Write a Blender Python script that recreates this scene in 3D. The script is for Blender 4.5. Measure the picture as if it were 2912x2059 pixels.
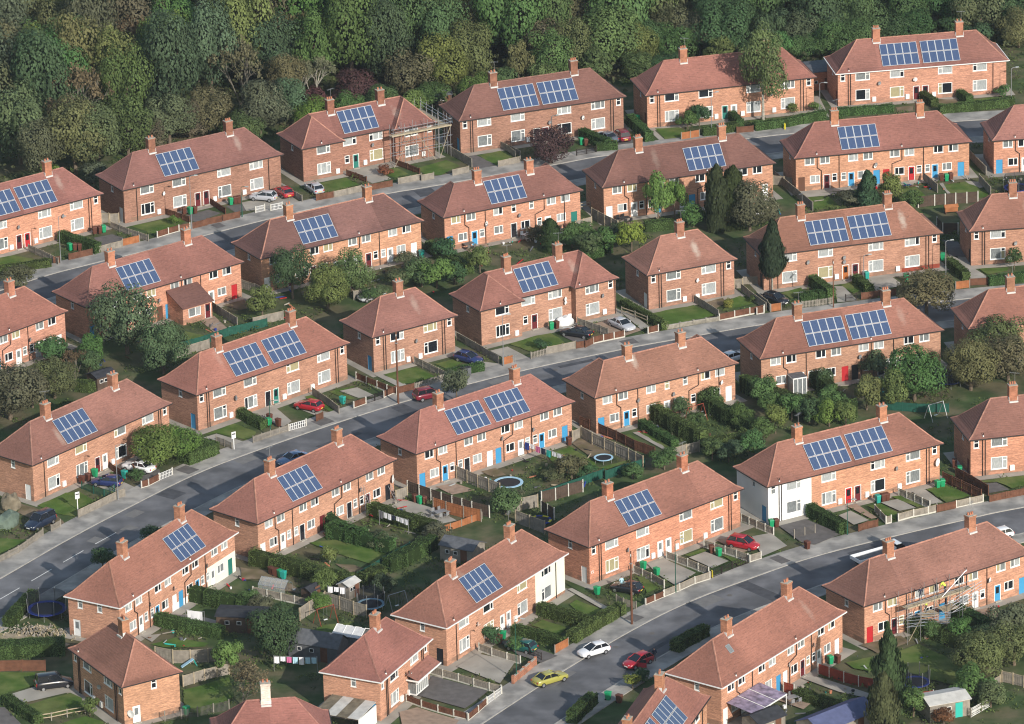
import bpy, math, random
from mathutils import Vector, Matrix
for o in list(bpy.data.objects): bpy.data.objects.remove(o)
SC = bpy.context.scene
COL = SC.collection
R = math.radians
HOUSES=[('H1', 48.43, 99.06, 9.35, 'F26', 2, (0.98, 0.97, 1.0),(0.98, 0.98, 1.0), 'sixth top-row house'),('H2', 20.35, 91.59, 14.24, 'F26', 0, (1.0, 0.94, 0.96),(0.99, 1.01, 0.99), 'fifth top-row house'),('H3', -6.75, 82.49, 20.54, 'F26', 2, (0.72, 0.76, 0.8),(0.62, 0.66, 0.7), 'fourth top-row house'),('H4', -29.11, 72.23, 27.63, 'FW', 1, (0.82, 0.8, 0.86),(0.6, 0.6, 0.64), 'third top-row house'),('H5', -53.83, 56.9, 31.23, 'F26', 1, (0.76, 0.78, 0.86),(0.62, 0.65, 0.69), 'second top-row house'),('H6', -77.55, 40.74, 35.59, 'F26', 2, (1.01, 0.97, 1.05),(1.04, 1.01, 0.99), 'first top-row house'),('H7', -56.53, 11.09, 37.58, 'R26', 1, (0.9, 0.88, 0.92),(1.04, 1.01, 1.0), 'second second-row house'),('H8', -33.76, 27.78, 31.39, 'R26', 1, (0.56, 0.62, 0.7),(0.99, 1.04, 0.97), 'third second-row house'),('H9', -8.95, 42.19, 26.51, 'RW', 1, (0.74, 0.75, 0.8),(1.01, 1.01, 1.0), 'fourth second-row house'),('H10', 13.18, 52.69, 18.76, 'R26', -1, (0.66, 0.7, 0.74),(0.99, 1.02, 0.99), 'fifth second-row house'),('H11', 40.43, 62.66, 11.43, 'R26', 1, (0.94, 0.9, 0.94),(1.01, 1.04, 0.98), 'sixth second-row house'),('H12', 68.72, 67.92, 7.22, 'R26', 0, (0.97, 0.98, 1.04),(1.02, 0.99, 1.0), 'seventh second-row house'),('H13', 62.65, 31.08, 7.76, 'F26', 0, (0.98, 1.01, 0.96),(0.78, 0.82, 0.84), 'seventh third-row house'),('H14', 34.09, 23.67, 16.04, 'F26', 2, (1.03, 1.06, 0.96),(0.8, 0.84, 0.86), 'sixth third-row house'),('H15', 18.39, 17.44, 23.55, 'S13', 0, (1.0, 1.05, 1.02),(0.76, 0.8, 0.84), 'fifth third-row house'),('H16', -4.06, 5.66, 30.91, 'FW', 1, (1.0, 0.97, 1.0),(0.8, 0.86, 0.88), 'fourth third-row house'),('H17', -18.24, -3.05, 33.51, 'S13', 0, (0.96, 0.98, 1.04),(0.74, 0.8, 0.84), 'third third-row house'),('H18', -40.58, -21.86, 41.49, 'F26', 2, (1.06, 1.0, 0.98),(0.8, 0.84, 0.86), 'second third-row house'),('H19', -76.93, -8.68, 45.8, 'R26', 0, (1.03, 0.97, 0.96),(1.01, 0.99, 1.05), 'first second-row house'),('H20', -60.27, -44.28, 50.06, 'F26', 1, (0.97, 1.01, 1.04),(0.88, 0.92, 0.92), 'first third-row house'),('H21', 32.04, -14.47, 19.51, 'R26', 2, (1.04, 1.02, 0.98),(0.78, 0.86, 0.86), 'fifth fourth-row house'),('H22', 59.67, -5.74, 11.96, 'R26', 0, (1.04, 1.01, 0.96),(0.78, 0.86, 0.86), 'sixth fourth-row house'),('H23', 10.43, -26.6, 30.21, 'RW', 0, (0.98, 1.05, 0.97),(0.97, 1.04, 1.02), 'fourth fourth-row house'),('H24', -12.3, -43.9, 38.94, 'R26', 2, (1.06, 1.0, 1.05),(0.94, 0.98, 0.98), 'third fourth-row house'),('H25', -31.53, -65.16, 49.58, 'R26', 1, (1.01, 0.97, 0.98),(0.92, 0.98, 0.98), 'second fourth-row house'),('H26', 56.81, -44.31, 12.26, 'F26', 0, (0.99, 1.03, 1.04),(0.96, 0.92, 0.9), 'fourth fifth-row house'),('H27', 30.97, -57.81, 29.49, 'F26', 2, (1.03, 1.03, 0.99),(1.04, 1.05, 0.98), 'third fifth-row house'),('H28', 8.66, -75.21, 41.58, 'F26', 1, (1.06, 1.06, 1.03),(1.04, 0.94, 0.9), 'second fifth-row house'),('H29', -47.17, -89.81, 59.14, 'R26', -1, (1.06, 1.03, 0.97),(0.98, 1.02, 1.02), 'first fourth-row house'),('H30', -52.69, -101.09, -59.68, 'S13', 0, (1.03, 1.05, 0.98),(0.97, 1.04, 0.97), 'small square house at bottom left'),('H31', -34.57, -129.84, 6.0, 'S13', 0, (1.05, 0.97, 1.04),(1.03, 1.04, 1.01), 'roof cut by the bottom edge'),('H32', -16.04, -113.27, 64.07, 'S13', 0, (1.05, 0.98, 1.03),(1.0, 1.04, 1.03), 'house with the tiled bay canopy'),('H33', -8.47, -98.29, 55.8, 'F26', 1, (1.01, 1.01, 0.96),(0.97, 1.02, 1.01), 'first fifth-row house'),('H34', 22.98, -117.42, 53.52, 'R26', 0, (1.05, 1.02, 0.97),(1.0, 1.03, 1.01), 'second lowest-row house'),('H35', 40.57, -95.2, 35.0, 'R26', 0, (0.96, 1.04, 1.04),(0.98, 1.01, 1.0), 'third lowest-row house'),('H36', 13.33, -144.15, 71.48, 'F26', 3, (1.04, 0.99, 0.98),(1.01, 1.05, 0.98), 'first lowest-row house')]
FENCES=[('picket', 1.0, [(-63.38, -63.04),(-61.26, -60.26),(-59.32, -56.51),(-58.55, -54.89)], 'left of the first third-row house'),('picket', 1.0, [(-57.6, -53.85),(-56.53, -52.24)], 'left of the first third-row house'),('picket', 1.0, [(-33.38, -26.23),(-31.18, -24.38),(-28.97, -22.54)], 'below the second third-row house'),('picket', 1.0, [(-12.79, -9.19),(-10.66, -7.48),(-8.52, -5.75)], 'below the third third-row house'),('picket', 1.0, [(2.51, 0.72),(4.69, 2.26)], 'below the fourth third-row house'),('board', 1.1, [(-54.49, -49.56),(-51.89, -46.34),(-49.96, -43.8),(-48.98, -42.91)], 'below the first third-row house'),('board', 1.1, [(-26.06, -10.09),(-24.25, -13.32),(-22.52, -16.92)], 'below the second third-row house'),('board', 1.1, [(-12.83, 0.04),(-10.67, -2.86),(-8.67, -5.74)], 'below the third third-row house'),('board', 1.1, [(-7.27, 8.52),(-4.79, 4.68),(-1.73, -0.67)], 'left of the fourth third-row house'),('board', 1.1, [(4.69, 2.26),(6.72, 3.18),(8.52, 4.12)], 'below the fourth third-row house'),('board', 1.1, [(8.92, 12.74),(10.9, 10.63),(12.88, 8.53)], 'below the fourth third-row house'),('board', 1.1, [(24.75, 20.14),(26.16, 17.6),(27.83, 14.17)], 'below the fifth third-row house'),('board', 1.1, [(31.31, 23.89),(32.72, 20.21),(34.29, 16.54)], 'right of the fifth third-row house'),('board', 1.1, [(33.21, 20.61),(34.48, 17.41),(34.8, 15.84)], 'left of the sixth third-row house'),('board', 1.1, [(31.66, 26.56),(33.89, 26.62)], 'below the sixth third-row house'),('panel', 1.0, [(-20.65, -15.22),(-19.07, -13.78)], 'below the second third-row house'),('panel', 1.0, [(-16.81, -11.8),(-15.08, -9.86)], 'below the second third-row house'),('panel', 1.0, [(-20.48, -4.87),(-19.08, -6.57),(-17.69, -8.09),(-16.38, -9.68),(-15.1, -10.77)], 'below the second third-row house'),('panel', 1.0, [(10.8, 5.66),(12.21, 6.51),(15.05, 7.93)], 'below the fourth third-row house'),('panel', 1.0, [(27.86, 12.98),(29.94, 14.01),(32.01, 14.95),(34.02, 15.9)], 'below the fifth third-row house'),('panel', 1.0, [(32.95, 14.88),(33.94, 15.33)], 'below the fifth third-row house'),('panel', 1.0, [(-48.91, 51.01),(-47.42, 52.31),(-45.99, 53.39),(-44.46, 54.12)], 'below the second top-row house'),('panel', 1.0, [(18.19, 8.78),(19.61, 9.54)], 'left of the fifth third-row house'),('panel', 1.0, [(-47.03, -40.44),(-46.17, -39.84),(-44.92, -38.11)], 'below the first third-row house'),('whitegate', 1.0, [(-44.89, -38.0),(-43.29, -36.28)], 'below the first third-row house'),('whitegate', 1.0, [(-28.9, -22.46),(-26.68, -20.89)], 'below the second third-row house'),('whitegate', 1.0, [(-35.49, 60.12),(-34.2, 60.98)], 'below the second top-row house'),('whitegate', 1.0, [(-33.37, 60.87),(-31.74, 61.71)], 'below the second top-row house'),('whitegate', 1.0, [(-3.94, -109.09),(-2.22, -106.18)], 'below the house with the tiled bay canopy'),('iron', 1.0, [(-19.05, -13.7),(-16.86, -11.88)], 'below the second third-row house'),('iron', 1.0, [(23.37, -73.92),(24.69, -72.68),(26.03, -71.33),(27.95, -69.55)], 'below the second fifth-row house'),('iron', 1.0, [(10.07, 80.63),(12.95, 81.92)], 'below the fourth top-row house'),('iron', 1.0, [(45.1, 18.91),(46.54, 19.25)], 'below the sixth third-row house'),('iron', 1.0, [(1.16, -95.36),(2.52, -96.97)], 'below the first fifth-row house'),('netgreen', 1.0, [(-54.57, -39.91),(-53.01, -41.67),(-51.63, -42.8),(-50.38, -41.28)], 'below the first third-row house'),('brown', 1.0, [(-25.42, -19.44),(-24.56, -18.53)], 'below the second third-row house'),('brown', 1.0, [(-14.85, -10.37),(-12.79, -9.19)], 'below the third third-row house'),('brown', 1.0, [(-60.78, 43.04),(-57.64, 44.89)], 'below the first top-row house'),('brown', 1.0, [(-62.82, 41.94),(-62.02, 42.07)], 'below the first top-row house'),('brown', 1.0, [(-44.22, 54.2),(-42.14, 55.56)], 'below the second top-row house'),('brown', 1.0, [(-42.15, 55.75),(-40.14, 56.84)], 'below the second top-row house'),('brown', 1.0, [(-39.98, 57.06),(-37.64, 58.36)], 'below the second top-row house'),('brown', 1.0, [(-27.02, 64.49),(-24.55, 65.66)], 'below the third top-row house'),('brown', 1.0, [(-19.45, 68.19),(-16.31, 69.66)], 'below the third top-row house'),('brown', 1.0, [(8.59, 4.02),(9.76, 4.45)], 'below the fourth third-row house'),('brown', 1.0, [(9.76, 4.24),(10.8, 5.58)], 'below the fourth third-row house'),('brown', 1.0, [(33.44, 88.56),(35.83, 88.99)], 'below the fifth top-row house'),('brown', 1.0, [(62.18, 23.78),(64.57, 23.96)], 'below the seventh third-row house'),('brown', 1.0, [(42.0, -60.75),(43.22, -59.72),(44.47, -59.25)], 'below the third fifth-row house'),('brown', 1.0, [(52.05, -55.11),(54.44, -54.03)], 'below the third fifth-row house'),('brown', 1.0, [(58.78, -52.45),(60.89, -51.46),(63.21, -50.48)], 'below the fourth fifth-row house'),('brown', 1.0, [(47.27, 19.55),(49.6, 20.26),(52.01, 20.88)], 'below the sixth third-row house'),('brown', 0.9, [(-48.51, 61.0),(-46.71, 59.17),(-44.65, 57.0)], 'below the second top-row house'),('brown', 0.9, [(-42.31, 65.02),(-39.67, 60.06)], 'below the second top-row house'),('brown', 0.9, [(-22.87, 74.91),(-21.51, 73.41),(-19.99, 71.71)], 'below the third top-row house'),('brown', 0.9, [(-15.79, 78.69),(-14.19, 76.81),(-12.42, 74.57)], 'below the third top-row house'),('brown', 0.9, [(-52.2, -31.42),(-51.02, -34.25),(-49.1, -37.12)], 'below the first third-row house'),('gate', 1.1, [(-53.62, 48.08),(-51.29, 49.45)], 'below the first top-row house'),('gate', 1.1, [(-1.27, -1.25),(0.15, -0.38)], 'below the fourth third-row house'),('gate', 1.1, [(34.88, 15.83),(36.31, 16.3)], 'left of the sixth third-row house'),('gate', 1.1, [(4.13, -95.05),(5.75, -93.01)], 'below the first fifth-row house'),('gate', 1.1, [(25.32, 86.41),(27.98, 87.47)], 'below the fifth top-row house'),('gate', 1.1, [(60.18, 22.49),(62.12, 23.02)], 'below the sixth third-row house'),('gate', 1.1, [(-48.48, -34.63),(-47.97, -36.03)], 'below the first third-row house'),('board', 1.0, [(-56.71, 45.65),(-55.15, 46.79),(-53.65, 47.76)], 'below the first top-row house'),('board', 1.0, [(-66.61, 47.22),(-64.42, 44.48),(-62.15, 41.43)], 'below the first top-row house'),('board', 1.0, [(-55.58, 55.56),(-52.98, 52.51),(-50.08, 49.69)], 'left of the second top-row house'),('board', 1.0, [(-24.55, 65.66),(-22.58, 66.72),(-20.61, 67.89)], 'below the third top-row house'),('board', 1.0, [(-15.48, 70.46),(-13.74, 71.31),(-12.16, 72.17)], 'below the third top-row house'),('board', 1.0, [(-12.16, 71.58),(-10.41, 72.43)], 'below the third top-row house'),('board', 1.0, [(-0.89, 85.22),(0.61, 82.91),(2.0, 80.78)], 'below the fourth top-row house'),('board', 1.0, [(0.01, 83.72),(1.32, 80.58)], 'below the fourth top-row house'),('board', 1.0, [(-7.74, 73.45),(-5.4, 74.76)], 'left of the fourth top-row house'),('board', 1.0, [(-1.21, 76.67),(0.39, 77.54),(1.98, 78.42)], 'below the fourth top-row house'),('board', 1.0, [(-32.0, 68.94),(-30.54, 66.86),(-29.0, 64.3)], 'below the second top-row house'),('board', 1.3, [(-8.83, 83.93),(-6.98, 80.75),(-4.97, 77.07)], 'left of the fourth top-row house'),('board', 1.3, [(37.89, 68.54),(40.22, 61.98),(42.64, 55.02)], 'below the sixth second-row house'),('board', 1.3, [(66.07, 75.36),(67.0, 71.29),(67.89, 67.75)], 'left of the seventh second-row house'),('board', 1.3, [(66.66, 64.76),(67.87, 59.3)], 'below the sixth second-row house'),('board', 1.3, [(58.96, 65.87),(60.52, 61.1)], 'below the sixth second-row house'),('board', 1.3, [(-36.47, 30.18),(-34.67, 28.46),(-32.96, 26.31)], 'left of the third second-row house'),('board', 1.3, [(-40.34, 22.18),(-38.83, 19.41),(-36.67, 15.73)], 'below the second second-row house'),('board', 1.3, [(-44.54, 4.42),(-42.43, 6.19),(-40.16, 7.95)], 'below the second second-row house'),('board', 1.3, [(-34.56, 15.48),(-32.55, 16.74),(-30.54, 17.82)], 'below the second second-row house'),('board', 1.3, [(-21.19, 24.65),(-18.03, 26.21)], 'below the third second-row house'),('darkpanel', 1.6, [(57.39, 55.2),(59.73, 55.84),(62.72, 56.32),(65.86, 56.65)], 'below the sixth second-row house'),('darkpanel', 1.6, [(59.39, 46.57),(60.02, 44.16),(62.12, 44.0)], 'above the seventh third-row house'),('darkpanel', 1.6, [(4.72, -54.25),(3.16, -51.7)], 'above the second fifth-row house'),('darkpanel', 1.6, [(3.2, -48.86),(4.96, -47.84),(6.59, -46.62),(8.45, -45.42)], 'below the third fourth-row house'),('darkpanel', 1.6, [(-13.51, -44.06),(-10.57, -46.95),(-7.94, -49.41),(-5.47, -51.47),(-3.3, -52.94)], 'below the third fourth-row house'),('tall', 1.7, [(11.68, 54.01),(13.41, 51.11),(15.22, 48.37)], 'below the fifth second-row house'),('tall', 1.7, [(8.58, -27.64),(9.95, -29.93),(11.47, -31.82),(12.77, -33.49),(14.42, -35.57),(16.2, -38.24)], 'left of the fourth fourth-row house'),('tall', 1.7, [(-26.17, -83.4),(-25.09, -81.55),(-23.24, -78.69)], 'below the first fourth-row house'),('tall', 1.7, [(-23.24, -78.69),(-21.46, -80.21),(-19.75, -81.91),(-18.2, -83.06)], 'above the first fifth-row house'),('tall', 1.7, [(-1.21, -51.77),(0.69, -50.96),(2.74, -49.97)], 'below the third fourth-row house'),('tall', 1.7, [(-0.07, -54.85),(1.64, -56.65),(3.49, -58.64)], 'above the second fifth-row house'),('tall', 1.7, [(-43.0, -93.63),(-40.88, -94.78),(-38.81, -94.92),(-36.74, -94.72),(-35.99, -94.43)], 'above the small square house at bottom left'),('tall', 1.7, [(-7.35, -39.87),(-4.71, -42.96),(-1.94, -46.02)], 'below the third fourth-row house'),('tall', 1.4, [(-39.44, -101.59),(-36.97, -99.92),(-34.14, -98.43)], 'above the small square house at bottom left'),('tall', 1.4, [(30.41, 25.08),(31.52, 25.13)], 'right of the fifth third-row house'),('tall', 1.4, [(-14.96, -46.64),(-13.51, -45.6)], 'below the second fourth-row house'),('tall', 1.4, [(9.31, 49.54),(11.62, 51.16)], 'below the fourth second-row house'),('tall', 1.4, [(-57.0, 57.82),(-56.02, 57.89)], 'right of the first top-row house'),('tall', 1.4, [(-55.85, 57.73),(-54.57, 57.78)], 'left of the second top-row house'),('tall', 1.4, [(7.45, -28.36),(8.58, -27.44)], 'below the third fourth-row house'),('tall', 1.4, [(20.14, -35.19),(21.81, -33.94),(23.48, -33.07)], 'below the fourth fourth-row house'),('tall', 1.4, [(55.88, -106.5),(57.11, -107.25),(58.31, -108.15)], 'below the third lowest-row house'),('tall', 1.4, [(54.68, -108.74),(55.58, -107.71)], 'below the third lowest-row house'),('tall', 1.4, [(37.62, 66.23),(40.7, 65.0)], 'left of the sixth second-row house'),('reddish', 1.6, [(-10.28, -49.81),(-8.67, -51.25),(-6.5, -52.9),(-4.33, -54.18)], 'left of the third fourth-row house'),('reddish', 0.9, [(-4.25, -53.25),(-6.79, -55.51),(-9.54, -57.74)], 'below the second fourth-row house'),('red', 1.3, [(34.74, -102.79),(35.98, -103.87),(37.59, -105.4),(39.22, -106.64),(40.93, -107.51)], 'below the second lowest-row house'),('red', 1.3, [(30.46, -107.71),(31.64, -108.55)], 'below the second lowest-row house'),('red', 1.3, [(46.08, -111.62),(47.59, -111.23)], 'below the second lowest-row house'),('brown', 1.4, [(13.04, -28.76),(15.33, -32.09),(17.78, -34.63)], 'below the fourth fourth-row house'),('brown', 1.4, [(8.51, -23.42),(10.86, -26.0),(13.04, -28.76)], 'below the fourth fourth-row house'),('brown', 1.4, [(-61.23, -95.81),(-58.54, -95.88),(-55.84, -96.06)], 'left of the small square house at bottom left'),('brown', 1.4, [(53.49, -45.33),(55.6, -48.35),(57.83, -51.55)], 'below the third fifth-row house'),('brown', 1.4, [(55.2, -43.91),(57.02, -46.92),(58.81, -50.18)], 'below the fourth fifth-row house'),('greennet', 1.2, [(11.11, -40.98),(8.41, -43.3),(5.73, -45.61),(3.07, -47.71)], 'below the third fourth-row house'),('greennet', 1.2, [(16.36, -37.86),(13.8, -39.62),(11.39, -41.58)], 'below the third fourth-row house'),('greennet', 1.2, [(-19.6, -72.18),(-17.36, -68.91),(-15.25, -65.79),(-13.12, -63.01)], 'below the second fourth-row house'),('greennet', 1.2, [(-44.18, 7.18),(-40.84, 9.51),(-37.81, 12.32),(-32.67, 15.43)], 'below the second second-row house'),('greennet', 1.2, [(48.21, -20.63),(51.9, -21.71),(55.94, -22.0)], 'below the fifth fourth-row house'),('panelgrey', 1.0, [(-4.81, -93.6),(-3.3, -95.13),(-1.52, -96.6),(0.04, -97.72)], 'below the first fifth-row house'),('panelgrey', 1.0, [(-10.53, -99.81),(-9.09, -100.91),(-7.24, -102.27),(-5.47, -103.71),(-3.64, -105.09),(-2.29, -105.91)], 'below the house with the tiled bay canopy'),('panelgrey', 1.0, [(17.54, -79.25),(19.42, -77.57),(21.33, -75.56),(23.22, -74.19)], 'below the second fifth-row house'),('panelgrey', 1.0, [(14.09, -71.49),(16.15, -74.07),(17.63, -76.38)], 'below the second fifth-row house'),('panelgrey', 1.0, [(47.1, -57.64),(49.06, -56.4),(50.93, -55.59)], 'below the third fifth-row house'),('panelgrey', 1.0, [(50.93, -55.59),(52.06, -54.99)], 'below the third fifth-row house'),('panelgrey', 1.0, [(54.52, -53.96),(56.25, -53.14),(57.99, -52.32)], 'below the third fifth-row house'),('panelgrey', 1.0, [(47.72, -49.4),(49.54, -51.54),(51.27, -53.81)], 'below the third fifth-row house'),('panelgrey', 1.0, [(44.41, -54.46),(45.54, -58.39)], 'below the third fifth-row house'),('panelgrey', 1.0, [(45.54, -58.39),(46.21, -58.07)], 'below the third fifth-row house'),('panelgrey', 1.0, [(27.82, -56.3),(29.59, -58.59),(31.56, -60.95)], 'right of the second fifth-row house'),('panelgrey', 1.0, [(18.2, -67.43),(20.68, -70.06),(23.13, -72.82)], 'below the second fifth-row house'),('panelgrey', 1.0, [(22.89, -64.21),(25.38, -66.39),(28.05, -68.94)], 'below the second fifth-row house'),('panelgrey', 1.0, [(28.25, -69.31),(29.69, -68.32)], 'below the second fifth-row house'),('panelgrey', 1.0, [(-32.01, -74.91),(-28.56, -77.09),(-25.28, -79.08)], 'below the first fourth-row house'),('panel', 0.9, [(-13.3, -107.49),(-11.53, -109.25),(-9.63, -110.78),(-7.8, -112.1),(-6.25, -113.17)], 'below the house with the tiled bay canopy'),('panel', 0.9, [(-6.12, -113.44),(-4.96, -111.24),(-4.01, -109.18)], 'below the house with the tiled bay canopy'),('panel', 0.9, [(15.22, -81.52),(17.46, -79.31)], 'below the second fifth-row house'),('picket', 1.0, [(11.75, -80.23),(12.56, -81.45),(14.07, -82.6)], 'left of the second fifth-row house'),('picket', 1.0, [(-38.09, -25.89),(-37.01, -26.96),(-36.0, -28.23)], 'left of the second third-row house'),('picket', 1.0, [(39.1, 16.97),(41.25, 17.56),(43.34, 18.29)], 'below the sixth third-row house'),('brick', 1.0, [(-0.85, -103.35),(0.41, -100.87),(1.81, -98.17)], 'below the first fifth-row house'),('stone', 0.6, [(20.76, 10.46),(24.38, 11.93),(27.78, 13.07)], 'below the fifth third-row house'),('rail', 1.0, [(-55.41, -110.42),(-54.34, -110.16),(-52.56, -109.3),(-50.5, -108.62)], 'below the small square house at bottom left'),('rail', 1.0, [(10.21, 57.96),(12.93, 58.81)], 'above the fifth second-row house'),('rail', 1.0, [(14.89, 16.68),(16.64, 14.79),(18.23, 12.83)], 'right of the fourth third-row house'),('lattice', 1.2, [(51.53, -116.2),(52.86, -114.66),(54.05, -113.28)], 'below the second lowest-row house'),('net', 1.2, [(-41.17, -111.17),(-37.42, -110.12),(-33.83, -108.39)], 'right of the small square house at bottom left'),('net', 1.2, [(34.02, -62.23),(36.67, -60.93)], 'below the third fifth-row house')]
HEDGES=[(1.1, 1.2, 'green', [(-70.03, 38.67),(-66.4, 39.77),(-63.25, 40.91)], 'below the first top-row house'),(1.1, 1.2, 'green', [(-8.67, -5.11),(-6.36, -4.02),(-3.9, -2.73)], 'below the third third-row house'),(1.1, 1.2, 'green', [(15.19, 19.31),(17.74, 14.93),(20.49, 10.22)], 'left of the fifth third-row house'),(1.1, 1.2, 'green', [(39.02, 19.95),(40.76, 20.13),(42.36, 20.59)], 'below the sixth third-row house'),(1.1, 1.2, 'green', [(48.57, 95.19),(52.52, 95.65),(56.49, 96.37)], 'below the sixth top-row house'),(1.3, 1.6, 'green', [(-62.19, 50.86),(-59.42, 47.83),(-56.87, 45.53)], 'below the first top-row house'),(1.3, 1.6, 'green', [(11.07, 88.44),(13.03, 85.46),(14.67, 83.3)], 'below the fourth top-row house'),(1.3, 1.6, 'green', [(41.04, 25.39),(42.16, 22.61),(43.28, 20.07)], 'below the sixth third-row house'),(1.3, 1.6, 'green', [(36.42, -54.96),(38.27, -58.08),(40.11, -61.17)], 'below the third fifth-row house'),(1.3, 1.6, 'green', [(18.16, 93.79),(19.56, 89.28),(20.65, 85.87)], 'left of the fifth top-row house'),(1.2, 1.3, 'green', [(12.8, 82.69),(15.85, 83.2)], 'below the fourth top-row house'),(1.2, 1.3, 'green', [(46.95, 26.07),(48.44, 21.91)], 'below the sixth third-row house'),(1.2, 1.3, 'green', [(59.91, 31.66),(60.97, 28.84),(61.86, 25.83)], 'right of the sixth third-row house'),(1.2, 1.3, 'green', [(64.79, 23.8),(69.65, 25.23)], 'below the seventh third-row house'),(1.2, 1.3, 'green', [(63.31, 95.02),(68.77, 96.14),(74.21, 97.79)], 'below the sixth top-row house'),(1.2, 1.3, 'green', [(66.81, 101.83),(67.96, 98.83)], 'below the sixth top-row house'),(1.2, 1.3, 'green', [(61.29, 101.49),(62.76, 97.95)], 'below the sixth top-row house'),(1.2, 1.3, 'green', [(36.37, 89.71),(41.02, 91.14),(46.47, 94.32)], 'below the fifth top-row house'),(1.2, 1.3, 'green', [(28.51, 88.04),(30.55, 88.39)], 'below the fifth top-row house'),(1.2, 1.3, 'green', [(33.03, 94.91),(33.98, 91.2)], 'below the fifth top-row house'),(1.2, 1.3, 'green', [(30.56, 88.64),(33.49, 89.79)], 'below the fifth top-row house'),(1.2, 1.3, 'green', [(36.04, 89.74),(38.86, 90.54)], 'below the fifth top-row house'),(1.4, 2.2, 'green', [(16.03, -17.88),(18.61, -22.54),(21.44, -27.57),(24.14, -31.34)], 'below the fourth fourth-row house'),(1.4, 2.2, 'green', [(23.63, -16.8),(26.87, -22.73),(30.53, -28.22)], 'below the fourth fourth-row house'),(1.4, 2.2, 'green', [(24.18, -34.11),(27.19, -33.14),(30.98, -31.43)], 'below the fourth fourth-row house'),(1.4, 2.2, 'green', [(31.6, -14.51),(35.18, -18.87),(38.47, -22.36)], 'below the fifth fourth-row house'),(1.4, 2.2, 'green', [(38.47, -22.36),(44.04, -22.15)], 'below the fifth fourth-row house'),(1.4, 2.2, 'green', [(38.67, -10.05),(40.16, -13.48),(41.34, -16.86)], 'below the fifth fourth-row house'),(1.4, 2.2, 'green', [(30.03, -12.33),(31.87, -15.35),(33.63, -17.94)], 'below the fifth fourth-row house'),(1.2, 1.2, 'green', [(16.45, -24.4),(18.43, -28.15),(20.41, -31.47)], 'below the fourth fourth-row house'),(1.2, 1.2, 'green', [(-0.7, -88.74),(2.33, -90.66),(5.06, -93.07)], 'below the first fifth-row house'),(1.4, 1.5, 'green', [(2.57, -83.06),(5.34, -85.33),(7.94, -87.59)], 'below the first fifth-row house'),(1.4, 1.5, 'green', [(6.19, -91.94),(8.48, -88.66),(10.48, -86.03),(12.22, -83.7)], 'below the first fifth-row house'),(1.4, 1.5, 'green', [(-61.09, -82.98),(-59.93, -79.21),(-58.49, -75.07)], 'above the first fourth-row house'),(1.4, 1.5, 'green', [(-43.17, -83.13),(-39.58, -85.45),(-35.31, -87.81)], 'below the first fourth-row house'),(1.4, 1.5, 'green', [(18.26, -95.47),(20.14, -93.04),(22.01, -90.94)], 'above the second lowest-row house'),(1.4, 1.5, 'green', [(5.76, -114.95),(7.03, -112.02),(8.3, -109.49)], 'right of the first lowest-row house'),(1.4, 1.5, 'green', [(9.87, 36.89),(11.84, 39.05),(13.82, 40.75)], 'below the fourth second-row house'),(1.4, 1.5, 'green', [(-10.93, 43.13),(-8.66, 38.32),(-5.46, 33.49)], 'left of the fourth second-row house'),(1.5, 1.8, 'green', [(-32.28, -65.35),(-28.21, -68.17),(-24.16, -71.33),(-20.15, -73.75)], 'below the second fourth-row house'),(1.5, 1.8, 'green', [(-19.01, -73.83),(-16.49, -71.13)], 'above the first fifth-row house'),(1.5, 1.8, 'green', [(-15.8, -69.02),(-12.97, -65.58),(-10.25, -62.11)], 'above the first fifth-row house'),(1.5, 1.8, 'green', [(-23.31, -54.55),(-21.52, -57.65),(-18.75, -60.06)], 'below the second fourth-row house'),(1.5, 1.8, 'green', [(-23.11, -57.53),(-19.47, -60.19),(-15.27, -63.23)], 'below the second fourth-row house'),(1.5, 1.8, 'green', [(-17.84, -51.17),(-14.47, -54.41),(-10.26, -57.69)], 'below the second fourth-row house'),(1.5, 1.8, 'green', [(46.25, -91.18),(49.39, -93.79),(53.23, -97.79)], 'below the third lowest-row house'),(1.5, 1.8, 'green', [(51.69, -87.05),(54.19, -90.68),(56.95, -94.29)], 'below the third lowest-row house'),(1.5, 1.8, 'green', [(-39.37, -76.01),(-35.62, -78.38),(-31.34, -80.43)], 'below the first fourth-row house'),(1.3, 1.2, 'green', [(31.74, -109.38),(33.94, -111.16),(36.39, -113.27)], 'below the second lowest-row house'),(1.3, 1.2, 'green', [(36.39, -113.27),(40.12, -116.11)], 'below the second lowest-row house'),(1.3, 1.2, 'green', [(-59.97, -104.72),(-58.01, -107.8),(-55.79, -110.88)], 'below the small square house at bottom left'),(1.3, 1.2, 'green', [(-35.69, -16.17),(-34.1, -18.73),(-32.22, -21.29)], 'below the second third-row house'),(2.4, 1.7, 'green', [(-42.03, -32.54),(-40.17, -30.7),(-38.44, -28.85)], 'below the first third-row house'),(2.4, 1.7, 'green', [(-61.53, -91.21),(-57.95, -90.94),(-53.94, -90.69)], 'left of the first fourth-row house'),(1.3, 1.4, 'green', [(-63.52, 10.77),(-61.0, 7.57),(-58.49, 4.38)], 'below the first second-row house'),(1.3, 1.4, 'green', [(-57.0, -5.96),(-55.75, -6.47),(-54.56, -5.72)], 'below the first second-row house'),(1.3, 1.4, 'green', [(19.05, 48.78),(22.81, 49.43)], 'below the fifth second-row house')]
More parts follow.
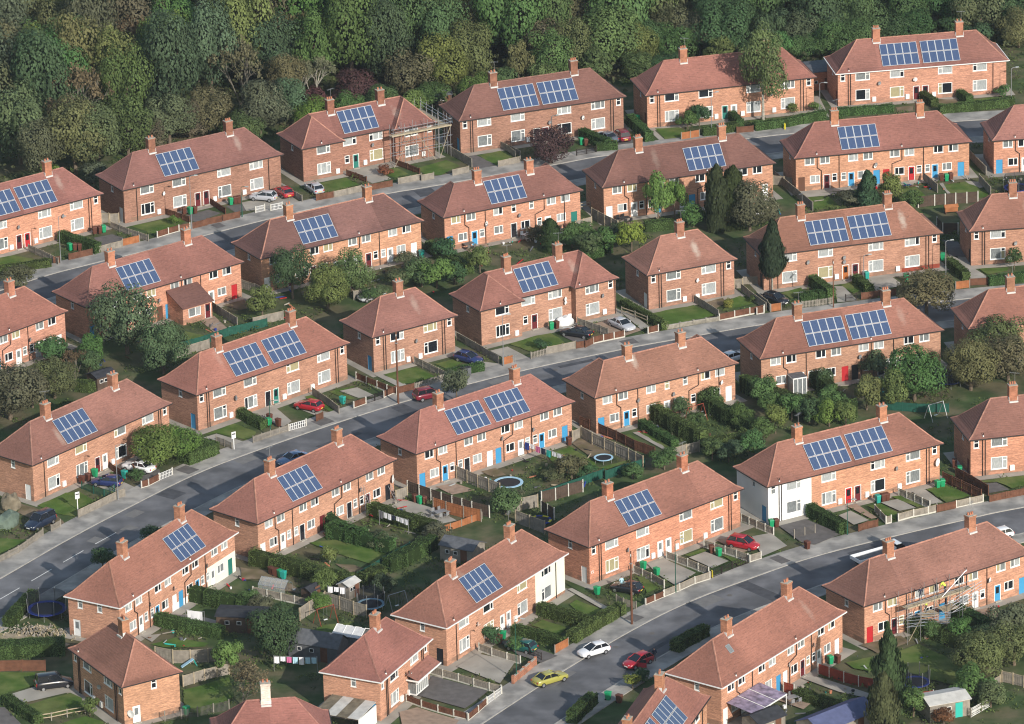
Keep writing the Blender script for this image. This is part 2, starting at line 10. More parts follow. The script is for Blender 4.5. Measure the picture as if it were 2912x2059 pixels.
TREES=[('birch', 15.6, 3.9, (37.48, 93.5), 'tall silver birch with pale trunk and grey green crown', 'below the fifth top-row house'),('purple', 5.8, 3.3, (6.32, 77.66), 'purple leaved plum tree with dark round crown', 'below the fourth top-row house'),('conifer', 9.5, 1.5, (28.94, 48.0), 'left one of two tall dark conifers side by side', 'below the fifth second-row house'),('conifer', 9.0, 1.6, (31.33, 48.76), 'right one of two tall dark conifers side by side', 'below the fifth second-row house'),('conifer_trunk', 10.0, 1.45, (35.49, 23.79), 'dark columnar conifer with bare lower stems by brick wall', 'below the sixth third-row house'),('lime', 8, 2.1, (20.94, 51.95), None, 'below the fifth second-row house'),('lime', 6.3, 1.8, (23.26, 52.96), None, 'below the fifth second-row house'),('dull', 8, 3.6, (33.48, 47.65), None, 'below the fifth second-row house'),('green', 4, 2, (25.75, 49.67), None, 'below the fifth second-row house'),('conifer', 4.6, 1.3, (5.77, 41.84), None, 'below the fourth second-row house'),('yellow', 5, 2.1, (16.87, 40.51), None, 'below the fifth second-row house'),('green', 4, 2.4, (10.87, 38.66), None, 'below the fourth second-row house'),('green', 4.2, 2.2, (13.0, 40.35), None, 'below the fourth second-row house'),('green', 3.5, 1.6, (8.69, 42.54), None, 'below the fourth second-row house'),('dark', 8.2, 2.9, (-29.46, 25.82), None, 'below the third second-row house'),('olive', 7, 3.0, (-24.62, 21.44), None, 'below the third second-row house'),('olive', 6.5, 2.8, (-21.38, 27.0), None, 'below the third second-row house'),('green', 4.5, 2.6, (-12.01, 28.99), None, 'below the third second-row house'),('lime', 4.5, 2.5, (-9.94, 28.38), None, 'below the third second-row house'),('lime', 4.6, 1.9, (-4.02, 33.38), None, 'below the fourth second-row house'),('lime', 5, 2.4, (-33.39, 18.56), None, 'below the second second-row house'),('dull', 2.5, 1.8, (-14.29, 36.91), None, 'below the third second-row house'),('green', 2.2, 1.5, (-18.8, 23.89), None, 'below the third second-row house'),('dull', 2.4, 1.5, (-17.7, 24.26), None, 'below the third second-row house'),('greyleaf', 10.8, 4.3, (-51.01, 6.82), 'large grey green tree beside the rear extension', 'below the second second-row house'),('greyleaf', 8.0, 3.3, (-45.87, -0.79), None, 'above the second third-row house'),('green', 5, 2.2, (-55.73, 2.05), None, 'below the first second-row house'),('green', 4, 2.5, (-60.8, 4.13), None, 'below the first second-row house'),('bare', 7, 2, (-57.34, -2.48), None, 'below the first second-row house'),('dull', 8.5, 4.6, (-65.11, -15.67), None, 'below the first second-row house'),('dull', 6, 3.0, (-59.76, -8.67), None, 'below the first second-row house'),('green', 4.5, 2, (-55.68, -1.87), None, 'below the first second-row house'),('dull', 6, 2.6, (-62.47, -11.77), None, 'below the first second-row house'),('lime', 5.6, 3.3, (-45.59, -32.87), 'broad yellow green bush tree beside the white car', 'below the first third-row house'),('lime', 5.0, 3.0, (-42.53, -31.32), None, 'below the first third-row house'),('greyleaf', 5, 2.1, (-7.3, -13.32), None, 'above the third fourth-row house'),('green', 4, 2.3, (-1.26, -51.95), None, 'below the third fourth-row house'),('dark', 2.2, 1.5, (8.91, -40.83), None, 'below the third fourth-row house'),('green', 3.2, 2, (18.84, -38.82), None, 'right of the second fifth-row house'),('dull', 1.8, 1.8, (4.78, -41.31), None, 'below the third fourth-row house'),('green', 2.4, 1.6, (14.77, -41.63), None, 'right of the second fifth-row house'),('pine', 5.5, 1.9, (50.2, 55.39), None, 'below the sixth second-row house'),('lime', 5, 2, (53.42, 57.06), None, 'below the sixth second-row house'),('autumn', 6.8, 3.9, (55.57, 13.17), 'brownish green autumn tree leaning over the pavement', 'above the sixth fourth-row house'),('green', 3.4, 1.2, (68.68, 29.62), None, 'below the seventh third-row house'),('autumn', 8, 4.1, (63.74, -7.61), None, 'below the sixth fourth-row house'),('autumn', 7.2, 3.4, (59.38, -14.48), None, 'left of the sixth fourth-row house'),('autumn', 7, 3.4, (64.45, -11.95), None, 'below the sixth fourth-row house'),('green', 8, 3.7, (51.88, -17.63), None, 'below the fifth fourth-row house'),('lime', 5.5, 2.3, (49.21, -19.07), None, 'below the fifth fourth-row house'),('olive', 5.2, 2.2, (45.51, -20.43), None, 'below the fifth fourth-row house'),('lime', 4.4, 1.8, (33.4, -27.63), None, 'below the fourth fourth-row house'),('green', 4, 2, (40.63, -21.3), None, 'below the fifth fourth-row house'),('dull', 4.5, 2, (47.05, -10.25), None, 'below the fifth fourth-row house'),('lime', 4.6, 2, (-34.15, -98.09), None, 'above the small square house at bottom left'),('bare', 8, 3.8, (-32.21, -107.84), 'brown twiggy tree with thin crown', 'right of the small square house at bottom left'),('dark', 7, 3.1, (-28.84, -94.05), None, 'above the house with the tiled bay canopy'),('lime', 3.6, 1.6, (-23.09, -75.33), None, 'below the first fourth-row house'),('lime', 3, 1.2, (-22.96, -66.72), None, 'below the second fourth-row house'),('lime', 2.6, 1.4, (-49.92, -109.31), None, 'below the small square house at bottom left'),('cone', 10.5, 2.0, (42.18, -113.32), 'tall green conifer beside the red fence panels', 'below the second lowest-row house'),('conifer_olive', 8.2, 1.45, (41.24, -121.63), 'olive columnar conifer at the bottom edge', 'below the second lowest-row house'),('green', 4, 1.9, (45.0, -115.45), None, 'below the second lowest-row house'),('olive', 6, 3.2, (53.33, -105.17), None, 'below the third lowest-row house'),('olive', 6, 3.1, (57.7, -101.79), None, 'below the third lowest-row house'),('green', 4.5, 2.6, (52.22, -110.71), None, 'below the third lowest-row house'),('dull', 5, 2.6, (57.64, -94.34), None, 'below the third lowest-row house'),('redshrub', 2.4, 1.5, (48.29, -118.24), None, 'below the second lowest-row house'),('dark', 1.8, 1.3, (14.3, -103.61), None, 'above the second lowest-row house'),('yellow', 2, 1.2, (13.01, -105.85), None, 'above the second lowest-row house'),('dark', 2.5, 1.6, (-44.79, -58.27), None, 'right of the first fourth-row house'),('dark', 3.4, 1.8, (-50.57, -66.64), None, 'above the first fourth-row house'),('dull', 3.5, 2.2, (54.03, -113.44), None, 'below the second lowest-row house'),('dark', 1.6, 1.2, (3.95, 4.46), None, 'below the fourth third-row house'),('yellow', 1.5, 0.9, (29.39, 17.8), None, 'below the fifth third-row house'),('green', 1.0, 0.7, (32.7, 19.76), None, 'right of the fifth third-row house'),('lime', 1.6, 0.8, (-46.68, 56.3), None, 'below the second top-row house'),('green', 3, 1.7, (26.4, 90.79), None, 'below the fifth top-row house'),('dark', 3.6, 1.6, (28.15, 92.19), None, 'below the fifth top-row house'),('redshrub', 1.7, 1.2, (-17.35, 74.57), None, 'below the third top-row house'),('lime', 1.6, 1.2, (42.02, 97.3), None, 'below the fifth top-row house'),('lime', 1.6, 1.0, (45.25, 97.03), None, 'below the fifth top-row house'),('green', 2, 1.2, (72.98, 101.58), None, 'below the sixth top-row house'),('dark', 4, 2.2, (-8.82, 38.34), None, 'left of the fourth second-row house'),('dark', 2.2, 1.3, (-3.41, -91.31), None, 'below the first fifth-row house'),('green', 2.2, 1.2, (-0.34, -94.24), None, 'below the first fifth-row house'),('green', 1.5, 1.3, (-47.92, -37.2), None, 'below the first third-row house'),('dull', 2.6, 2.2, (47.94, 56.05), None, 'below the sixth second-row house'),('green', 3, 1.8, (56.55, 54.89), None, 'below the sixth second-row house'),('dull', 3.4, 2.6, (-66.77, 32.72), None, 'below the first top-row house'),('dull', 3.4, 2.2, (7.13, -41.09), None, 'below the third fourth-row house'),('dull', 2, 1.8, (-0.36, -48.61), None, 'below the third fourth-row house'),('dull', 2.6, 2, (-9.97, -59.92), None, 'below the second fourth-row house'),('dull', 2.2, 2, (-16.58, -60.94), None, 'below the second fourth-row house'),('green', 3.6, 1.9, (33.07, -21.97), None, 'below the fourth fourth-row house'),('green', 4.2, 2.0, (35.71, -23.37), None, 'below the fifth fourth-row house'),('dark', 3.8, 1.9, (37.89, -24.74), None, 'below the fifth fourth-row house'),('lime', 4, 2, (40.38, -25.72), None, 'below the fifth fourth-row house'),('lime', 3.6, 1.8, (42.47, -25.87), None, 'above the third fifth-row house'),('green', 4.4, 2.1, (32.38, -17.44), None, 'left of the fifth fourth-row house'),('green', 3.4, 1.7, (31.8, -29.9), None, 'below the fourth fourth-row house'),('green', 3.8, 2, (30.36, -35.33), None, 'above the third fifth-row house'),('dark', 3.2, 1.8, (27.04, -36.67), None, 'above the third fifth-row house'),('green', 3.4, 1.8, (24.99, -36.13), None, 'above the third fifth-row house'),('dark', 3.4, 1.5, (40.49, -13.09), None, 'below the fifth fourth-row house'),('green', 3, 1.4, (21.36, -21.12), None, 'below the fourth fourth-row house'),('green', 3, 1.5, (18.58, -18.48), None, 'below the fourth fourth-row house'),('green', 3.2, 1.5, (23.28, -26.5), None, 'below the fourth fourth-row house'),('green', 3.6, 1.7, (25.67, -18.99), None, 'below the fourth fourth-row house'),('green', 3.6, 1.8, (29.03, -24.9), None, 'below the fourth fourth-row house'),('dull', 2.6, 1.5, (3.72, 45.74), None, 'below the fourth second-row house'),('olive', 3.2, 1.9, (-15.19, 28.78), None, 'below the third second-row house'),('dark', 3.6, 2, (-7.55, 29.56), None, 'below the third second-row house'),('green', 2.2, 1.4, (-8.66, 39.25), None, 'left of the fourth second-row house'),('green', 3.2, 2, (10.03, 45.24), None, 'below the fourth second-row house'),('dark', 3, 1.8, (15.21, 44.84), None, 'left of the fifth second-row house'),('dark', 3, 1.7, (-16.16, -76.16), None, 'above the first fifth-row house'),('lime', 2.4, 1.6, (-24.0, -79.87), None, 'below the first fourth-row house'),('dark', 2.6, 1.6, (-28.21, -85.87), None, 'below the first fourth-row house'),('dull', 3, 1.8, (-30.7, -81.52), None, 'below the first fourth-row house'),('green', 2.6, 1.6, (-32.08, -79.32), None, 'below the first fourth-row house'),('green', 2.4, 1.5, (48.75, -93.07), None, 'below the third lowest-row house'),('green', 3.4, 1.8, (52.09, -94.65), None, 'below the third lowest-row house'),('dark', 3, 1.8, (54.73, -96.19), None, 'below the third lowest-row house'),('yellow', 13, 4.5, (-69.49, 109.66), None, 'above the second top-row house'),('lime', 12, 4, (-58.59, 109.82), None, 'above the second top-row house'),('olive', 12, 4.5, (-61.72, 78.12), None, 'above the second top-row house'),('olive', 11, 4, (-58.4, 78.86), None, 'above the second top-row house'),('dull', 10, 3.5, (-66.59, 75.53), None, 'right of the first top-row house'),('greyleaf', 13, 5, (-69.95, 83.8), None, 'above the second top-row house'),('dull', 8, 4, (-48.81, 90.74), None, 'above the second top-row house'),('autumn', 7, 3.6, (-43.03, 95.42), None, 'left of the third top-row house'),('dull', 6, 3, (-46.01, 93.08), None, 'above the second top-row house'),('autumn', 5.5, 3, (-52.09, 87.94), None, 'above the second top-row house'),('green', 10, 4, (-54.49, 85.08), None, 'above the second top-row house'),('birchlike', 11, 3.4, (-28.19, 108.37), None, 'above the third top-row house'),('birchlike', 10, 3, (-30.28, 109.08), None, 'above the third top-row house'),('maroon', 6, 3.6, (-22.28, 105.76), None, 'above the third top-row house'),('maroon', 5, 2.6, (-27.71, 100.94), None, 'above the third top-row house'),('dull', 8, 4.2, (-13.67, 108.77), None, 'above the fourth top-row house'),('lime', 10, 4.5, (-9.52, 110.02), None, 'above the fourth top-row house'),('autumn', 9, 3, (-31.89, 103.91), None, 'above the third top-row house'),('dull', 9, 4, (-35.75, 93.79), None, 'above the third top-row house')]
FOREST=[('lime', 14.1, 4.1, (-5.51, 141.06), None),('green', 13.0, 4.1, (-80.14, 166.35), None),('dull', 13.2, 4.9, (49.8, 168.78), None),('olive', 16.1, 4.8, (54.77, 138.92), None),('green', 15.5, 4.7, (-23.76, 176.13), None),('green', 15.1, 4.3, (-50.65, 106.06), None),('olive', 14.9, 5.2, (-47.33, 171.65), None),('dark', 13.3, 4.6, (-66.12, 164.66), None),('green', 15.4, 5.1, (-24.87, 148.31), None),('dull', 8.8, 4.1, (25.27, 126.41), None),('lime', 4.7, 2.2, (-65.3, 70.85), None),('lime', 15.1, 4.2, (-15.38, 141.84), None),('dark', 9.4, 3.7, (34.91, 125.76), None),('olive', 17.1, 5.4, (21.35, 130.72), None),('dull', 17.3, 4.9, (-57.54, 139.53), None),('dark', 10.5, 3.6, (66.16, 134.44), None),('olive', 16.3, 5.1, (22.35, 160.85), None),('green', 4.8, 3.0, (20.12, 113.85), None),('dark', 13.4, 3.9, (71.86, 159.15), None),('olive', 18.0, 4.9, (-12.28, 122.67), None),('lime', 14.2, 4.9, (-9.88, 135.03), None),('green', 16.6, 4.5, (51.17, 147.45), None),('olive', 14.2, 4.1, (57.65, 168.56), None),('olive', 15.0, 4.9, (-58.88, 175.34), None),('green', 18.0, 3.9, (-19.79, 138.3), None),('dark', 18.2, 4.7, (85.78, 162.16), None),('dark', 12.8, 4.7, (41.53, 135.75), None),('dark', 13.6, 5.2, (81.95, 150.34), None),('olive', 16.5, 4.6, (-72.27, 173.19), None),('green', 13.5, 4.7, (-64.02, 111.81), None),('green', 17.8, 5.4, (17.24, 125.7), None),('dark', 10.4, 4.3, (48.08, 126.82), None),('olive', 17.2, 4.3, (-8.18, 175.92), None),('green', 16.2, 4.3, (63.76, 166.14), None),('autumn', 12.0, 4.5, (9.63, 126.73), None),('dark', 16.0, 4.1, (67.43, 148.69), None),('lime', 16.0, 5.0, (-6.96, 160.68), None),('green', 18.3, 4.9, (-22.69, 115.38), None),('autumn', 15.4, 4.9, (8.4, 165.06), None),('olive', 13.4, 4.9, (-42.93, 164.49), None),('olive', 6.5, 2.8, (53.76, 132.81), None),('olive', 14.5, 5.3, (0.75, 171.97), None),('dark', 13.8, 4.9, (-58.85, 160.31), None),('green', 17.5, 4.8, (43.95, 161.83), None),('dull', 14.9, 4.3, (27.87, 133.53), None),('olive', 16.2, 4.5, (-35.22, 174.06), None),('dark', 17.7, 5.0, (-67.8, 93.49), None),('dark', 12.4, 4.4, (-27.02, 162.47), None),('olive', 15.6, 4.7, (-57.68, 101.36), None),('dull', 9.2, 4.2, (71.99, 130.13), None),('lime', 16.9, 3.8, (-54.22, 170.11), None),('olive', 18.5, 5.0, (-38.93, 115.09), None),('dark', 18.3, 5.0, (26.96, 166.53), None),('green', 16.2, 3.6, (-20.21, 120.54), None),('olive', 14.9, 3.9, (-48.43, 133.96), None),('dark', 18.0, 4.2, (-19.5, 133.23), None),('olive', 15.8, 4.2, (-72.77, 130.34), None),('greyleaf', 12.3, 4.8, (-68.63, 146.36), None),('olive', 12.7, 4.6, (31.84, 151.2), None),('lime', 14.7, 4.7, (-9.17, 165.32), None),('dark', 14.2, 4.6, (56.72, 145.37), None),('autumn', 14.0, 3.9, (12.65, 145.51), None),('lime', 14.3, 4.4, (-37.55, 178.42), None),('autumn', 9.3, 3.5, (6.25, 117.13), None),('dark', 17.7, 4.6, (52.89, 151.93), None),('olive', 9.8, 3.3, (10.71, 116.35), None),('dark', 17.1, 3.8, (37.31, 158.63), None),('green', 16.9, 3.9, (-80.99, 147.48), None),('green', 18.1, 5.1, (-29.43, 122.15), None),('green', 18.3, 4.3, (-38.3, 130.11), None),('olive', 15.1, 4.0, (-70.04, 136.41), None),('dark', 18.4, 4.9, (-49.25, 99.58), None),('dull', 12.0, 4.6, (60.07, 161.11), None),('lime', 12.4, 5.1, (-69.13, 153.75), None),('dark', 6.6, 2.4, (41.89, 127.91), None),('bare', 18.4, 4.4, (-62.19, 92.23), None),('olive', 7.9, 2.4, (2.13, 111.03), None),('dull', 17.1, 4.9, (73.87, 166.2), None),('lime', 16.2, 4.4, (-5.37, 168.78), None),('greyleaf', 18.4, 4.3, (-77.02, 114.21), None),('dull', 14.8, 4.4, (-70.4, 161.81), None),('lime', 12.9, 3.8, (-53.65, 145.37), None),('olive', 10.7, 3.9, (-5.13, 114.39), None),('dark', 16.7, 4.3, (51.26, 159.23), None),('olive', 14.5, 5.4, (-40.01, 137.11), None),('dark', 13.3, 5.2, (28.47, 155.0), None),('greyleaf', 17.6, 4.8, (-78.88, 153.34), None),('olive', 18.0, 5.3, (33.97, 166.57), None),('autumn', 14.1, 4.0, (23.18, 169.83), None),('lime', 18.0, 4.2, (-77.55, 142.83), None),('green', 18.2, 4.2, (63.95, 143.41), None),('olive', 14.4, 4.7, (5.53, 153.47), None),('dark', 16.5, 4.0, (-74.76, 177.97), None),('dull', 15.3, 4.7, (48.05, 153.88), None),('dark', 14.3, 3.8, (-37.11, 164.22), None),('olive', 14.7, 5.4, (-63.89, 159.2), None),('olive', 18.4, 4.6, (-1.17, 134.0), None),('bare', 16.3, 4.2, (-54.32, 118.65), None),('lime', 15.2, 4.3, (-60.72, 146.56), None),('olive', 17.5, 5.2, (1.4, 161.65), None),('dark', 14.8, 5.1, (-18.16, 175.15), None),('dull', 17.0, 4.0, (-61.28, 118.61), None),('green', 15.6, 3.7, (32.01, 142.55), None),('green', 9.2, 4.0, (76.56, 136.09), None),('green', 15.7, 5.3, (-16.39, 129.13), None),('green', 16.1, 4.7, (36.7, 132.3), None),('dark', 5.1, 2.2, (36.89, 116.37), None),('dull', 14.3, 4.9, (79.07, 142.42), None),('green', 13.4, 3.9, (19.82, 141.15), None),('lime', 15.5, 5.1, (-29.55, 177.29), None),('autumn', 15.8, 4.1, (14.35, 138.72), None),('greyleaf', 6.9, 3.0, (-31.76, 99.79), None),('olive', 17.2, 5.3, (1.7, 125.34), None),('autumn', 12.1, 4.4, (-3.63, 123.93), None),('green', 16.8, 3.8, (-8.97, 150.83), None),('olive', 17.2, 5.1, (-34.96, 157.08), None),('dark', 9.0, 3.9, (77.28, 130.35), None),('autumn', 14.9, 3.7, (6.22, 140.17), None),('greyleaf', 14.9, 5.1, (-75.77, 92.85), None),('olive', 14.3, 4.9, (-29.9, 152.36), None),('green', 12.5, 5.0, (-30.64, 134.26), None),('dark', 12.6, 4.4, (-34.18, 112.17), None),('lime', 17.4, 4.7, (-47.48, 177.48), None),('olive', 5.4, 2.5, (5.68, 109.54), None),('dark', 9.4, 3.2, (83.07, 133.76), None),('green', 8.8, 4.1, (53.54, 127.15), None),('green', 10.3, 5.1, (50.74, 129.48), None),('dull', 7.0, 3.3, (45.37, 124.82), None),('green', 6.5, 3.2, (53.03, 121.74), None),('olive', 14.3, 4.5, (81.17, 156.42), None),('olive', 17.3, 4.7, (72.07, 139.74), None),('green', 14.9, 4.4, (-49.58, 141.1), None),('olive', 12.6, 5.2, (-35.09, 138.79), None),('olive', 13.0, 4.9, (-43.55, 156.43), None),('olive', 13.0, 4.3, (76.93, 159.99), None),('olive', 12.6, 3.8, (8.17, 172.0), None),('dark', 14.3, 3.8, (43.33, 147.13), None),('green', 13.5, 4.3, (-21.24, 169.7), None),('green', 4.0, 2.8, (-10.75, 104.23), None),('dull', 13.6, 3.8, (-67.2, 123.64), None),('green', 5.9, 2.7, (13.58, 112.62), None),('bare', 7.4, 2.7, (-36.2, 102.46), None),('green', 12.4, 4.5, (27.25, 146.53), None),('greyleaf', 13.5, 3.8, (-38.17, 149.82), None),('lime', 13.9, 3.6, (-15.51, 167.66), None),('olive', 17.2, 4.7, (5.06, 133.84), None),('autumn', 16.2, 4.7, (19.4, 151.01), None),('green', 16.5, 3.9, (-68.54, 101.21), None),('olive', 17.5, 4.1, (-8.28, 125.99), None),('green', 13.5, 4.1, (-48.51, 162.6), None),('dull', 12.3, 4.6, (47.58, 142.56), None),('green', 6.2, 2.5, (-0.02, 105.24), None),('bare', 18.3, 4.0, (-79.48, 110.06), None),('lime', 17.8, 4.2, (-3.85, 149.24), None),('green', 14.7, 3.8, (-55.02, 96.77), None),('greyleaf', 12.4, 3.9, (-49.74, 167.14), None),('olive', 5.7, 2.6, (32.09, 117.0), None),('autumn', 17.2, 4.9, (12.7, 167.53), None),('olive', 10.6, 4.9, (15.88, 118.86), None),('green', 14.8, 4.8, (-49.15, 124.49), None),('green', 15.1, 5.2, (1.31, 143.15), None),('dark', 10.2, 4.6, (32.57, 122.24), None),('green', 14.2, 5.3, (-30.34, 144.09), None),('greyleaf', 18.0, 4.7, (-74.78, 98.5), None),('greyleaf', 17.4, 4.2, (-43.21, 108.57), None),('greyleaf', 16.0, 5.2, (-71.66, 166.45), None),('olive', 17.8, 4.3, (-2.22, 153.8), None),('green', 16.5, 5.1, (-75.46, 149.38), None),('dark', 9.2, 3.1, (61.06, 134.54), None),('lime', 5.6, 2.9, (-4.23, 103.68), None),('olive', 18.3, 4.6, (-55.33, 153.47), None),('greyleaf', 13.3, 4.9, (-58.72, 167.97), None),('olive', 6.8, 2.9, (77.24, 124.11), None),('dark', 5.4, 3.3, (58.28, 127.16), None),('dark', 7.5, 2.7, (39.67, 123.11), None),('greyleaf', 16.3, 5.1, (-73.68, 120.39), None),('dark', 13.4, 4.6, (-14.03, 153.87), None),('green', 13.4, 3.9, (-83.01, 161.17), None),('olive', 16.5, 5.2, (36.29, 152.77), None),('green', 17.9, 4.7, (15.34, 156.19), None),('bare', 15.2, 4.0, (-45.55, 118.36), None),('bare', 12.3, 4.3, (-69.0, 141.4), None),('green', 14.5, 4.3, (-30.29, 158.9), None),('olive', 15.9, 4.4, (64.37, 155.98), None),('green', 13.7, 3.8, (-28.1, 112.82), None),('green', 13.3, 5.0, (32.91, 137.39), None),('lime', 14.5, 5.0, (16.61, 170.46), None),('dark', 14.9, 4.7, (-20.06, 153.69), None),('green', 13.2, 4.9, (58.09, 155.38), None),('bare', 16.0, 4.4, (-62.26, 84.73), None),('green', 15.7, 3.6, (10.34, 159.76), None),('dull', 16.1, 5.1, (-74.64, 104.47), None),('green', 15.2, 4.9, (23.37, 154.94), None),('olive', 13.2, 5.2, (-62.99, 136.7), None),('dark', 14.0, 5.2, (-42.55, 142.65), None),('green', 16.1, 4.6, (-65.01, 131.01), None),('green', 4.7, 2.9, (-18.24, 101.54), None),('dark', 4.6, 3.2, (24.53, 113.33), None),('green', 7.0, 3.1, (21.5, 122.57), None),('green', 6.8, 3.3, (25.37, 120.9), None),('olive', 17.2, 4.3, (-24.56, 143.23), None),('dark', 5.7, 3.0, (61.78, 127.03), None),('lime', 4.6, 3.2, (-27.51, 97.33), None),('olive', 15.6, 4.4, (-78.08, 171.24), None),('bare', 16.7, 4.5, (-38.9, 106.57), None),('green', 13.3, 4.5, (17.85, 163.39), None),('bare', 14.4, 3.9, (-49.35, 129.31), None),('olive', 14.7, 4.0, (64.99, 161.31), None),('greyleaf', 12.0, 4.7, (-41.67, 122.59), None),('lime', 16.9, 4.6, (-45.27, 149.5), None),('green', 6.1, 2.4, (40.59, 117.83), None),('dark', 4.2, 2.6, (67.5, 128.65), None),('olive', 17.8, 4.7, (-62.62, 103.16), None),('olive', 12.8, 4.3, (-58.17, 130.01), None),('green', 18.4, 5.2, (1.43, 119.72), None),('dark', 16.8, 4.5, (47.7, 134.23), None),('bare', 14.5, 4.6, (-76.91, 127.75), None),('green', 14.0, 4.0, (-23.42, 128.62), None),('green', 14.9, 3.6, (-12.42, 158.73), None),('green', 4.7, 2.8, (44.47, 120.23), None),('green', 15.8, 5.2, (-80.28, 136.96), None),('dull', 14.4, 5.3, (-55.82, 123.94), None),('olive', 13.9, 4.0, (-28.35, 168.89), None),('green', 14.7, 5.1, (5.71, 122.69), None),('dark', 16.2, 4.1, (60.36, 150.59), None),('dark', 14.3, 5.3, (-51.61, 174.75), None),('lime', 13.6, 4.6, (-49.89, 112.49), None),('olive', 13.5, 4.6, (-7.54, 145.56), None),('olive', 14.2, 4.5, (-52.12, 159.07), None),('dark', 13.9, 4.4, (-26.04, 136.82), None),('green', 12.8, 5.0, (31.69, 160.91), None),('dull', 15.4, 4.7, (-42.81, 128.17), None),('bare', 18.4, 4.8, (-31.31, 117.68), None),('lime', 4.4, 2.4, (-13.8, 99.81), None),('green', 5.5, 3.1, (-38.11, 89.28), None),('olive', 13.7, 4.3, (-66.69, 170.72), None),('dark', 8.7, 4.1, (60.18, 130.59), None),('dark', 14.6, 4.1, (69.05, 163.71), None),('dark', 14.5, 3.7, (-19.2, 158.49), None),('dull', 14.1, 4.9, (22.65, 135.84), None),('green', 17.8, 4.9, (-33.76, 128.05), None),('dark', 14.5, 4.0, (-17.55, 113.47), None),('dull', 17.0, 4.5, (76.74, 151.22), None),('dull', 13.1, 4.9, (41.57, 166.4), None),('greyleaf', 16.5, 4.0, (-50.34, 152.35), None),('dark', 15.7, 4.0, (42.31, 156.91), None),('green', 18.3, 5.1, (-75.67, 160.71), None),('dark', 6.9, 3.0, (-75.39, 75.86), None),('olive', 15.8, 5.0, (-67.17, 175.88), None),('green', 14.7, 4.4, (-9.32, 117.0), None),('green', 14.4, 3.7, (36.43, 145.39), None),('autumn', 14.2, 5.2, (3.8, 147.32), None),('green', 13.6, 4.3, (-10.36, 141.58), None),('lime', 12.9, 4.5, (-6.94, 130.96), None),('green', 16.1, 4.2, (-65.13, 97.63), None),('greyleaf', 4.1, 2.4, (-58.9, 73.22), None),('olive', 17.8, 4.2, (2.97, 166.16), None),('olive', 7.7, 3.1, (20.34, 118.63), None),('green', 4.9, 2.5, (80.37, 125.42), None),('greyleaf', 13.2, 4.3, (-80.18, 180.45), None),('green', 6.7, 3.2, (49.03, 120.48), None),('green', 12.4, 3.9, (-62.16, 151.85), None),('greyleaf', 12.5, 4.3, (-62.78, 126.09), None),('olive', 14.3, 4.7, (11.38, 151.47), None),('green', 13.1, 5.0, (-24.71, 156.83), None),('green', 17.7, 5.1, (-18.8, 147.2), None),('dull', 15.4, 4.6, (-35.65, 121.54), None),('dark', 18.4, 5.4, (43.12, 140.32), None),('green', 13.1, 5.0, (74.69, 145.94), None),('green', 12.7, 5.2, (-67.92, 115.56), None),('dull', 16.9, 4.1, (37.95, 140.01), None),('greyleaf', 17.4, 5.3, (-63.91, 142.5), None),('dark', 13.7, 3.9, (31.51, 129.04), None),('olive', 14.1, 4.7, (-73.92, 155.06), None),('green', 17.2, 4.0, (-15.57, 117.89), None),('dull', 7.9, 3.2, (29.39, 123.16), None),('green', 6.5, 3.4, (69.5, 132.76), None),('green', 12.4, 4.0, (-7.57, 155.76), None),('greyleaf', 13.3, 4.1, (-77.17, 132.73), None),('dark', 5.8, 2.6, (84.19, 125.96), None),('olive', 14.7, 3.8, (-3.31, 175.8), None),('olive', 14.0, 4.7, (-54.99, 164.43), None),('dark', 4.0, 2.6, (71.02, 125.29), None),('bare', 12.8, 3.8, (-37.32, 144.74), None),('olive', 13.5, 3.7, (-37.91, 169.79), None),('green', 5.4, 3.1, (-22.92, 96.93), None),('olive', 14.4, 4.9, (-45.03, 138.35), None),('olive', 12.8, 4.7, (-24.07, 123.38), None),('lime', 18.2, 3.6, (-53.71, 131.66), None),('bare', 12.4, 4.5, (-40.75, 173.57), None),('green', 9.3, 3.6, (6.76, 113.21), None)]
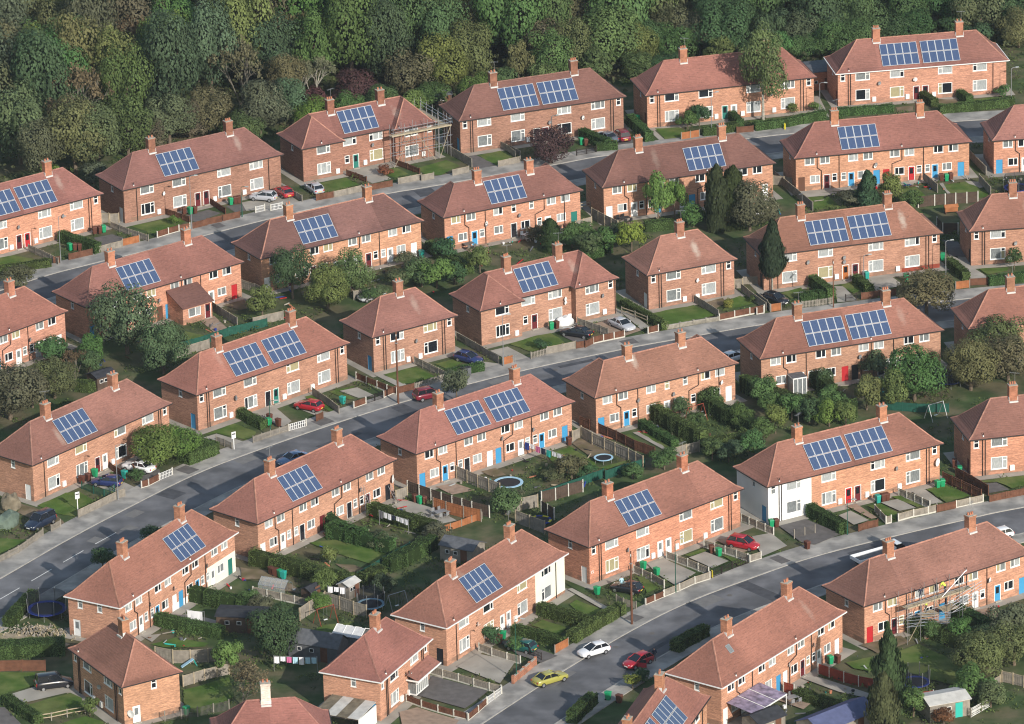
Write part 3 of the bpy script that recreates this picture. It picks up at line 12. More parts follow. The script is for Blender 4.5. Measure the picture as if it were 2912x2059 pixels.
SURF=[('lawn', [(-70.44, 44.95),(-68.71, 45.74),(-65.7, 44.11),(-65.61, 42.71),(-70.14, 40.29)]),('tarmac', [(-57.85, 51.94),(-55.3, 53.16),(-52.9, 50.85),(-56.53, 48.54)]),('lawn', [(-52.83, 56.3),(-48.34, 58.82),(-46.08, 59.85),(-44.69, 58.06),(-49.23, 52.69),(-51.96, 55.28)]),('tarmac', [(-45.74, 59.58),(-42.21, 62.19),(-40.34, 60.6),(-43.67, 57.02)]),('tarmac', [(-39.78, 63.46),(-36.99, 64.21),(-35.94, 62.18),(-38.2, 60.43)]),('concrete', [(-37.61, 64.74),(-32.71, 67.28),(-30.54, 66.62),(-28.98, 63.57),(-31.75, 61.85),(-36.84, 61.29)]),('lawn', [(-26.82, 71.86),(-23.02, 74.03),(-21.06, 70.9),(-24.43, 68.22),(-26.09, 68.35)]),('concrete', [(-22.05, 75.94),(-19.05, 77.7),(-16.5, 73.01),(-19.15, 71.25)]),('lawn', [(-18.54, 76.66),(-16.04, 77.96),(-14.01, 74.8),(-16.0, 73.47)]),('lawn', [(-12.85, 77.2),(-8.66, 80.38),(-6.65, 77.71),(-9.49, 73.94),(-11.67, 74.61)]),('tarmac', [(-6.47, 81.21),(-4.45, 82.31),(-1.45, 77.79),(-4.48, 76.03)]),('lawn', [(-3.94, 82.02),(-0.9, 83.8),(0.76, 80.88),(-1.29, 76.77)]),('tarmac', [(16.28, 86.99),(18.32, 87.08),(18.24, 84.28),(16.0, 82.68)]),('lawn', [(21.67, 91.69),(25.25, 91.91),(27.96, 87.06),(23.35, 85.9)]),('concrete', [(20.64, 91.26),(21.41, 91.45),(23.11, 86.18),(22.34, 85.88)]),('concrete', [(45.11, 103.89),(46.17, 104.34),(47.18, 94.79),(46.13, 94.35)]),('soil', [(57.12, 98.15),(59.73, 98.72),(59.57, 96.38),(57.14, 95.79)]),('soil', [(62.49, 101.4),(66.07, 101.1),(66.43, 98.96),(63.49, 98.68)]),('lawn', [(68.46, 100.9),(72.64, 101.61),(73.02, 100.0),(68.68, 99.3)]),('lawn', [(41.45, 60.42),(44.95, 61.12),(46.64, 56.15),(42.64, 55.02)]),('concrete', [(40.71, 61.94),(46.35, 62.47),(46.44, 61.24),(40.96, 60.46)]),('lawn', [(54.91, 62.27),(57.67, 64.01),(58.81, 59.05),(56.91, 57.75)]),('lawn', [(61.65, 64.18),(64.72, 65.41),(67.79, 60.28),(67.16, 58.63),(62.86, 58.24),(62.33, 59.98)]),('concrete', [(64.74, 65.65),(67.64, 64.68),(67.84, 62.95),(65.46, 62.17)]),('concrete', [(61.03, 64.72),(61.55, 65.07),(62.37, 60.46),(61.93, 60.16)]),('lawn', [(7.33, 48.28),(11.44, 50.32),(12.23, 49.07),(10.07, 47.12),(7.44, 44.98)]),('paving', [(14.1, 52.49),(18.18, 52.4),(19.11, 50.67),(15.8, 49.03)]),('paving', [(-6.56, 44.66),(-2.99, 45.32),(-2.68, 42.49),(-5.27, 41.3)]),('soil', [(-38.97, 23.86),(-36.02, 25.87),(-34.2, 23.05),(-36.38, 21.88)]),('lawn', [(-43.84, 14.52),(-40.64, 12.53),(-40.84, 9.51),(-43.17, 9.25)]),('paving', [(-41.96, 18.76),(-39.95, 19.94),(-37.39, 13.6),(-39.4, 12.88)]),('lawn', [(-59.86, -45.21),(-56.56, -41.23),(-54.81, -40.97),(-52.73, -44.18),(-54.65, -49.36),(-57.36, -47.85)]),('concrete', [(-54.07, -38.32),(-49.34, -38.26),(-47.31, -40.73),(-48.91, -42.73)]),('tarmac', [(-48.47, -34.82),(-45.08, -34.28),(-44.71, -36.07),(-46.99, -38.04)]),('soil', [(-62.11, -44.29),(-59.64, -46.37),(-57.33, -48.42),(-55.99, -51.53),(-57.99, -52.14),(-62.21, -47.32)]),('lawn', [(-64.17, -55.44),(-60.36, -56.07),(-63.82, -60.63)]),('lawn', [(-39.84, -22.96),(-36.05, -19.4),(-33.09, -22.44),(-33.61, -25.61),(-38.06, -22.49)]),('concrete', [(-39.81, -23.97),(-38.2, -22.68),(-33.73, -26.4),(-35.48, -28.07),(-36.42, -26.61)]),('concrete', [(-34.62, -14.62),(-31.0, -13.65),(-28.6, -19.13),(-29.76, -21.07)]),('lawn', [(-27.11, -10.63),(-26.21, -10.08),(-22.45, -16.32),(-23.05, -16.68),(-25.07, -14.08)]),('concrete', [(-28.72, -13.81),(-25.2, -15.3),(-23.2, -17.08),(-24.38, -18.62)]),('concrete', [(-22.57, -8.89),(-20.29, -7.81),(-17.81, -11.11),(-20.09, -11.56)]),('lawn', [(-23.94, -9.21),(-20.91, -7.14),(-20.6, -7.71),(-22.79, -9.08),(-20.55, -11.73),(-21.3, -12.09)]),('lawn', [(-16.81, -3.46),(-13.9, -1.57),(-12.52, -1.25),(-10.05, -4.8),(-12.96, -6.68),(-14.33, -7.0)]),('lawn', [(-10.21, -0.15),(-7.74, 1.37),(-6.51, 0.0),(-8.51, -2.18)]),('concrete', [(-18.2, -3.36),(-17.28, -3.22),(-13.87, -7.24),(-14.78, -8.22)]),('concrete', [(-6.36, -1.7),(-3.88, 0.23),(-0.2, -1.31),(-0.21, -3.21),(-3.91, -4.83),(-5.3, -5.57)]),('concrete', [(-2.87, 4.11),(-0.54, 5.43),(2.28, 1.16),(0.18, -0.59)]),('lawn', [(-0.37, 6.5),(3.39, 9.24),(5.27, 9.97),(7.08, 6.37),(5.03, 4.37),(2.54, 3.28)]),('tarmac', [(6.66, 9.0),(8.08, 9.76),(10.8, 5.88),(9.38, 4.91)]),('paving', [(10.32, 12.42),(13.19, 14.61),(17.61, 10.35),(15.05, 8.15),(13.37, 9.14)]),('concrete', [(14.82, 17.13),(15.77, 17.5),(18.57, 11.14),(17.3, 10.59)]),('lawn', [(19.04, 16.37),(24.64, 19.04),(27.63, 15.06),(21.25, 11.82)]),('lawn', [(29.75, 20.88),(31.07, 22.12),(32.66, 18.88),(28.31, 16.33)]),('soil', [(26.08, 19.82),(28.67, 21.4),(29.07, 19.59),(27.57, 17.49)]),('lawn', [(36.62, 22.59),(39.42, 24.62),(39.91, 21.89),(37.78, 20.49)]),('concrete', [(43.86, 24.73),(45.12, 24.63),(46.69, 19.15),(43.98, 18.55)]),('lawn', [(44.83, 25.1),(46.68, 26.77),(47.57, 23.1),(46.38, 21.76)]),('concrete', [(48.6, 27.07),(51.7, 28.19),(53.35, 24.45),(49.43, 22.51)]),('concrete', [(60.02, 35.32),(61.1, 34.78),(64.67, 27.2),(64.54, 25.63),(62.46, 25.33),(60.86, 31.59)]),('tarmac', [(59.69, 41.85),(61.87, 40.74),(62.69, 34.66),(60.34, 35.3)]),('lawn', [(63.93, 29.98),(67.93, 30.13),(67.66, 28.79),(64.86, 27.64)]),('concrete', [(-15.82, -48.67),(-13.94, -46.52),(-9.99, -49.83),(-7.37, -53.78),(-9.98, -55.1),(-12.31, -51.56)]),('lawn', [(-18.14, -50.02),(-14.65, -49.51),(-9.4, -55.89),(-11.85, -57.95),(-18.11, -53.04)]),('paving', [(-10.0, -42.58),(-7.64, -41.59),(-5.01, -44.09),(-7.94, -45.41)]),('soil', [(-4.24, -37.96),(-2.46, -36.91),(-1.15, -39.34),(-2.63, -40.01)]),('lawn', [(4.17, -32.68),(7.18, -30.52),(9.62, -35.03),(10.74, -37.85),(13.9, -35.73),(14.18, -36.34),(11.76, -38.31),(7.8, -37.25),(4.86, -35.87)]),('soil', [(7.35, -29.34),(8.29, -27.42),(12.05, -32.45),(12.28, -35.22),(10.21, -35.08),(8.07, -30.98)]),('lawn', [(13.51, -27.79),(14.74, -26.68),(18.12, -33.28),(17.78, -34.63)]),('concrete', [(15.2, -26.32),(15.95, -25.97),(20.21, -33.04),(19.46, -33.18)]),('lawn', [(16.09, -26.38),(16.7, -26.02),(20.1, -31.84),(19.78, -32.61)]),('lawn', [(-25.53, -59.58),(-21.65, -58.74),(-15.41, -64.32),(-17.24, -67.47),(-22.3, -63.12)]),('soil', [(-22.25, -66.4),(-19.95, -66.92),(-18.22, -68.49),(-20.35, -69.43)]),('soil', [(-32.21, -67.54),(-30.33, -68.75),(-26.37, -74.04),(-25.63, -75.52),(-30.78, -73.03)]),('lawn', [(-23.62, -85.13),(-19.86, -84.34),(-19.69, -86.78),(-22.72, -88.82),(-25.24, -87.62)]),('lawn', [(-43.74, -89.31),(-40.9, -87.44),(-36.93, -89.42),(-37.31, -90.42),(-42.17, -90.27)]),('concrete', [(-44.96, -86.82),(-42.61, -86.29),(-43.63, -88.63)]),('concrete', [(-41.43, -80.98),(-39.2, -80.6),(-35.46, -83.3),(-36.12, -84.64),(-39.7, -82.32)]),('soil', [(-33.86, -66.7),(-30.49, -68.02),(-30.42, -70.54),(-33.6, -70.69)]),('lawn', [(-39.33, -102.76),(-34.11, -99.44),(-33.38, -105.13),(-37.31, -109.47),(-38.95, -109.04)]),('lawn', [(-61.62, -96.29),(-57.05, -96.59),(-56.57, -99.97),(-60.5, -102.87),(-61.17, -102.99)]),('concrete', [(-60.34, -103.21),(-56.67, -100.63),(-52.92, -101.54),(-52.73, -102.55),(-58.02, -105.34)]),('lawn', [(-57.71, -106.02),(-52.58, -102.72),(-51.13, -104.31),(-50.95, -107.77),(-53.85, -109.22),(-55.71, -109.91)]),('lawn', [(-53.71, -111.66),(-50.45, -109.44),(-48.2, -111.21),(-48.29, -112.01)]),('gravel', [(-62.38, -84.62),(-57.71, -85.63),(-53.36, -88.67),(-54.12, -89.99),(-62.18, -87.74)]),('tarmac', [(-60.95, -106.3),(-60.0, -106.36),(-57.65, -111.41),(-60.63, -111.22)]),('concrete', [(-7.44, -98.17),(-4.95, -94.61),(-0.56, -97.27),(-2.4, -103.35),(-5.39, -100.32)]),('tarmac', [(-12.08, -106.03),(-10.32, -100.66),(-3.78, -105.41),(-5.7, -108.91),(-6.52, -110.16)]),('paving', [(-14.09, -110.65),(-12.07, -109.48),(-7.2, -113.37),(-8.01, -115.9),(-13.65, -115.54)]),('lawn', [(1.41, -86.81),(2.82, -85.17),(5.71, -87.79),(4.84, -89.8)]),('lawn', [(6.12, -80.84),(6.98, -79.49),(10.0, -82.86),(8.28, -84.83)]),('concrete', [(5.92, -76.23),(6.49, -75.91),(10.85, -82.21),(10.69, -83.08),(9.74, -82.14)]),('tarmac', [(-2.39, -91.03),(-0.18, -91.52),(4.46, -95.92),(2.51, -97.81),(-0.22, -95.27)]),('concrete', [(15.73, -69.0),(18.18, -68.08),(21.59, -72.29),(19.05, -76.05),(16.91, -72.33)]),('lawn', [(14.34, -72.87),(15.32, -73.3),(17.06, -76.63),(15.46, -78.12)]),('concrete', [(20.91, -67.54),(22.97, -65.86),(25.7, -68.96),(23.63, -70.99)]),('lawn', [(20.37, -66.78),(22.87, -64.76),(23.27, -65.52),(21.06, -67.19)]),('lawn', [(24.92, -67.09),(27.82, -69.29),(26.92, -70.49)]),('paving', [(24.4, -62.29),(26.0, -61.66),(29.58, -65.22),(27.23, -66.52)]),('concrete', [(28.88, -61.49),(31.23, -60.55),(33.03, -64.72),(29.88, -67.79),(29.43, -65.21)]),('tarmac', [(32.34, -58.41),(35.76, -56.41),(39.8, -61.52),(36.47, -64.6),(34.8, -63.75)]),('concrete', [(39.86, -55.57),(41.39, -54.17),(43.51, -57.32),(41.55, -58.68)]),('paving', [(41.04, -52.64),(42.25, -51.97),(44.56, -56.65),(43.82, -56.97)]),('lawn', [(43.65, -52.83),(45.28, -52.18),(47.13, -54.95),(46.82, -57.55)]),('concrete', [(45.31, -51.81),(47.55, -50.83),(49.53, -53.8),(47.44, -54.67)]),('lawn', [(46.73, -50.01),(47.92, -49.72),(50.29, -53.29),(49.69, -53.62)]),('lawn', [(51.24, -48.04),(53.68, -46.68),(56.47, -50.32),(53.41, -52.38)]),('concrete', [(49.45, -48.68),(51.1, -48.03),(52.97, -52.34),(51.34, -52.8)]),('lawn', [(57.52, -46.19),(60.39, -45.05),(64.73, -44.0),(64.44, -47.44),(61.87, -48.41),(60.15, -46.18)]),('tarmac', [(57.61, -46.96),(60.14, -46.37),(61.55, -48.77),(58.99, -49.73)]),('soil', [(40.05, -95.22),(45.04, -92.82),(46.02, -94.59),(41.96, -97.72)]),('lawn', [(44.17, -97.53),(46.94, -95.33),(51.69, -101.73),(50.45, -107.31),(47.19, -105.44),(44.02, -101.89)]),('lawn', [(38.1, -100.16),(41.48, -98.7),(41.48, -103.06),(38.96, -101.9)]),('paving', [(29.27, -109.87),(31.79, -108.39),(33.39, -111.45),(32.49, -113.02)]),('concrete', [(32.69, -104.15),(34.61, -103.95),(40.55, -109.29),(40.07, -110.41),(36.81, -108.39)]),('paving', [(54.57, -85.85),(56.15, -85.26),(58.09, -88.87),(55.95, -89.59)])]
ROADS={'A': [(-76.0, -88.0),(-74.52, -85.73),(-72.41, -82.5),(-69.94, -78.73),(-67.37, -74.8),(-64.97, -71.12),(-63.0, -68.1),(-61.48, -65.75),(-60.2, -63.76),(-59.08, -62.01),(-58.06, -60.42),(-57.06, -58.88),(-56.0, -57.3),(-54.94, -55.74),(-53.94, -54.3),(-52.97, -52.91),(-51.97, -51.5),(-50.89, -50.02),(-49.7, -48.4),(-48.35, -46.56),(-46.87, -44.55),(-45.33, -42.46),(-43.76, -40.39),(-42.23, -38.44),(-40.8, -36.7),(-39.5, -35.23),(-38.31, -33.95),(-37.16, -32.79),(-35.98, -31.67),(-34.71, -30.5),(-33.3, -29.2),(-31.71, -27.75),(-29.98, -26.21),(-28.16, -24.62),(-26.31, -23.03),(-24.47, -21.47),(-22.7, -20.0),(-21.03, -18.63),(-19.42, -17.33),(-17.83, -16.06),(-16.2, -14.81),(-14.47, -13.53),(-12.6, -12.2),(-10.54, -10.79),(-8.34, -9.32),(-6.04, -7.83),(-3.7, -6.36),(-1.37, -4.93),(0.9, -3.6),(3.18, -2.33),(5.52, -1.09),(7.85, 0.09),(10.09, 1.2),(12.17, 2.21),(14.0, 3.1),(15.42, 3.79),(16.46, 4.28),(17.33, 4.67),(18.25, 5.06),(19.44, 5.53),(21.1, 6.2),(23.24, 7.08),(25.69, 8.1),(28.41, 9.22),(31.34, 10.37),(34.45, 11.52),(37.7, 12.6),(41.15, 13.65),(44.84, 14.71),(48.72, 15.76),(52.7, 16.77),(56.72, 17.73),(60.7, 18.6),(64.96, 19.42),(69.6, 20.2),(74.29, 20.93),(78.65, 21.57),(82.34, 22.1),(85.0, 22.5)], 'B': [(-12.0, -126.0),(-11.01, -124.46),(-9.64, -122.31),(-8.03, -119.77),(-6.29, -117.07),(-4.57, -114.4),(-3.0, -112.0),(-1.56, -109.82),(-0.14, -107.69),(1.26, -105.61),(2.64, -103.56),(4.02, -101.56),(5.4, -99.6),(6.78, -97.66),(8.17, -95.74),(9.54, -93.86),(10.9, -92.05),(12.22, -90.32),(13.5, -88.7),(14.7, -87.21),(15.83, -85.85),(16.93, -84.58),(18.03, -83.35),(19.17, -82.14),(20.4, -80.9),(21.74, -79.63),(23.16, -78.37),(24.62, -77.11),(26.09, -75.89),(27.53, -74.71),(28.9, -73.6),(30.17, -72.57),(31.35, -71.61),(32.5, -70.7),(33.67, -69.81),(34.92, -68.92),(36.3, -68.0),(37.85, -67.03),(39.56, -66.04),(41.33, -65.04),(43.11, -64.07),(44.82, -63.15),(46.4, -62.3),(47.81, -61.55),(49.1, -60.87),(50.33, -60.25),(51.54, -59.65),(52.78, -59.04),(54.1, -58.4),(55.35, -57.77),(56.46, -57.17),(57.6, -56.56),(58.94, -55.91),(60.65, -55.17),(62.9, -54.3),(66.07, -53.18),(70.1, -51.83),(74.5, -50.39),(78.78, -49.01),(82.44, -47.83),(85.0, -47.0)], 'C': [(-80.0, 22.0),(-78.3, 23.6),(-75.88, 25.9),(-73.04, 28.57),(-70.11, 31.33),(-67.39, 33.84),(-65.2, 35.8),(-63.59, 37.16),(-62.32, 38.16),(-61.27, 38.91),(-60.3, 39.56),(-59.29, 40.21),(-58.1, 41.0),(-56.72, 41.92),(-55.26, 42.86),(-53.74, 43.82),(-52.23, 44.77),(-50.77, 45.7),(-49.4, 46.6),(-48.14, 47.45),(-46.96, 48.28),(-45.82, 49.08),(-44.7, 49.88),(-43.57, 50.68),(-42.4, 51.5),(-41.2, 52.34),(-40.0, 53.18),(-38.78, 54.03),(-37.55, 54.89),(-36.29, 55.74),(-35.0, 56.6),(-33.69, 57.46),(-32.37, 58.33),(-31.03, 59.19),(-29.65, 60.06),(-28.21, 60.93),(-26.7, 61.8),(-25.04, 62.7),(-23.23, 63.64),(-21.37, 64.59),(-19.54, 65.49),(-17.86, 66.31),(-16.4, 67.0),(-15.36, 67.48),(-14.69, 67.75),(-14.16, 67.94),(-13.52, 68.16),(-12.55, 68.54),(-11.0, 69.2),(-8.67, 70.22),(-5.7, 71.54),(-2.39, 73.01),(0.96, 74.5),(4.05, 75.87),(6.6, 77.0),(8.42, 77.84),(9.7, 78.48),(10.74, 79.01),(11.8, 79.5),(13.16, 80.04),(15.1, 80.7),(17.83, 81.53),(21.18, 82.47),(24.83, 83.46),(28.47, 84.43),(31.8, 85.29),(34.5, 86.0),(36.32, 86.5),(37.46, 86.83),(38.29, 87.07),(39.16, 87.29),(40.44, 87.54),(42.5, 87.9),(45.42, 88.39),(48.93, 88.95),(52.86, 89.56),(57.01, 90.16),(61.22, 90.72),(65.3, 91.2),(69.59, 91.61),(74.31, 91.98),(79.07, 92.31),(83.53, 92.59),(87.29, 92.82),(90.0, 93.0)]}
FRONT_LINE=[(-76.0, -81.0),(-74.59, -78.98),(-72.6, -76.15),(-70.26, -72.81),(-67.79, -69.3),(-65.43, -65.92),(-63.4, -63.0),(-61.66, -60.48),(-60.03, -58.09),(-58.51, -55.83),(-57.08, -53.73),(-55.74, -51.78),(-54.5, -50.0),(-53.41, -48.47),(-52.48, -47.19),(-51.65, -46.06),(-50.84, -45.0),(-49.98, -43.91),(-49.0, -42.7),(-47.9, -41.36),(-46.73, -39.97),(-45.52, -38.55),(-44.27, -37.12),(-42.99, -35.7),(-41.7, -34.3),(-40.38, -32.91),(-39.01, -31.52),(-37.61, -30.13),(-36.21, -28.77),(-34.84, -27.45),(-33.5, -26.2),(-32.18, -25.0),(-30.87, -23.84),(-29.57, -22.72),(-28.31, -21.66),(-27.11, -20.65),(-26.0, -19.7),(-25.02, -18.85),(-24.17, -18.11),(-23.38, -17.43),(-22.58, -16.75),(-21.71, -16.03),(-20.7, -15.2),(-19.62, -14.31),(-18.53, -13.39),(-17.37, -12.42),(-16.08, -11.39),(-14.57, -10.26),(-12.8, -9.0),(-10.57, -7.51),(-7.91, -5.78),(-5.04, -3.95),(-2.19, -2.17),(0.4, -0.57),(2.5, 0.7),(4.05, 1.58),(5.2, 2.19),(6.11, 2.6),(6.89, 2.93),(7.67, 3.26),(8.6, 3.7),(9.66, 4.24),(10.74, 4.79),(11.82, 5.36),(12.91, 5.92),(13.97, 6.47),(15.0, 7.0),(15.9, 7.48),(16.67, 7.9),(17.42, 8.31),(18.26, 8.75),(19.32, 9.27),(20.7, 9.9),(22.52, 10.71),(24.72, 11.68),(27.12, 12.72),(29.58, 13.76),(31.93, 14.71),(34.0, 15.5),(35.64, 16.08),(36.96, 16.49),(38.16, 16.83),(39.47, 17.15),(41.11, 17.55),(43.3, 18.1),(46.15, 18.85),(49.51, 19.73),(53.2, 20.69),(57.04, 21.66),(60.87, 22.55),(64.5, 23.3),(68.19, 23.93),(72.14, 24.49),(76.08, 24.97),(79.71, 25.39),(82.78, 25.74),(85.0, 26.0)]
BINS=[('brown', (-57.76, 53.36), 'below the first top-row house'),('brown', (-57.11, 53.54), 'below the first top-row house'),('green', (-56.51, 53.97), 'below the first top-row house'),('green', (-60.84, 47.0), 'below the first top-row house'),('brown', (-60.19, 46.95), 'below the first top-row house'),('brown', (-59.53, 46.9), 'below the first top-row house'),('brown', (-45.53, 60.52), 'below the second top-row house'),('brown', (-44.05, 60.65), 'below the second top-row house'),('green', (-44.7, 60.46), 'below the second top-row house'),('green', (-39.1, 63.89), 'below the second top-row house'),('brown', (-38.4, 64.32), 'below the second top-row house'),('brown', (-37.91, 64.52), 'below the second top-row house'),('green', (10.83, 85.39), 'below the fourth top-row house'),('brown', (11.5, 84.93), 'below the fourth top-row house'),('brown', (61.45, 65.9), 'below the sixth second-row house'),('brown', (62.76, 66.19), 'below the sixth second-row house'),('green', (62.13, 65.74), 'below the sixth second-row house'),('green', (19.21, 94.74), 'below the fifth top-row house'),('green', (5.38, 11.48), 'below the fourth third-row house'),('brown', (6.08, 11.73), 'below the fourth third-row house'),('brown', (7.92, 49.17), 'below the fourth second-row house'),('green', (59.26, 33.77), 'right of the sixth third-row house'),('teal', (48.46, 27.31), 'below the sixth third-row house'),('green', (53.7, 26.0), 'below the sixth third-row house'),('brown', (-31.47, -18.92), 'below the second third-row house'),('green', (-31.51, -20.34), 'below the second third-row house'),('brown', (-30.3, -20.63), 'below the second third-row house'),('teal', (-22.12, -13.47), 'below the second third-row house'),('green', (-11.96, -47.99), 'below the second fourth-row house'),('brown', (-12.55, -47.38), 'below the second fourth-row house'),('brown', (-11.45, -48.03), 'below the second fourth-row house'),('green', (-53.12, -36.05), 'below the first third-row house'),('brown', (-54.66, -38.28), 'below the first third-row house'),('brown', (-53.89, -37.56), 'below the first third-row house'),('teal', (-49.33, -36.91), 'below the first third-row house'),('brown', (6.97, -29.71), 'below the third fourth-row house'),('teal', (44.96, -51.59), 'below the third fifth-row house'),('brown', (45.63, -51.26), 'below the third fifth-row house'),('brown', (46.11, -51.03), 'below the third fifth-row house'),('green', (52.68, -47.38), 'below the third fifth-row house'),('green', (53.33, -47.04), 'below the third fifth-row house'),('green', (55.79, -42.98), 'left of the fourth fifth-row house'),('brown', (55.3, -40.62), 'left of the fourth fifth-row house'),('green', (31.39, -58.53), 'below the third fifth-row house'),('brown', (32.02, -58.39), 'below the third fifth-row house'),('brown', (35.44, -65.62), 'below the third fifth-row house'),('green', (36.32, -100.11), 'below the second lowest-row house'),('brown', (37.16, -99.93), 'below the second lowest-row house'),('brown', (-29.96, -69.13), 'right of the first fourth-row house'),('brown', (-29.45, -69.6), 'below the first fourth-row house'),('green', (-28.84, -70.11), 'below the first fourth-row house'),('teal', (-28.46, -70.5), 'below the first fourth-row house'),('green', (-1.95, -90.38), 'below the first fifth-row house'),('brown', (-2.38, -91.55), 'below the first fifth-row house'),('green', (9.48, -77.89), 'left of the second fifth-row house'),('green', (15.26, -70.6), 'below the second fifth-row house'),('green', (16.83, -72.61), 'below the second fifth-row house'),('brown', (23.75, -66.1), 'below the second fifth-row house'),('green', (24.57, -67.06), 'below the second fifth-row house'),('brown', (11.35, -109.52), 'left of the second lowest-row house'),('green', (10.08, -108.62), 'left of the second lowest-row house'),('green', (-38.73, -109.54), 'right of the small square house at bottom left'),('teal', (-12.05, 40.43), 'below the third second-row house'),('brown', (20.83, 66.94), 'above the fifth second-row house')]
CARS=[('hatch', 'silver', (-34.5, 65.51), 160.7, 'silver hatchback parked beside the red hatchback, in front of the top row'),('hatch', 'red', (-31.69, 67.25), 117.0, 'red hatchback between two silver cars, nose to the house'),('hatch', 'silver', (-27.4, 68.5), 116.1, 'silver hatchback beside a lawn, right of the red car'),('saloon', 'slate', (14.43, 86.96), 127.0, 'slate grey car half hidden behind a tall hedge'),('mpv', 'darkred', (16.77, 87.41), 106.6, 'dark red car on the drive beside a hedge'),('saloon', 'silver', (14.76, 11.29), -53.8, 'silver saloon on the brick paved drive'),('saloon', 'black', (8.7, 8.8), 153.7, 'black saloon parked beside a covered vehicle'),('hatch', 'navy', (-5.72, 0.43), -37.3, 'dark blue car on the drive behind a clipped hedge'),('hatch', 'black', (35.72, 19.29), -46.1, 'black car parked beside the picket fence'),('hatch', 'red', (-26.47, -15.08), 149.9, 'bright red hatchback parked on front garden'),('mpv', 'darkred', (-11.01, -12.29), 26.6, 'dark red car parked on the middle road behind a chimney'),('saloon', 'blue', (-28.11, -33.12), -141.2, 'blue car on the road behind a ridge'),('saloon', 'white', (-47.65, -34.48), 149.2, 'white saloon with sunroof beside a bush'),('hatch', 'navy', (-51.42, -39.09), 162.4, 'dark navy hatchback beside the small green net fence'),('suv', 'navyblack', (-59.1, -51.8), -129.1, 'dark blue off road car at the left edge'),('suv', 'black', (-54.58, -100.77), 16.1, 'small black off road car on concrete drive at bottom left'),('mpv', 'red', (27.68, -64.67), -30.8, 'red compact car facing the road beside a bin'),('hatch', 'black', (13.09, -77.22), 152.2, 'black hatchback beside the wooden pole'),('hatch', 'darkgreen', (0.16, -93.75), 148.8, 'dark green car behind the lowest clipped hedge'),('hatch', 'white', (8.69, -95.51), -147.9, 'white hatchback on the lower road'),('saloon', 'yellow', (3.41, -103.23), 34.1, 'yellow green coupe on the lower road'),('hatch_open', 'red', (13.83, -98.97), -137.9, 'red hatchback with its door open on the lower road'),('hatch', 'white', (58.84, -64.17), -151.4, 'white car half hidden behind the lowest right roof'),('hatch', 'white', (29.2, -1.73), 39.1, 'pale car beyond the hip of a roof on the middle road'),('hatch', 'silver', (-18.75, 24.66), -149.2, 'grey car in the overgrown back garden')]
POLES=[('pole', (-14.9, -13.79), 10.0, 'tall dark wooden pole by the brown fence panels'),('pole', (13.43, -87.09), 9.5, 'wooden telegraph pole on the lower pavement'),('pole', (43.33, 16.74), 7, 'slim wooden pole beside the picket fence'),('lamp', (48.06, 27.34), 3.5, 'short dark lamp with flat head beside a hedge'),('lamp', (45.82, 94.9), 5.3, 'street lamp on the path right of the birch'),('lamp', (74.21, 100.95), 4.7, 'street lamp beside the top right house'),('lamp', (29.78, 88.19), 6.5, 'grey street lamp in front of the birch house'),('lamp', (6.68, 87.77), 3.8, 'dark lamp post beside the purple tree'),('lamp', (-61.85, 41.96), 7, 'tall street lamp at left above the hedge'),('lampgreen', (-37.32, 58.68), 4.6, 'green lamp post beside the white railing'),('lamp', (-44.22, 54.1), 8, 'tall thin lamp post behind brown panels'),('lamp', (-49.81, -44.0), 7.5, 'grey street lamp beside the navy car'),('lampgreen', (-31.19, -24.18), 5, 'green lamp post beside the picket fence'),('lamp', (-1.12, -1.67), 7.3, 'thin street lamp beside the concrete drive'),('lampgreen', (40.59, -61.57), 4.8, 'green lamp post at the hedge end'),('lampgreen', (18.96, -78.0), 7, 'thin green lamp post behind the lower pavement'),('lampgreen', (-0.46, -102.64), 8, 'green lamp post by the brick garden wall'),('lamp', (59.25, 28.07), 5, 'street lamp beside the side path')]
MISC={'estate': [(-35.77, -28.24),(-54.71, -46.98)], 'tramp': [(11.25, -35.54),(-0.87, -43.43),(2.9, -55.08),(-56.63, -79.51),(-17.71, -80.49),(45.76, -107.45),(71.57, 60.31),(56.64, -12.58)], 'shed': [(-6.67, -65.65),(-20.39, -76.22),(-24.97, -76.98),(-23.74, -93.71),(-32.9, -84.86),(48.55, -114.71),(-9.35, 104.69),(-53.83, -4.94),(45.57, 109.19),(35.92, -119.05),(27.65, -118.52)], 'greenhouse': [(-29.33, -74.55)], 'swing': [(23.42, -22.48),(54.15, -23.9),(-14.58, -80.5),(-23.08, -84.13)], 'line': [(0.61, -32.03),(6.02, -37.52),(-28.89, -97.77),(-23.79, -98.44),(-16.94, -54.24),(-13.3, -57.48),(-39.8, -83.36),(-37.53, -84.2),(-22.91, -77.47),(-20.93, -77.96)], 'table': [(-9.4, -52.14),(2.76, 46.75),(16.22, 52.32),(31.27, -110.66),(-5.59, 43.65)], 'post': [(40.44, 89.64),(23.49, -73.67)], 'slide': [(-38.64, -95.78)], 'rubble': [(-57.19, -84.97)], 'cover': [(7.21, 13.31)], 'cover2': [(-63.29, -51.02)], 'cover3': [(-63.1, -47.26)], 'cabinet': [(-6.06, -4.89)], 'truck': [(40.65, -71.42),(46.27, -67.99)], 'person': [(15.77, -98.01),(12.47, -76.5)], 'canopy': [(26.35, -115.41)], 'tent': [(-63.19, -45.74)], 'hutch': [(61.78, 52.56)], 'worker': [(51.36, -91.52)]}
CAM_LOC=[-0.0, -778.9291, 303.8382]
CAM_PITCH=0.3719183846826948
CAM_ROLL=-0.026890057622253757
CAM_FPX=18040.362685982614

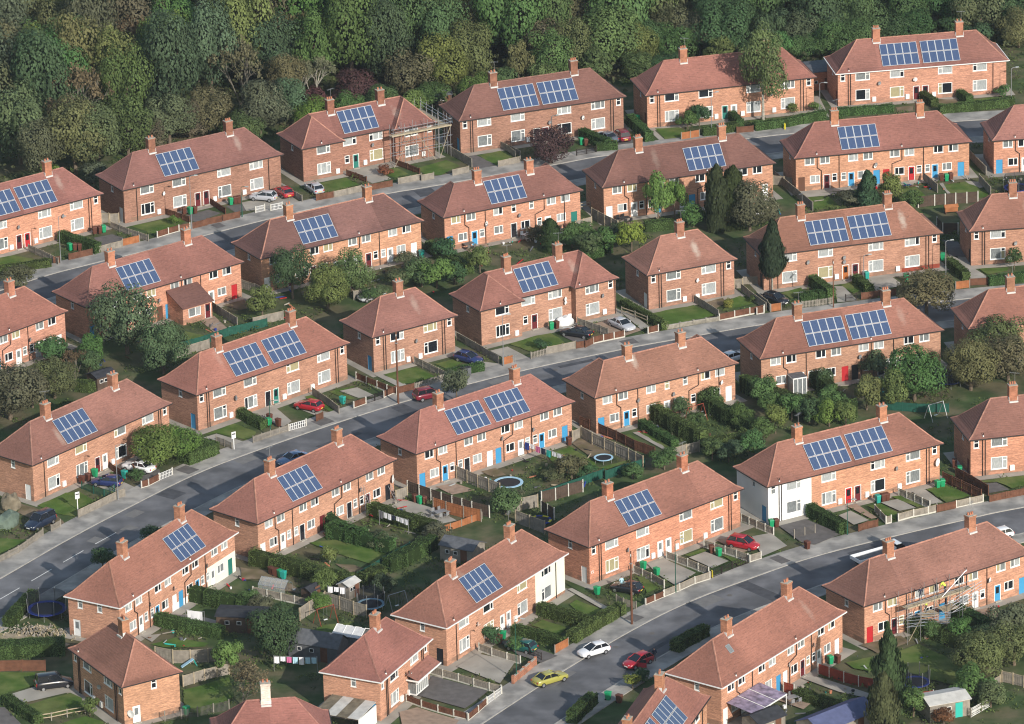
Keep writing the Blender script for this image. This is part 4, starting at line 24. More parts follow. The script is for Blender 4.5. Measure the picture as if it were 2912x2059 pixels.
# ------------------------------------------------------------------ camera, sky, sun, exposure
cd = bpy.data.cameras.new('camera'); cam = bpy.data.objects.new('camera', cd); COL.objects.link(cam)
cd.sensor_width = 36.0; cd.lens = 36.0 * CAM_FPX / 2912.0; cd.clip_start = 10; cd.clip_end = 5000
fw = Vector((0, math.cos(CAM_PITCH), -math.sin(CAM_PITCH))); r0 = Vector((1, 0, 0)); u0 = Vector((0, math.sin(CAM_PITCH), math.cos(CAM_PITCH)))
rr = r0*math.cos(CAM_ROLL) + u0*math.sin(CAM_ROLL); uu = u0*math.cos(CAM_ROLL) - r0*math.sin(CAM_ROLL)
cam.matrix_world = Matrix.Translation(Vector(CAM_LOC)) @ Matrix((rr, uu, -fw)).transposed().to_4x4()
SC.camera = cam
SUN_AZ = R(-59.3); SUN_EL = R(26.5)
W = bpy.data.worlds.new('World'); SC.world = W; W.use_nodes = True
nt = W.node_tree; sky = nt.nodes.new('ShaderNodeTexSky'); sky.sky_type = 'NISHITA'; sky.sun_disc = False
sky.sun_elevation = SUN_EL; sky.sun_rotation = R(90) - SUN_AZ; sky.air_density = 1.5; sky.dust_density = 1.0
bg = nt.nodes['Background']; nt.links.new(sky.outputs[0], bg.inputs[0]); bg.inputs[1].default_value = 0.13
sd = bpy.data.lights.new('sun', 'SUN'); sd.energy = 4.4; sd.angle = R(0.55); sd.color = (1.0, 0.93, 0.84)
so = bpy.data.objects.new('sun', sd); COL.objects.link(so)
sdir = Vector((math.cos(SUN_AZ)*math.cos(SUN_EL), math.sin(SUN_AZ)*math.cos(SUN_EL), math.sin(SUN_EL)))
so.rotation_euler = sdir.to_track_quat('Z', 'Y').to_euler(); so.location = (60, -150, 120)
SC.view_settings.view_transform = 'Standard'; SC.view_settings.look = 'None'; SC.view_settings.exposure = 0.22; SC.view_settings.gamma = 1.0
SC.view_settings.use_curve_mapping = False
SC.cycles.filter_width = 1.15; SC.cycles.max_bounces = 5; SC.cycles.diffuse_bounces = 2; SC.cycles.glossy_bounces = 2; SC.cycles.transmission_bounces = 3; SC.cycles.transparent_max_bounces = 8
def project(p):
    d = Vector(p) - Vector(CAM_LOC); w = d.dot(fw)
    return 1456 + CAM_FPX*d.dot(rr)/w, 1029.5 - CAM_FPX*d.dot(uu)/w
# ------------------------------------------------------------------ materials
M = {}
def mat(name, col, rough=0.85, spec=0.3, noise=0.0, nscale=1.0, metal=0.0, tint=False, streak=None, island=0.0, transl=0.0, bump=0.0, col2=None):
    m = bpy.data.materials.new(name); m.use_nodes = True; n = m.node_tree; L = n.links; b = n.nodes['Principled BSDF']
    b.inputs['Roughness'].default_value = rough; b.inputs['Specular IOR Level'].default_value = spec; b.inputs['Metallic'].default_value = metal
    out = n.nodes.new('ShaderNodeRGB'); out.outputs[0].default_value = (*col, 1); cur = out.outputs[0]
    def mul(cur, val, fac=1.0, c=True):
        x = n.nodes.new('ShaderNodeMix'); x.data_type = 'RGBA'; x.blend_type = 'MULTIPLY'; x.inputs[0].default_value = fac
        L.new(cur, x.inputs[6]); L.new(val, x.inputs[7]); return x.outputs[2]
    def vec(sc, world=True):
        g = n.nodes.new('ShaderNodeNewGeometry') if world else n.nodes.new('ShaderNodeTexCoord')
        mp = n.nodes.new('ShaderNodeMapping'); mp.inputs['Scale'].default_value = sc
        L.new(g.outputs['Position'] if world else g.outputs['Object'], mp.inputs[0]); return mp.outputs[0]
    def noi(v, scale, lo, hi, detail=3, dmin=0.3, dmax=0.7):
        t = n.nodes.new('ShaderNodeTexNoise'); t.inputs['Scale'].default_value = scale; t.inputs['Detail'].default_value = detail; L.new(v, t.inputs[0])
        r_ = n.nodes.new('ShaderNodeMapRange'); r_.inputs[1].default_value = dmin; r_.inputs[2].default_value = dmax; r_.inputs[3].default_value = lo; r_.inputs[4].default_value = hi
        L.new(t.outputs[0], r_.inputs[0]); return r_.outputs[0]
    if col2:
        f = noi(vec((1, 1, 1)), nscale*0.5, 0, 1, 4, .42, .6); x = n.nodes.new('ShaderNodeMix'); x.data_type = 'RGBA'; L.new(f, x.inputs[0]); L.new(cur, x.inputs[6]); x.inputs[7].default_value = (*col2, 1); cur = x.outputs[2]
    if noise: cur = mul(cur, noi(vec((1, 1, 1)), nscale, 1-noise, 1+noise))
    if streak: cur = mul(cur, noi(vec(streak[0], False), streak[1], 1-streak[2], 1+streak[2]*.8, 2))
    if island:
        g = n.nodes.new('ShaderNodeNewGeometry'); r_ = n.nodes.new('ShaderNodeMapRange'); r_.inputs[3].default_value = 1-island; r_.inputs[4].default_value = 1+island
        L.new(g.outputs['Random Per Island'], r_.inputs[0]); cur = mul(cur, r_.outputs[0])
    if tint:
        oi = n.nodes.new('ShaderNodeObjectInfo'); cur = mul(cur, oi.outputs['Color'])
    L.new(cur, b.inputs['Base Color'])
    if transl:
        t = n.nodes.new('ShaderNodeBsdfTranslucent'); L.new(cur, t.inputs[0]); x = n.nodes.new('ShaderNodeMixShader'); x.inputs[0].default_value = transl
        L.new(b.outputs[0], x.inputs[1]); L.new(t.outputs[0], x.inputs[2]); L.new(x.outputs[0], n.nodes['Material Output'].inputs[0])
    if bump:
        t = n.nodes.new('ShaderNodeTexNoise'); t.inputs['Scale'].default_value = bump; L.new(vec((1, 1, 1)), t.inputs[0]); bp = n.nodes.new('ShaderNodeBump'); bp.inputs['Strength'].default_value = .6; bp.inputs['Distance'].default_value = .06
        L.new(t.outputs[0], bp.inputs['Height']); L.new(bp.outputs[0], b.inputs['Normal'])
    M[name] = m; return m
def brickmat():
    m = mat('brick', (.49, .245, .165), .9, .15, .12, .30, tint=True, streak=((1.1, 1.1, 11), 1.0, .26))
    n = m.node_tree; L = n.links; b = n.nodes['Principled BSDF']; cur = b.inputs['Base Color'].links[0].from_socket
    tc = n.nodes.new('ShaderNodeTexCoord'); sx = n.nodes.new('ShaderNodeSeparateXYZ'); L.new(tc.outputs['Object'], sx.inputs[0])
    ad = n.nodes.new('ShaderNodeMath'); L.new(sx.outputs[0], ad.inputs[0]); L.new(sx.outputs[1], ad.inputs[1]); cb = n.nodes.new('ShaderNodeCombineXYZ'); L.new(ad.outputs[0], cb.inputs[0]); L.new(sx.outputs[2], cb.inputs[1])
    br = n.nodes.new('ShaderNodeTexBrick'); L.new(cb.outputs[0], br.inputs[0]); br.inputs['Scale'].default_value = 1.0; br.inputs['Brick Width'].default_value = .235; br.inputs['Row Height'].default_value = .078; br.inputs['Mortar Size'].default_value = .006
    br.inputs['Color1'].default_value = (.80, .78, .78, 1); br.inputs['Color2'].default_value = (1.22, 1.22, 1.18, 1); br.inputs['Mortar'].default_value = (1.1, 1.3, 1.4, 1); br.inputs['Bias'].default_value = -.1
    x = n.nodes.new('ShaderNodeMix'); x.data_type = 'RGBA'; x.blend_type = 'MULTIPLY'; x.inputs[0].default_value = 1; L.new(cur, x.inputs[6]); L.new(br.outputs[0], x.inputs[7]); cur = x.outputs[2]
    # stained plinth courses below the damp proof course, patchy
    ns = n.nodes.new('ShaderNodeTexNoise'); ns.inputs['Scale'].default_value = .7; L.new(tc.outputs['Object'], ns.inputs[0])
    z = n.nodes.new('ShaderNodeMapRange'); z.inputs[1].default_value = .75; z.inputs[2].default_value = .6; L.new(sx.outputs[2], z.inputs[0])
    mm = n.nodes.new('ShaderNodeMath'); mm.operation = 'MULTIPLY'; L.new(z.outputs[0], mm.inputs[0]); mr = n.nodes.new('ShaderNodeMapRange'); mr.inputs[1].default_value = .42; mr.inputs[2].default_value = .58; mr.inputs[3].default_value = .1; mr.inputs[4].default_value = .75; L.new(ns.outputs[0], mr.inputs[0]); L.new(mr.outputs[0], mm.inputs[1])
    x = n.nodes.new('ShaderNodeMix'); x.data_type = 'RGBA'; L.new(mm.outputs[0], x.inputs[0]); L.new(cur, x.inputs[6]); x.inputs[7].default_value = (.21, .135, .095, 1); L.new(x.outputs[2], b.inputs['Base Color'])
brickmat()
def roofmat():
    m = mat('roof_tiles', (.232, .108, .084), .88, .25, .17, .20, tint=True, streak=((1.5, 7, 7), 1.0, .13))
    n = m.node_tree; L = n.links; b = n.nodes['Principled BSDF']; cur = b.inputs['Base Color'].links[0].from_socket
    tc = n.nodes.new('ShaderNodeTexCoord')
    v = n.nodes.new('ShaderNodeTexVoronoi'); v.inputs['Scale'].default_value = 5.5; L.new(tc.outputs['Object'], v.inputs[0])
    hs = n.nodes.new('ShaderNodeSeparateColor'); L.new(v.outputs['Color'], hs.inputs[0]); r_ = n.nodes.new('ShaderNodeMapRange'); r_.inputs[3].default_value = .92; r_.inputs[4].default_value = 1.08; L.new(hs.outputs[0], r_.inputs[0])
    x = n.nodes.new('ShaderNodeMix'); x.data_type = 'RGBA'; x.blend_type = 'MULTIPLY'; x.inputs[0].default_value = 1; L.new(cur, x.inputs[6]); L.new(r_.outputs[0], x.inputs[7]); cur = x.outputs[2]
    # a stretch of roof re-laid with another batch of tiles; its span is kept on the roof object
    pa = n.nodes.new('ShaderNodeAttribute'); pa.attribute_type = 'OBJECT'; pa.attribute_name = 'relaid'; px = n.nodes.new('ShaderNodeSeparateXYZ'); L.new(pa.outputs['Vector'], px.inputs[0]); ox = n.nodes.new('ShaderNodeSeparateXYZ'); L.new(tc.outputs['Object'], ox.inputs[0])
    g1 = n.nodes.new('ShaderNodeMath'); g1.operation = 'GREATER_THAN'; L.new(ox.outputs[0], g1.inputs[0]); L.new(px.outputs[0], g1.inputs[1]); g2 = n.nodes.new('ShaderNodeMath'); g2.operation = 'LESS_THAN'; L.new(ox.outputs[0], g2.inputs[0]); L.new(px.outputs[1], g2.inputs[1])
    g3 = n.nodes.new('ShaderNodeMath'); g3.operation = 'MULTIPLY'; L.new(g1.outputs[0], g3.inputs[0]); L.new(g2.outputs[0], g3.inputs[1]); g4 = n.nodes.new('ShaderNodeMath'); g4.operation = 'MULTIPLY_ADD'; L.new(g3.outputs[0], g4.inputs[0]); L.new(px.outputs[2], g4.inputs[1]); g4.inputs[2].default_value = 1.0
    x = n.nodes.new('ShaderNodeMix'); x.data_type = 'RGBA'; x.blend_type = 'MULTIPLY'; x.inputs[0].default_value = 1; L.new(cur, x.inputs[6]); L.new(g4.outputs[0], x.inputs[7]); cur = x.outputs[2]
    # dark lichen spots
    s = n.nodes.new('ShaderNodeTexNoise'); s.inputs['Scale'].default_value = 2.4; s.inputs['Detail'].default_value = 4; L.new(tc.outputs['Object'], s.inputs[0]); r2 = n.nodes.new('ShaderNodeMapRange'); r2.inputs[1].default_value = .62; r2.inputs[2].default_value = .72; r2.inputs[4].default_value = .55; L.new(s.outputs[0], r2.inputs[0])
    x = n.nodes.new('ShaderNodeMix'); x.data_type = 'RGBA'; L.new(r2.outputs[0], x.inputs[0]); L.new(cur, x.inputs[6]); x.inputs[7].default_value = (.10, .055, .045, 1); cur = x.outputs[2]
    # lead run-off stain below a chimney: its place is kept on the roof object
    at = n.nodes.new('ShaderNodeAttribute'); at.attribute_type = 'OBJECT'; at.attribute_name = 'stain'
    sub = n.nodes.new('ShaderNodeVectorMath'); sub.operation = 'SUBTRACT'; L.new(tc.outputs['Object'], sub.inputs[0]); L.new(at.outputs['Vector'], sub.inputs[1])
    mp = n.nodes.new('ShaderNodeVectorMath'); mp.operation = 'MULTIPLY'; L.new(sub.outputs[0], mp.inputs[0]); mp.inputs[1].default_value = (1.6, .75, 0)
    sk = n.nodes.new('ShaderNodeTexNoise'); sk.inputs['Scale'].default_value = 2.2; L.new(tc.outputs['Object'], sk.inputs[0])
    ln = n.nodes.new('ShaderNodeVectorMath'); ln.operation = 'LENGTH'; L.new(mp.outputs[0], ln.inputs[0]); am = n.nodes.new('ShaderNodeMath'); L.new(ln.outputs['Value'], am.inputs[0]); am.operation = 'ADD'; L.new(sk.outputs[0], am.inputs[1])
    r3 = n.nodes.new('ShaderNodeMapRange'); r3.inputs[1].default_value = 1.45; r3.inputs[2].default_value = .75; r3.inputs[3].default_value = 0; L.new(am.outputs[0], r3.inputs[0]); ak = n.nodes.new('ShaderNodeAttribute'); ak.attribute_type = 'OBJECT'; ak.attribute_name = 'stain_k'; L.new(ak.outputs['Fac'], r3.inputs[4])
    x = n.nodes.new('ShaderNodeMix'); x.data_type = 'RGBA'; L.new(r3.outputs[0], x.inputs[0]); L.new(cur, x.inputs[6]); x.inputs[7].default_value = (.42, .37, .32, 1); L.new(x.outputs[2], b.inputs['Base Color'])
    w = n.nodes.new('ShaderNodeTexWave'); w.wave_type = 'BANDS'; w.bands_direction = 'Z'; w.inputs['Scale'].default_value = 1.55; w.inputs['Distortion'].default_value = .15; L.new(tc.outputs['Object'], w.inputs[0])
    bp = n.nodes.new('ShaderNodeBump'); bp.inputs['Strength'].default_value = .35; bp.inputs['Distance'].default_value = .04; L.new(w.outputs[0], bp.inputs['Height']); L.new(bp.outputs[0], b.inputs['Normal'])
roofmat()
mat('ridge_tile', (.285, .145, .11), .85, .2, .25, 1.5, tint=True)
mat('chimney_brick', (.36, .165, .105), .9, .15, .25, 1.3, tint=True, streak=((2, 2, 12), 1.0, .22))
mat('white_paint', (.78, .78, .76), .45, .4, .03, 3)
mat('white_render', (.76, .76, .74), .8, .2, .05, .6); mat('cream_render', (.76, .75, .62), .8, .2, .05, .6)
mat('black_pipe', (.025, .018, .016), .6, .3); mat('dark_gutter', (.04, .032, .03), .6, .3)
mat('lead', (.55, .55, .54), .6, .4, .1, 3); mat('clay_pot', (.42, .17, .10), .8, .2, .2, 4); mat('cement', (.36, .33, .28), .95, .1, .2, 2)
mat('soffit', (.22, .18, .15), .8, .2)
mat('glass_dark', (.012, .015, .02), .08, .6); mat('grey_metal', (.35, .36, .37), .45, .5, metal=.5); mat('steel', (.62, .63, .65), .35, .6, metal=.8)
def curtain(name, c1, c2):
    m = mat(name, c1, .35, .5); n = m.node_tree; L = n.links; b = n.nodes['Principled BSDF']
    tc = n.nodes.new('ShaderNodeTexCoord'); w = n.nodes.new('ShaderNodeTexNoise'); mp = n.nodes.new('ShaderNodeMapping'); mp.inputs['Scale'].default_value = (9, 9, .5); L.new(tc.outputs['Object'], mp.inputs[0]); L.new(mp.outputs[0], w.inputs[0])
    r_ = n.nodes.new('ShaderNodeMapRange'); r_.inputs[1].default_value = .35; r_.inputs[2].default_value = .65; L.new(w.outputs[0], r_.inputs[0])
    x = n.nodes.new('ShaderNodeMix'); x.data_type = 'RGBA'; L.new(r_.outputs[0], x.inputs[0]); x.inputs[6].default_value = (*c1, 1); x.inputs[7].default_value = (*c2, 1); L.new(x.outputs[2], b.inputs['Base Color'])
curtain('glass_net', (.22, .24, .25), (.42, .44, .44)); curtain('glass_grey', (.09, .10, .11), (.24, .26, .26)); curtain('glass_beige', (.28, .25, .15), (.38, .34, .20))
mat('door_red', (.42, .02, .025), .5, .4); mat('door_darkred', (.12, .015, .02), .5, .4); mat('door_blue', (.05, .27, .50), .5, .4); mat('door_white', (.74, .74, .73), .4, .4); mat('door_green', (.02, .16, .13), .5, .4); mat('door_brown', (.11, .05, .03), .6, .3); mat('door_black', (.015, .015, .02), .5, .4); mat('door_orange', (.38, .12, .03), .5, .4)
mat('panel_frame', (.58, .60, .62), .4, .5, metal=.3)
def solar():
    m = mat('solar_cells', (.028, .045, .105), .18, .5); n = m.node_tree; L = n.links; b = n.nodes['Principled BSDF']
    tc = n.nodes.new('ShaderNodeTexCoord'); br = n.nodes.new('ShaderNodeTexBrick'); L.new(tc.outputs['Object'], br.inputs[0]); br.offset = 0
    br.inputs['Scale'].default_value = 1; br.inputs['Brick Width'].default_value = .165; br.inputs['Row Height'].default_value = .165; br.inputs['Mortar Size'].default_value = .012
    br.inputs['Color1'].default_value = (.045, .075, .16, 1); br.inputs['Color2'].default_value = (.036, .062, .135, 1); br.inputs['Mortar'].default_value = (.08, .11, .18, 1); L.new(br.outputs[0], b.inputs['Base Color'])  # cell blues lightened: a sky reflection painted into the colour
solar()
# ground
mat('ground', (.058, .090, .034), .95, .1, .30, .35, col2=(.105, .095, .055), bump=3)
mat('lawn', (.072, .128, .026), .95, .1, .22, .5, col2=(.11, .135, .042), bump=6)
mat('concrete', (.36, .335, .29), .9, .2, .14, .9, col2=(.28, .26, .225)); mat('tarmac_drive', (.125, .115, .11), .9, .2, .15, 1.2)
mat('paving', (.30, .22, .165), .9, .2, .18, 1.4); mat('soil', (.20, .155, .105), .95, .1, .25, 1.2, col2=(.12, .10, .055)); mat('gravel', (.33, .27, .19), .95, .1, .35, 1.5, col2=(.20, .18, .09), bump=3)
mat('road', (.104, .105, .112), .85, .25, .20, .3, col2=(.15, .15, .158)); mat('pavement', (.245, .235, .22), .9, .2, .22, .45, col2=(.34, .32, .29)); mat('kerb', (.33, .315, .29), .85, .2, .15, 2)
mat('tarmac_dark', (.07, .072, .08), .9, .2, .2, 1); mat('road_patch', (.17, .165, .16), .9, .2, .12, 1); mat('road_paint', (.62, .62, .60), .7, .3, .25, 4); mat('forest_floor', (.045, .045, .02), .95, .1, .3, .5); mat('iron', (.12, .11, .10), .6, .4)
# wood and fences
mat('timber_grey', (.25, .225, .19), .9, .15, .22, 1.6); mat('timber_brown', (.135, .062, .038), .85, .2, .25, 1.4); mat('timber_dark', (.085, .06, .045), .9, .2, .2, 1.5); mat('timber_pale', (.36, .30, .21), .85, .2, .2, 1.6)
mat('timber_red', (.235, .050, .030), .8, .2, .15, 1.5); mat('timber_orange', (.33, .13, .055), .85, .2, .2, 1.5); mat('concrete_post', (.55, .53, .47), .9, .2, .1, 3); mat('green_mesh', (.018, .085, .06), .7, .2, .2, 2); mat('stone', (.25, .23, .19), .9, .2, .3, 2)
mat('slate', (.10, .105, .115), .8, .3, .2, 2); mat('felt', (.035, .037, .043), .9, .2, .25, 1.5); mat('blue_felt', (.085, .10, .19), .8, .2, .15, 1.5); mat('sheet_roof', (.48, .47, .44), .8, .3, .15, 1.2); mat('lilac_sheet', (.22, .18, .25), .5, .4, .5, 1.5)
mat('bark', (.14, .11, .08), .9, .1, .3, 4); mat('bark_pale', (.34, .32, .27), .8, .2, .3, 4); mat('bark_grey', (.17, .155, .125), .9, .1, .2, 3)
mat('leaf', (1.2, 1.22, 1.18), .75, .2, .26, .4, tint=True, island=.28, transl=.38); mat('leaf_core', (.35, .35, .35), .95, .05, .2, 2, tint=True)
mat('fabric_blue', (.03, .05, .25), .7, .2); mat('pale_blue', (.35, .55, .68), .5, .3); mat('white_cloth', (.78, .78, .8), .8, .1); mat('pink', (.55, .15, .3), .8, .1); mat('teal', (.03, .40, .34), .6, .3); mat('yellow', (.62, .52, .03), .6, .3); mat('lime', (.35, .62, .08), .6, .3)
mat('bin_green', (.01, .27, .11), .5, .4); mat('bin_teal', (.02, .30, .25), .5, .4); mat('bin_brown', (.10, .035, .022), .6, .3); mat('lid_grey', (.30, .32, .32), .5, .4)
mat('hivis', (.62, .85, .10), .7, .2); mat('skin', (.50, .30, .22), .6, .3); mat('navy_cloth', (.03, .035, .06), .85, .1); mat('grey_cloth', (.16, .16, .17), .85, .1); mat('blue_cloth', (.40, .62, .72), .85, .1); mat('hair', (.03, .02, .015), .7, .2)
mat('tarp_green', (.11, .145, .115), .85, .2, .2, 1.2); mat('tarp_brown', (.17, .145, .105), .9, .1, .3, 1.5); mat('tarp_silver', (.62, .63, .64), .55, .4, .12, 2)
gm_ = mat('net_black', (.01, .012, .02), .8, .1); gm_.node_tree.nodes['Principled BSDF'].inputs['Alpha'].default_value = .45
for k, c in {'silver': (.42, .43, .46), 'red': (.36, .012, .022), 'slate': (.10, .12, .15), 'darkred': (.17, .012, .025), 'black': (.012, .013, .018), 'navy': (.018, .028, .11), 'navyblack': (.014, .022, .045), 'blue': (.10, .17, .30), 'white': (.75, .76, .77), 'darkgreen': (.01, .085, .075), 'yellow': (.34, .32, .07)}.items():
    m = mat('car_' + k, c, .3, .5); m.node_tree.nodes['Principled BSDF'].inputs['Coat Weight'].default_value = .6
mat('tyre', (.02, .02, .02), .8, .2); mat('rim', (.45, .46, .48), .35, .5, metal=.7); mat('lamp_red', (.45, .02, .02), .3, .5); mat('lamp_clear', (.7, .72, .74), .2, .6); mat('plate_yellow', (.70, .55, .08), .5, .3); mat('trim_black', (.02, .02, .022), .6, .3)
# ------------------------------------------------------------------ mesh helpers
class MB:
    def __init__(s): s.v = []; s.f = []; s.m = []; s.mats = []
    def mi(s, m):
        if m not in s.mats: s.mats.append(m)
        return s.mats.index(m)
    def poly(s, pts, m):
        i = len(s.v); s.v += [tuple(p) for p in pts]; s.f.append(tuple(range(i, i+len(pts)))); s.m.append(s.mi(m)); return s
    def box(s, x0, y0, z0, x1, y1, z1, m, top=None):
        i = len(s.v); s.v += [(x0, y0, z0), (x1, y0, z0), (x1, y1, z0), (x0, y1, z0), (x0, y0, z1), (x1, y0, z1), (x1, y1, z1), (x0, y1, z1)]
        k = s.mi(m); kt = s.mi(top) if top else k
        for f, q in (((0, 3, 2, 1), k), ((4, 5, 6, 7), kt), ((0, 1, 5, 4), k), ((1, 2, 6, 5), k), ((2, 3, 7, 6), k), ((3, 0, 4, 7), k)):
            s.f.append(tuple(i+a for a in f)); s.m.append(q)
        return s
    def hull(s, bot, top, m, mt=None):
        n = len(bot); i = len(s.v); s.v += [tuple(p) for p in bot] + [tuple(p) for p in top]; k = s.mi(m)
        for a in range(n): s.f.append((i+a, i+(a+1) % n, i+n+(a+1) % n, i+n+a)); s.m.append(k)
        s.f.append(tuple(i+n+a for a in range(n))); s.m.append(s.mi(mt) if mt else k)
        s.f.append(tuple(i+n-1-a for a in range(n))); s.m.append(k); return s
    def tube(s, p0, p1, r0, m, r1=None, n=6):
        p0 = Vector(p0); p1 = Vector(p1); r1 = r0 if r1 is None else r1; d = (p1-p0)
        if d.length < 1e-5: return s
        d.normalize(); a = d.orthogonal().normalized(); b = d.cross(a)
        c = [(math.cos(2*math.pi*k/n), math.sin(2*math.pi*k/n)) for k in range(n)]
        return s.hull([p0+(a*x+b*y)*r0 for x, y in c], [p1+(a*x+b*y)*r1 for x, y in c], m)
    def disc(s, c, r, m, n=16, nz=(0, 0, 1), h=0.02):
        d = Vector(nz).normalized(); return s.tube(Vector(c), Vector(c)+d*h, r, m, n=n)
    def mesh(s, name, smooth=False):
        me = bpy.data.meshes.new(name); me.from_pydata(s.v, [], s.f)
        for m in s.mats: me.materials.append(M[m])
        me.polygons.foreach_set('material_index', s.m)
        if smooth: me.polygons.foreach_set('use_smooth', [True]*len(s.f))
        me.update(); return me
def link(name, me, parent=None, loc=(0, 0, 0), rz=0.0, scale=None, color=None, rot=None):
    o = bpy.data.objects.new(name, me); COL.objects.link(o); o.location = loc; o.rotation_euler = rot if rot else (0, 0, rz)
    if scale: o.scale = scale
    if parent: o.parent = parent
    if color: o.color = (*color, 1)
    return o
THINGS = []
def tag(o, label, cat, group=None):
    o['label'] = label; o['category'] = cat
    if group: o['group'] = group
    THINGS.append(o); return o
def thing(name, label, cat, loc=(0, 0, 0), rz=0.0, group=None):
    o = bpy.data.objects.new(name, None); COL.objects.link(o); o.location = loc; o.rotation_euler = (0, 0, rz); return tag(o, label, cat, group)
def struct(name, me, **k):
    o = link(name, me, **k); o['kind'] = 'structure'; return o
CACHE = {}
def cached(key, fn):
    if key not in CACHE: CACHE[key] = fn()
    return CACHE[key]
rnd = random.Random(11)
# ------------------------------------------------------------------ ground, roads, pavements
b = MB(); b.poly([(-1500, -900, 0), (1500, -900, 0), (1500, 2500, 0), (-1500, 2500, 0)], 'ground'); struct('ground', b.mesh('ground'))
def offs(pts, d):
    out = []
    for i, p in enumerate(pts):
        a = pts[max(i-1, 0)]; c = pts[min(i+1, len(pts)-1)]; tx, ty = c[0]-a[0], c[1]-a[1]; l = math.hypot(tx, ty) or 1
        out.append((p[0]+ty/l*d, p[1]-tx/l*d))
    return out
def strip(name, pts, d0, d1, z, m, side=None):
    A = offs(pts, d0); B = offs(pts, d1); b = MB()
    for i in range(len(A)-1):
        b.poly([(*A[i], z), (*B[i], z), (*B[i+1], z), (*A[i+1], z)], m)
        if side:
            for P in (A, B): b.poly([(*P[i], z), (*P[i+1], z), (*P[i+1], 0), (*P[i], 0)], m)
    return struct(name, b.mesh(name))
for k, pts in ROADS.items():
    strip('road', pts, 0.0, 7.3, .012, 'road')
    strip('pavement', pts, -3.6, -.16, .10, 'pavement', True); strip('kerb', pts, -.16, .04, .125, 'kerb', True)
    strip('pavement', pts, 7.46, 9.8, .10, 'pavement', True); strip('kerb', pts, 7.26, 7.46, .125, 'kerb', True)
def patch(name, road, s0, s1, d0, d1, m, z):
    pts = ROADS[road]; seg = pts[s0:s1+1]; A = offs(seg, d0); B = offs(seg, d1); b = MB(); pl = [(*p, z) for p in A]+[(*p, z) for p in reversed(B)]; b.poly(pl, m); return struct(name, b.mesh(name))
for road, s0, s1, d0, d1, lift in (('A', 13, 14, 2.2, 4.0, 0), ('A', 16, 17, 3.5, 5.0, 0), ('A', 18, 19, 1.0, 2.6, 0), ('A', 28, 30, .3, 2.1, 0), ('A', 46, 48, .4, 2.0, 0), ('B', 10, 12, .3, 1.5, 0), ('B', 24, 26, .4, 2.4, 0), ('C', 20, 22, .5, 2.2, 0), ('C', 34, 37, .4, 1.6, 0)):
    patch('tarmac_patch', road, s0, s1, d0, d1, 'road_patch', .017)
for road, s0, s1, d0, d1 in (('A', 21, 22, .2, 3.1), ('A', 33, 36, 4.2, 5.1), ('A', 40, 41, .5, 6.5), ('A', 50, 52, 1.0, 1.8), ('A', 60, 61, .3, 3.0), ('B', 15, 18, 5.0, 5.7), ('B', 28, 29, .3, 6.8), ('B', 38, 41, 1.2, 2.0), ('C', 16, 17, .3, 4.2), ('C', 29, 32, 3.5, 4.3), ('C', 46, 48, .4, 3.3), ('C', 60, 61, .3, 6.5)):
    patch('tarmac_patch', road, s0, s1, d0, d1, 'tarmac_dark', .0165)
for road, s0, s1, d0, d1 in (('A', 24, 25, -3.0, -.6), ('A', 35, 36, -2.6, -.5), ('A', 55, 57, -2.8, -1.0), ('B', 19, 20, -2.9, -1.1), ('B', 33, 34, -3.1, -.7), ('C', 26, 27, -3.0, -1.2)):
    patch('pavement_patch', road, s0, s1, d0, d1, 'tarmac_drive', .106)
# centre line dashes on the middle road (left) and edge line
cl = offs(ROADS['A'], 3.7)
def along(pts, s):
    for i in range(len(pts)-1):
        l = math.dist(pts[i], pts[i+1])
        if s <= l: t = s/l; return (pts[i][0]+(pts[i+1][0]-pts[i][0])*t, pts[i][1]+(pts[i+1][1]-pts[i][1])*t), math.atan2(pts[i+1][1]-pts[i][1], pts[i+1][0]-pts[i][0])
        s -= l
    return pts[-1], 0
dm = MB().box(-2.1, -.06, 0, 2.1, .06, .004, 'road_paint').mesh('dash')
for k in range(5):
    p, a = along(cl, 14+k*6.6); struct('road_marking', dm, loc=(*p, .018), rz=a)
b = MB(); b.disc((0, 0, 0), .36, 'iron', 14, h=.006); mh = b.mesh('manhole')
for road, s, d in (('B', 40, 1.2), ('B', 45.5, 2.4), ('B', 14, 4.5), ('A', 86, 4.2), ('A', 119, 2.0), ('B', 60, 2)):
    p, a = along(offs(ROADS[road], d), s); struct('manhole_cover', mh, loc=(*p, .0185), rz=a)
SM = {'lawn': 'lawn', 'concrete': 'concrete', 'tarmac': 'tarmac_drive', 'paving': 'paving', 'soil': 'soil', 'gravel': 'gravel'}
SN = {'lawn': 'lawn', 'concrete': 'concrete_path', 'tarmac': 'driveway', 'paving': 'paved_patio', 'soil': 'bare_soil', 'gravel': 'gravel_yard'}
for i, (k, pts) in enumerate(SURF):
    P = []
    for a, c in zip(pts, pts[1:]+pts[:1]):
        n = max(1, int(math.dist(a, c)/1.0)) if k in ('lawn', 'soil', 'gravel') else 1
        for j in range(n):
            t = j/n; w = .14 if (j and k in ('lawn', 'soil', 'gravel')) else 0
            P.append((a[0]+(c[0]-a[0])*t+rnd.uniform(-w, w), a[1]+(c[1]-a[1])*t+rnd.uniform(-w, w)))
    z = .022+.0016*i+(.004 if k == 'lawn' else 0); b = MB(); b.poly([(*p, z) for p in P], SM[k])
    me = b.mesh(SN[k]); struct(SN[k], me)
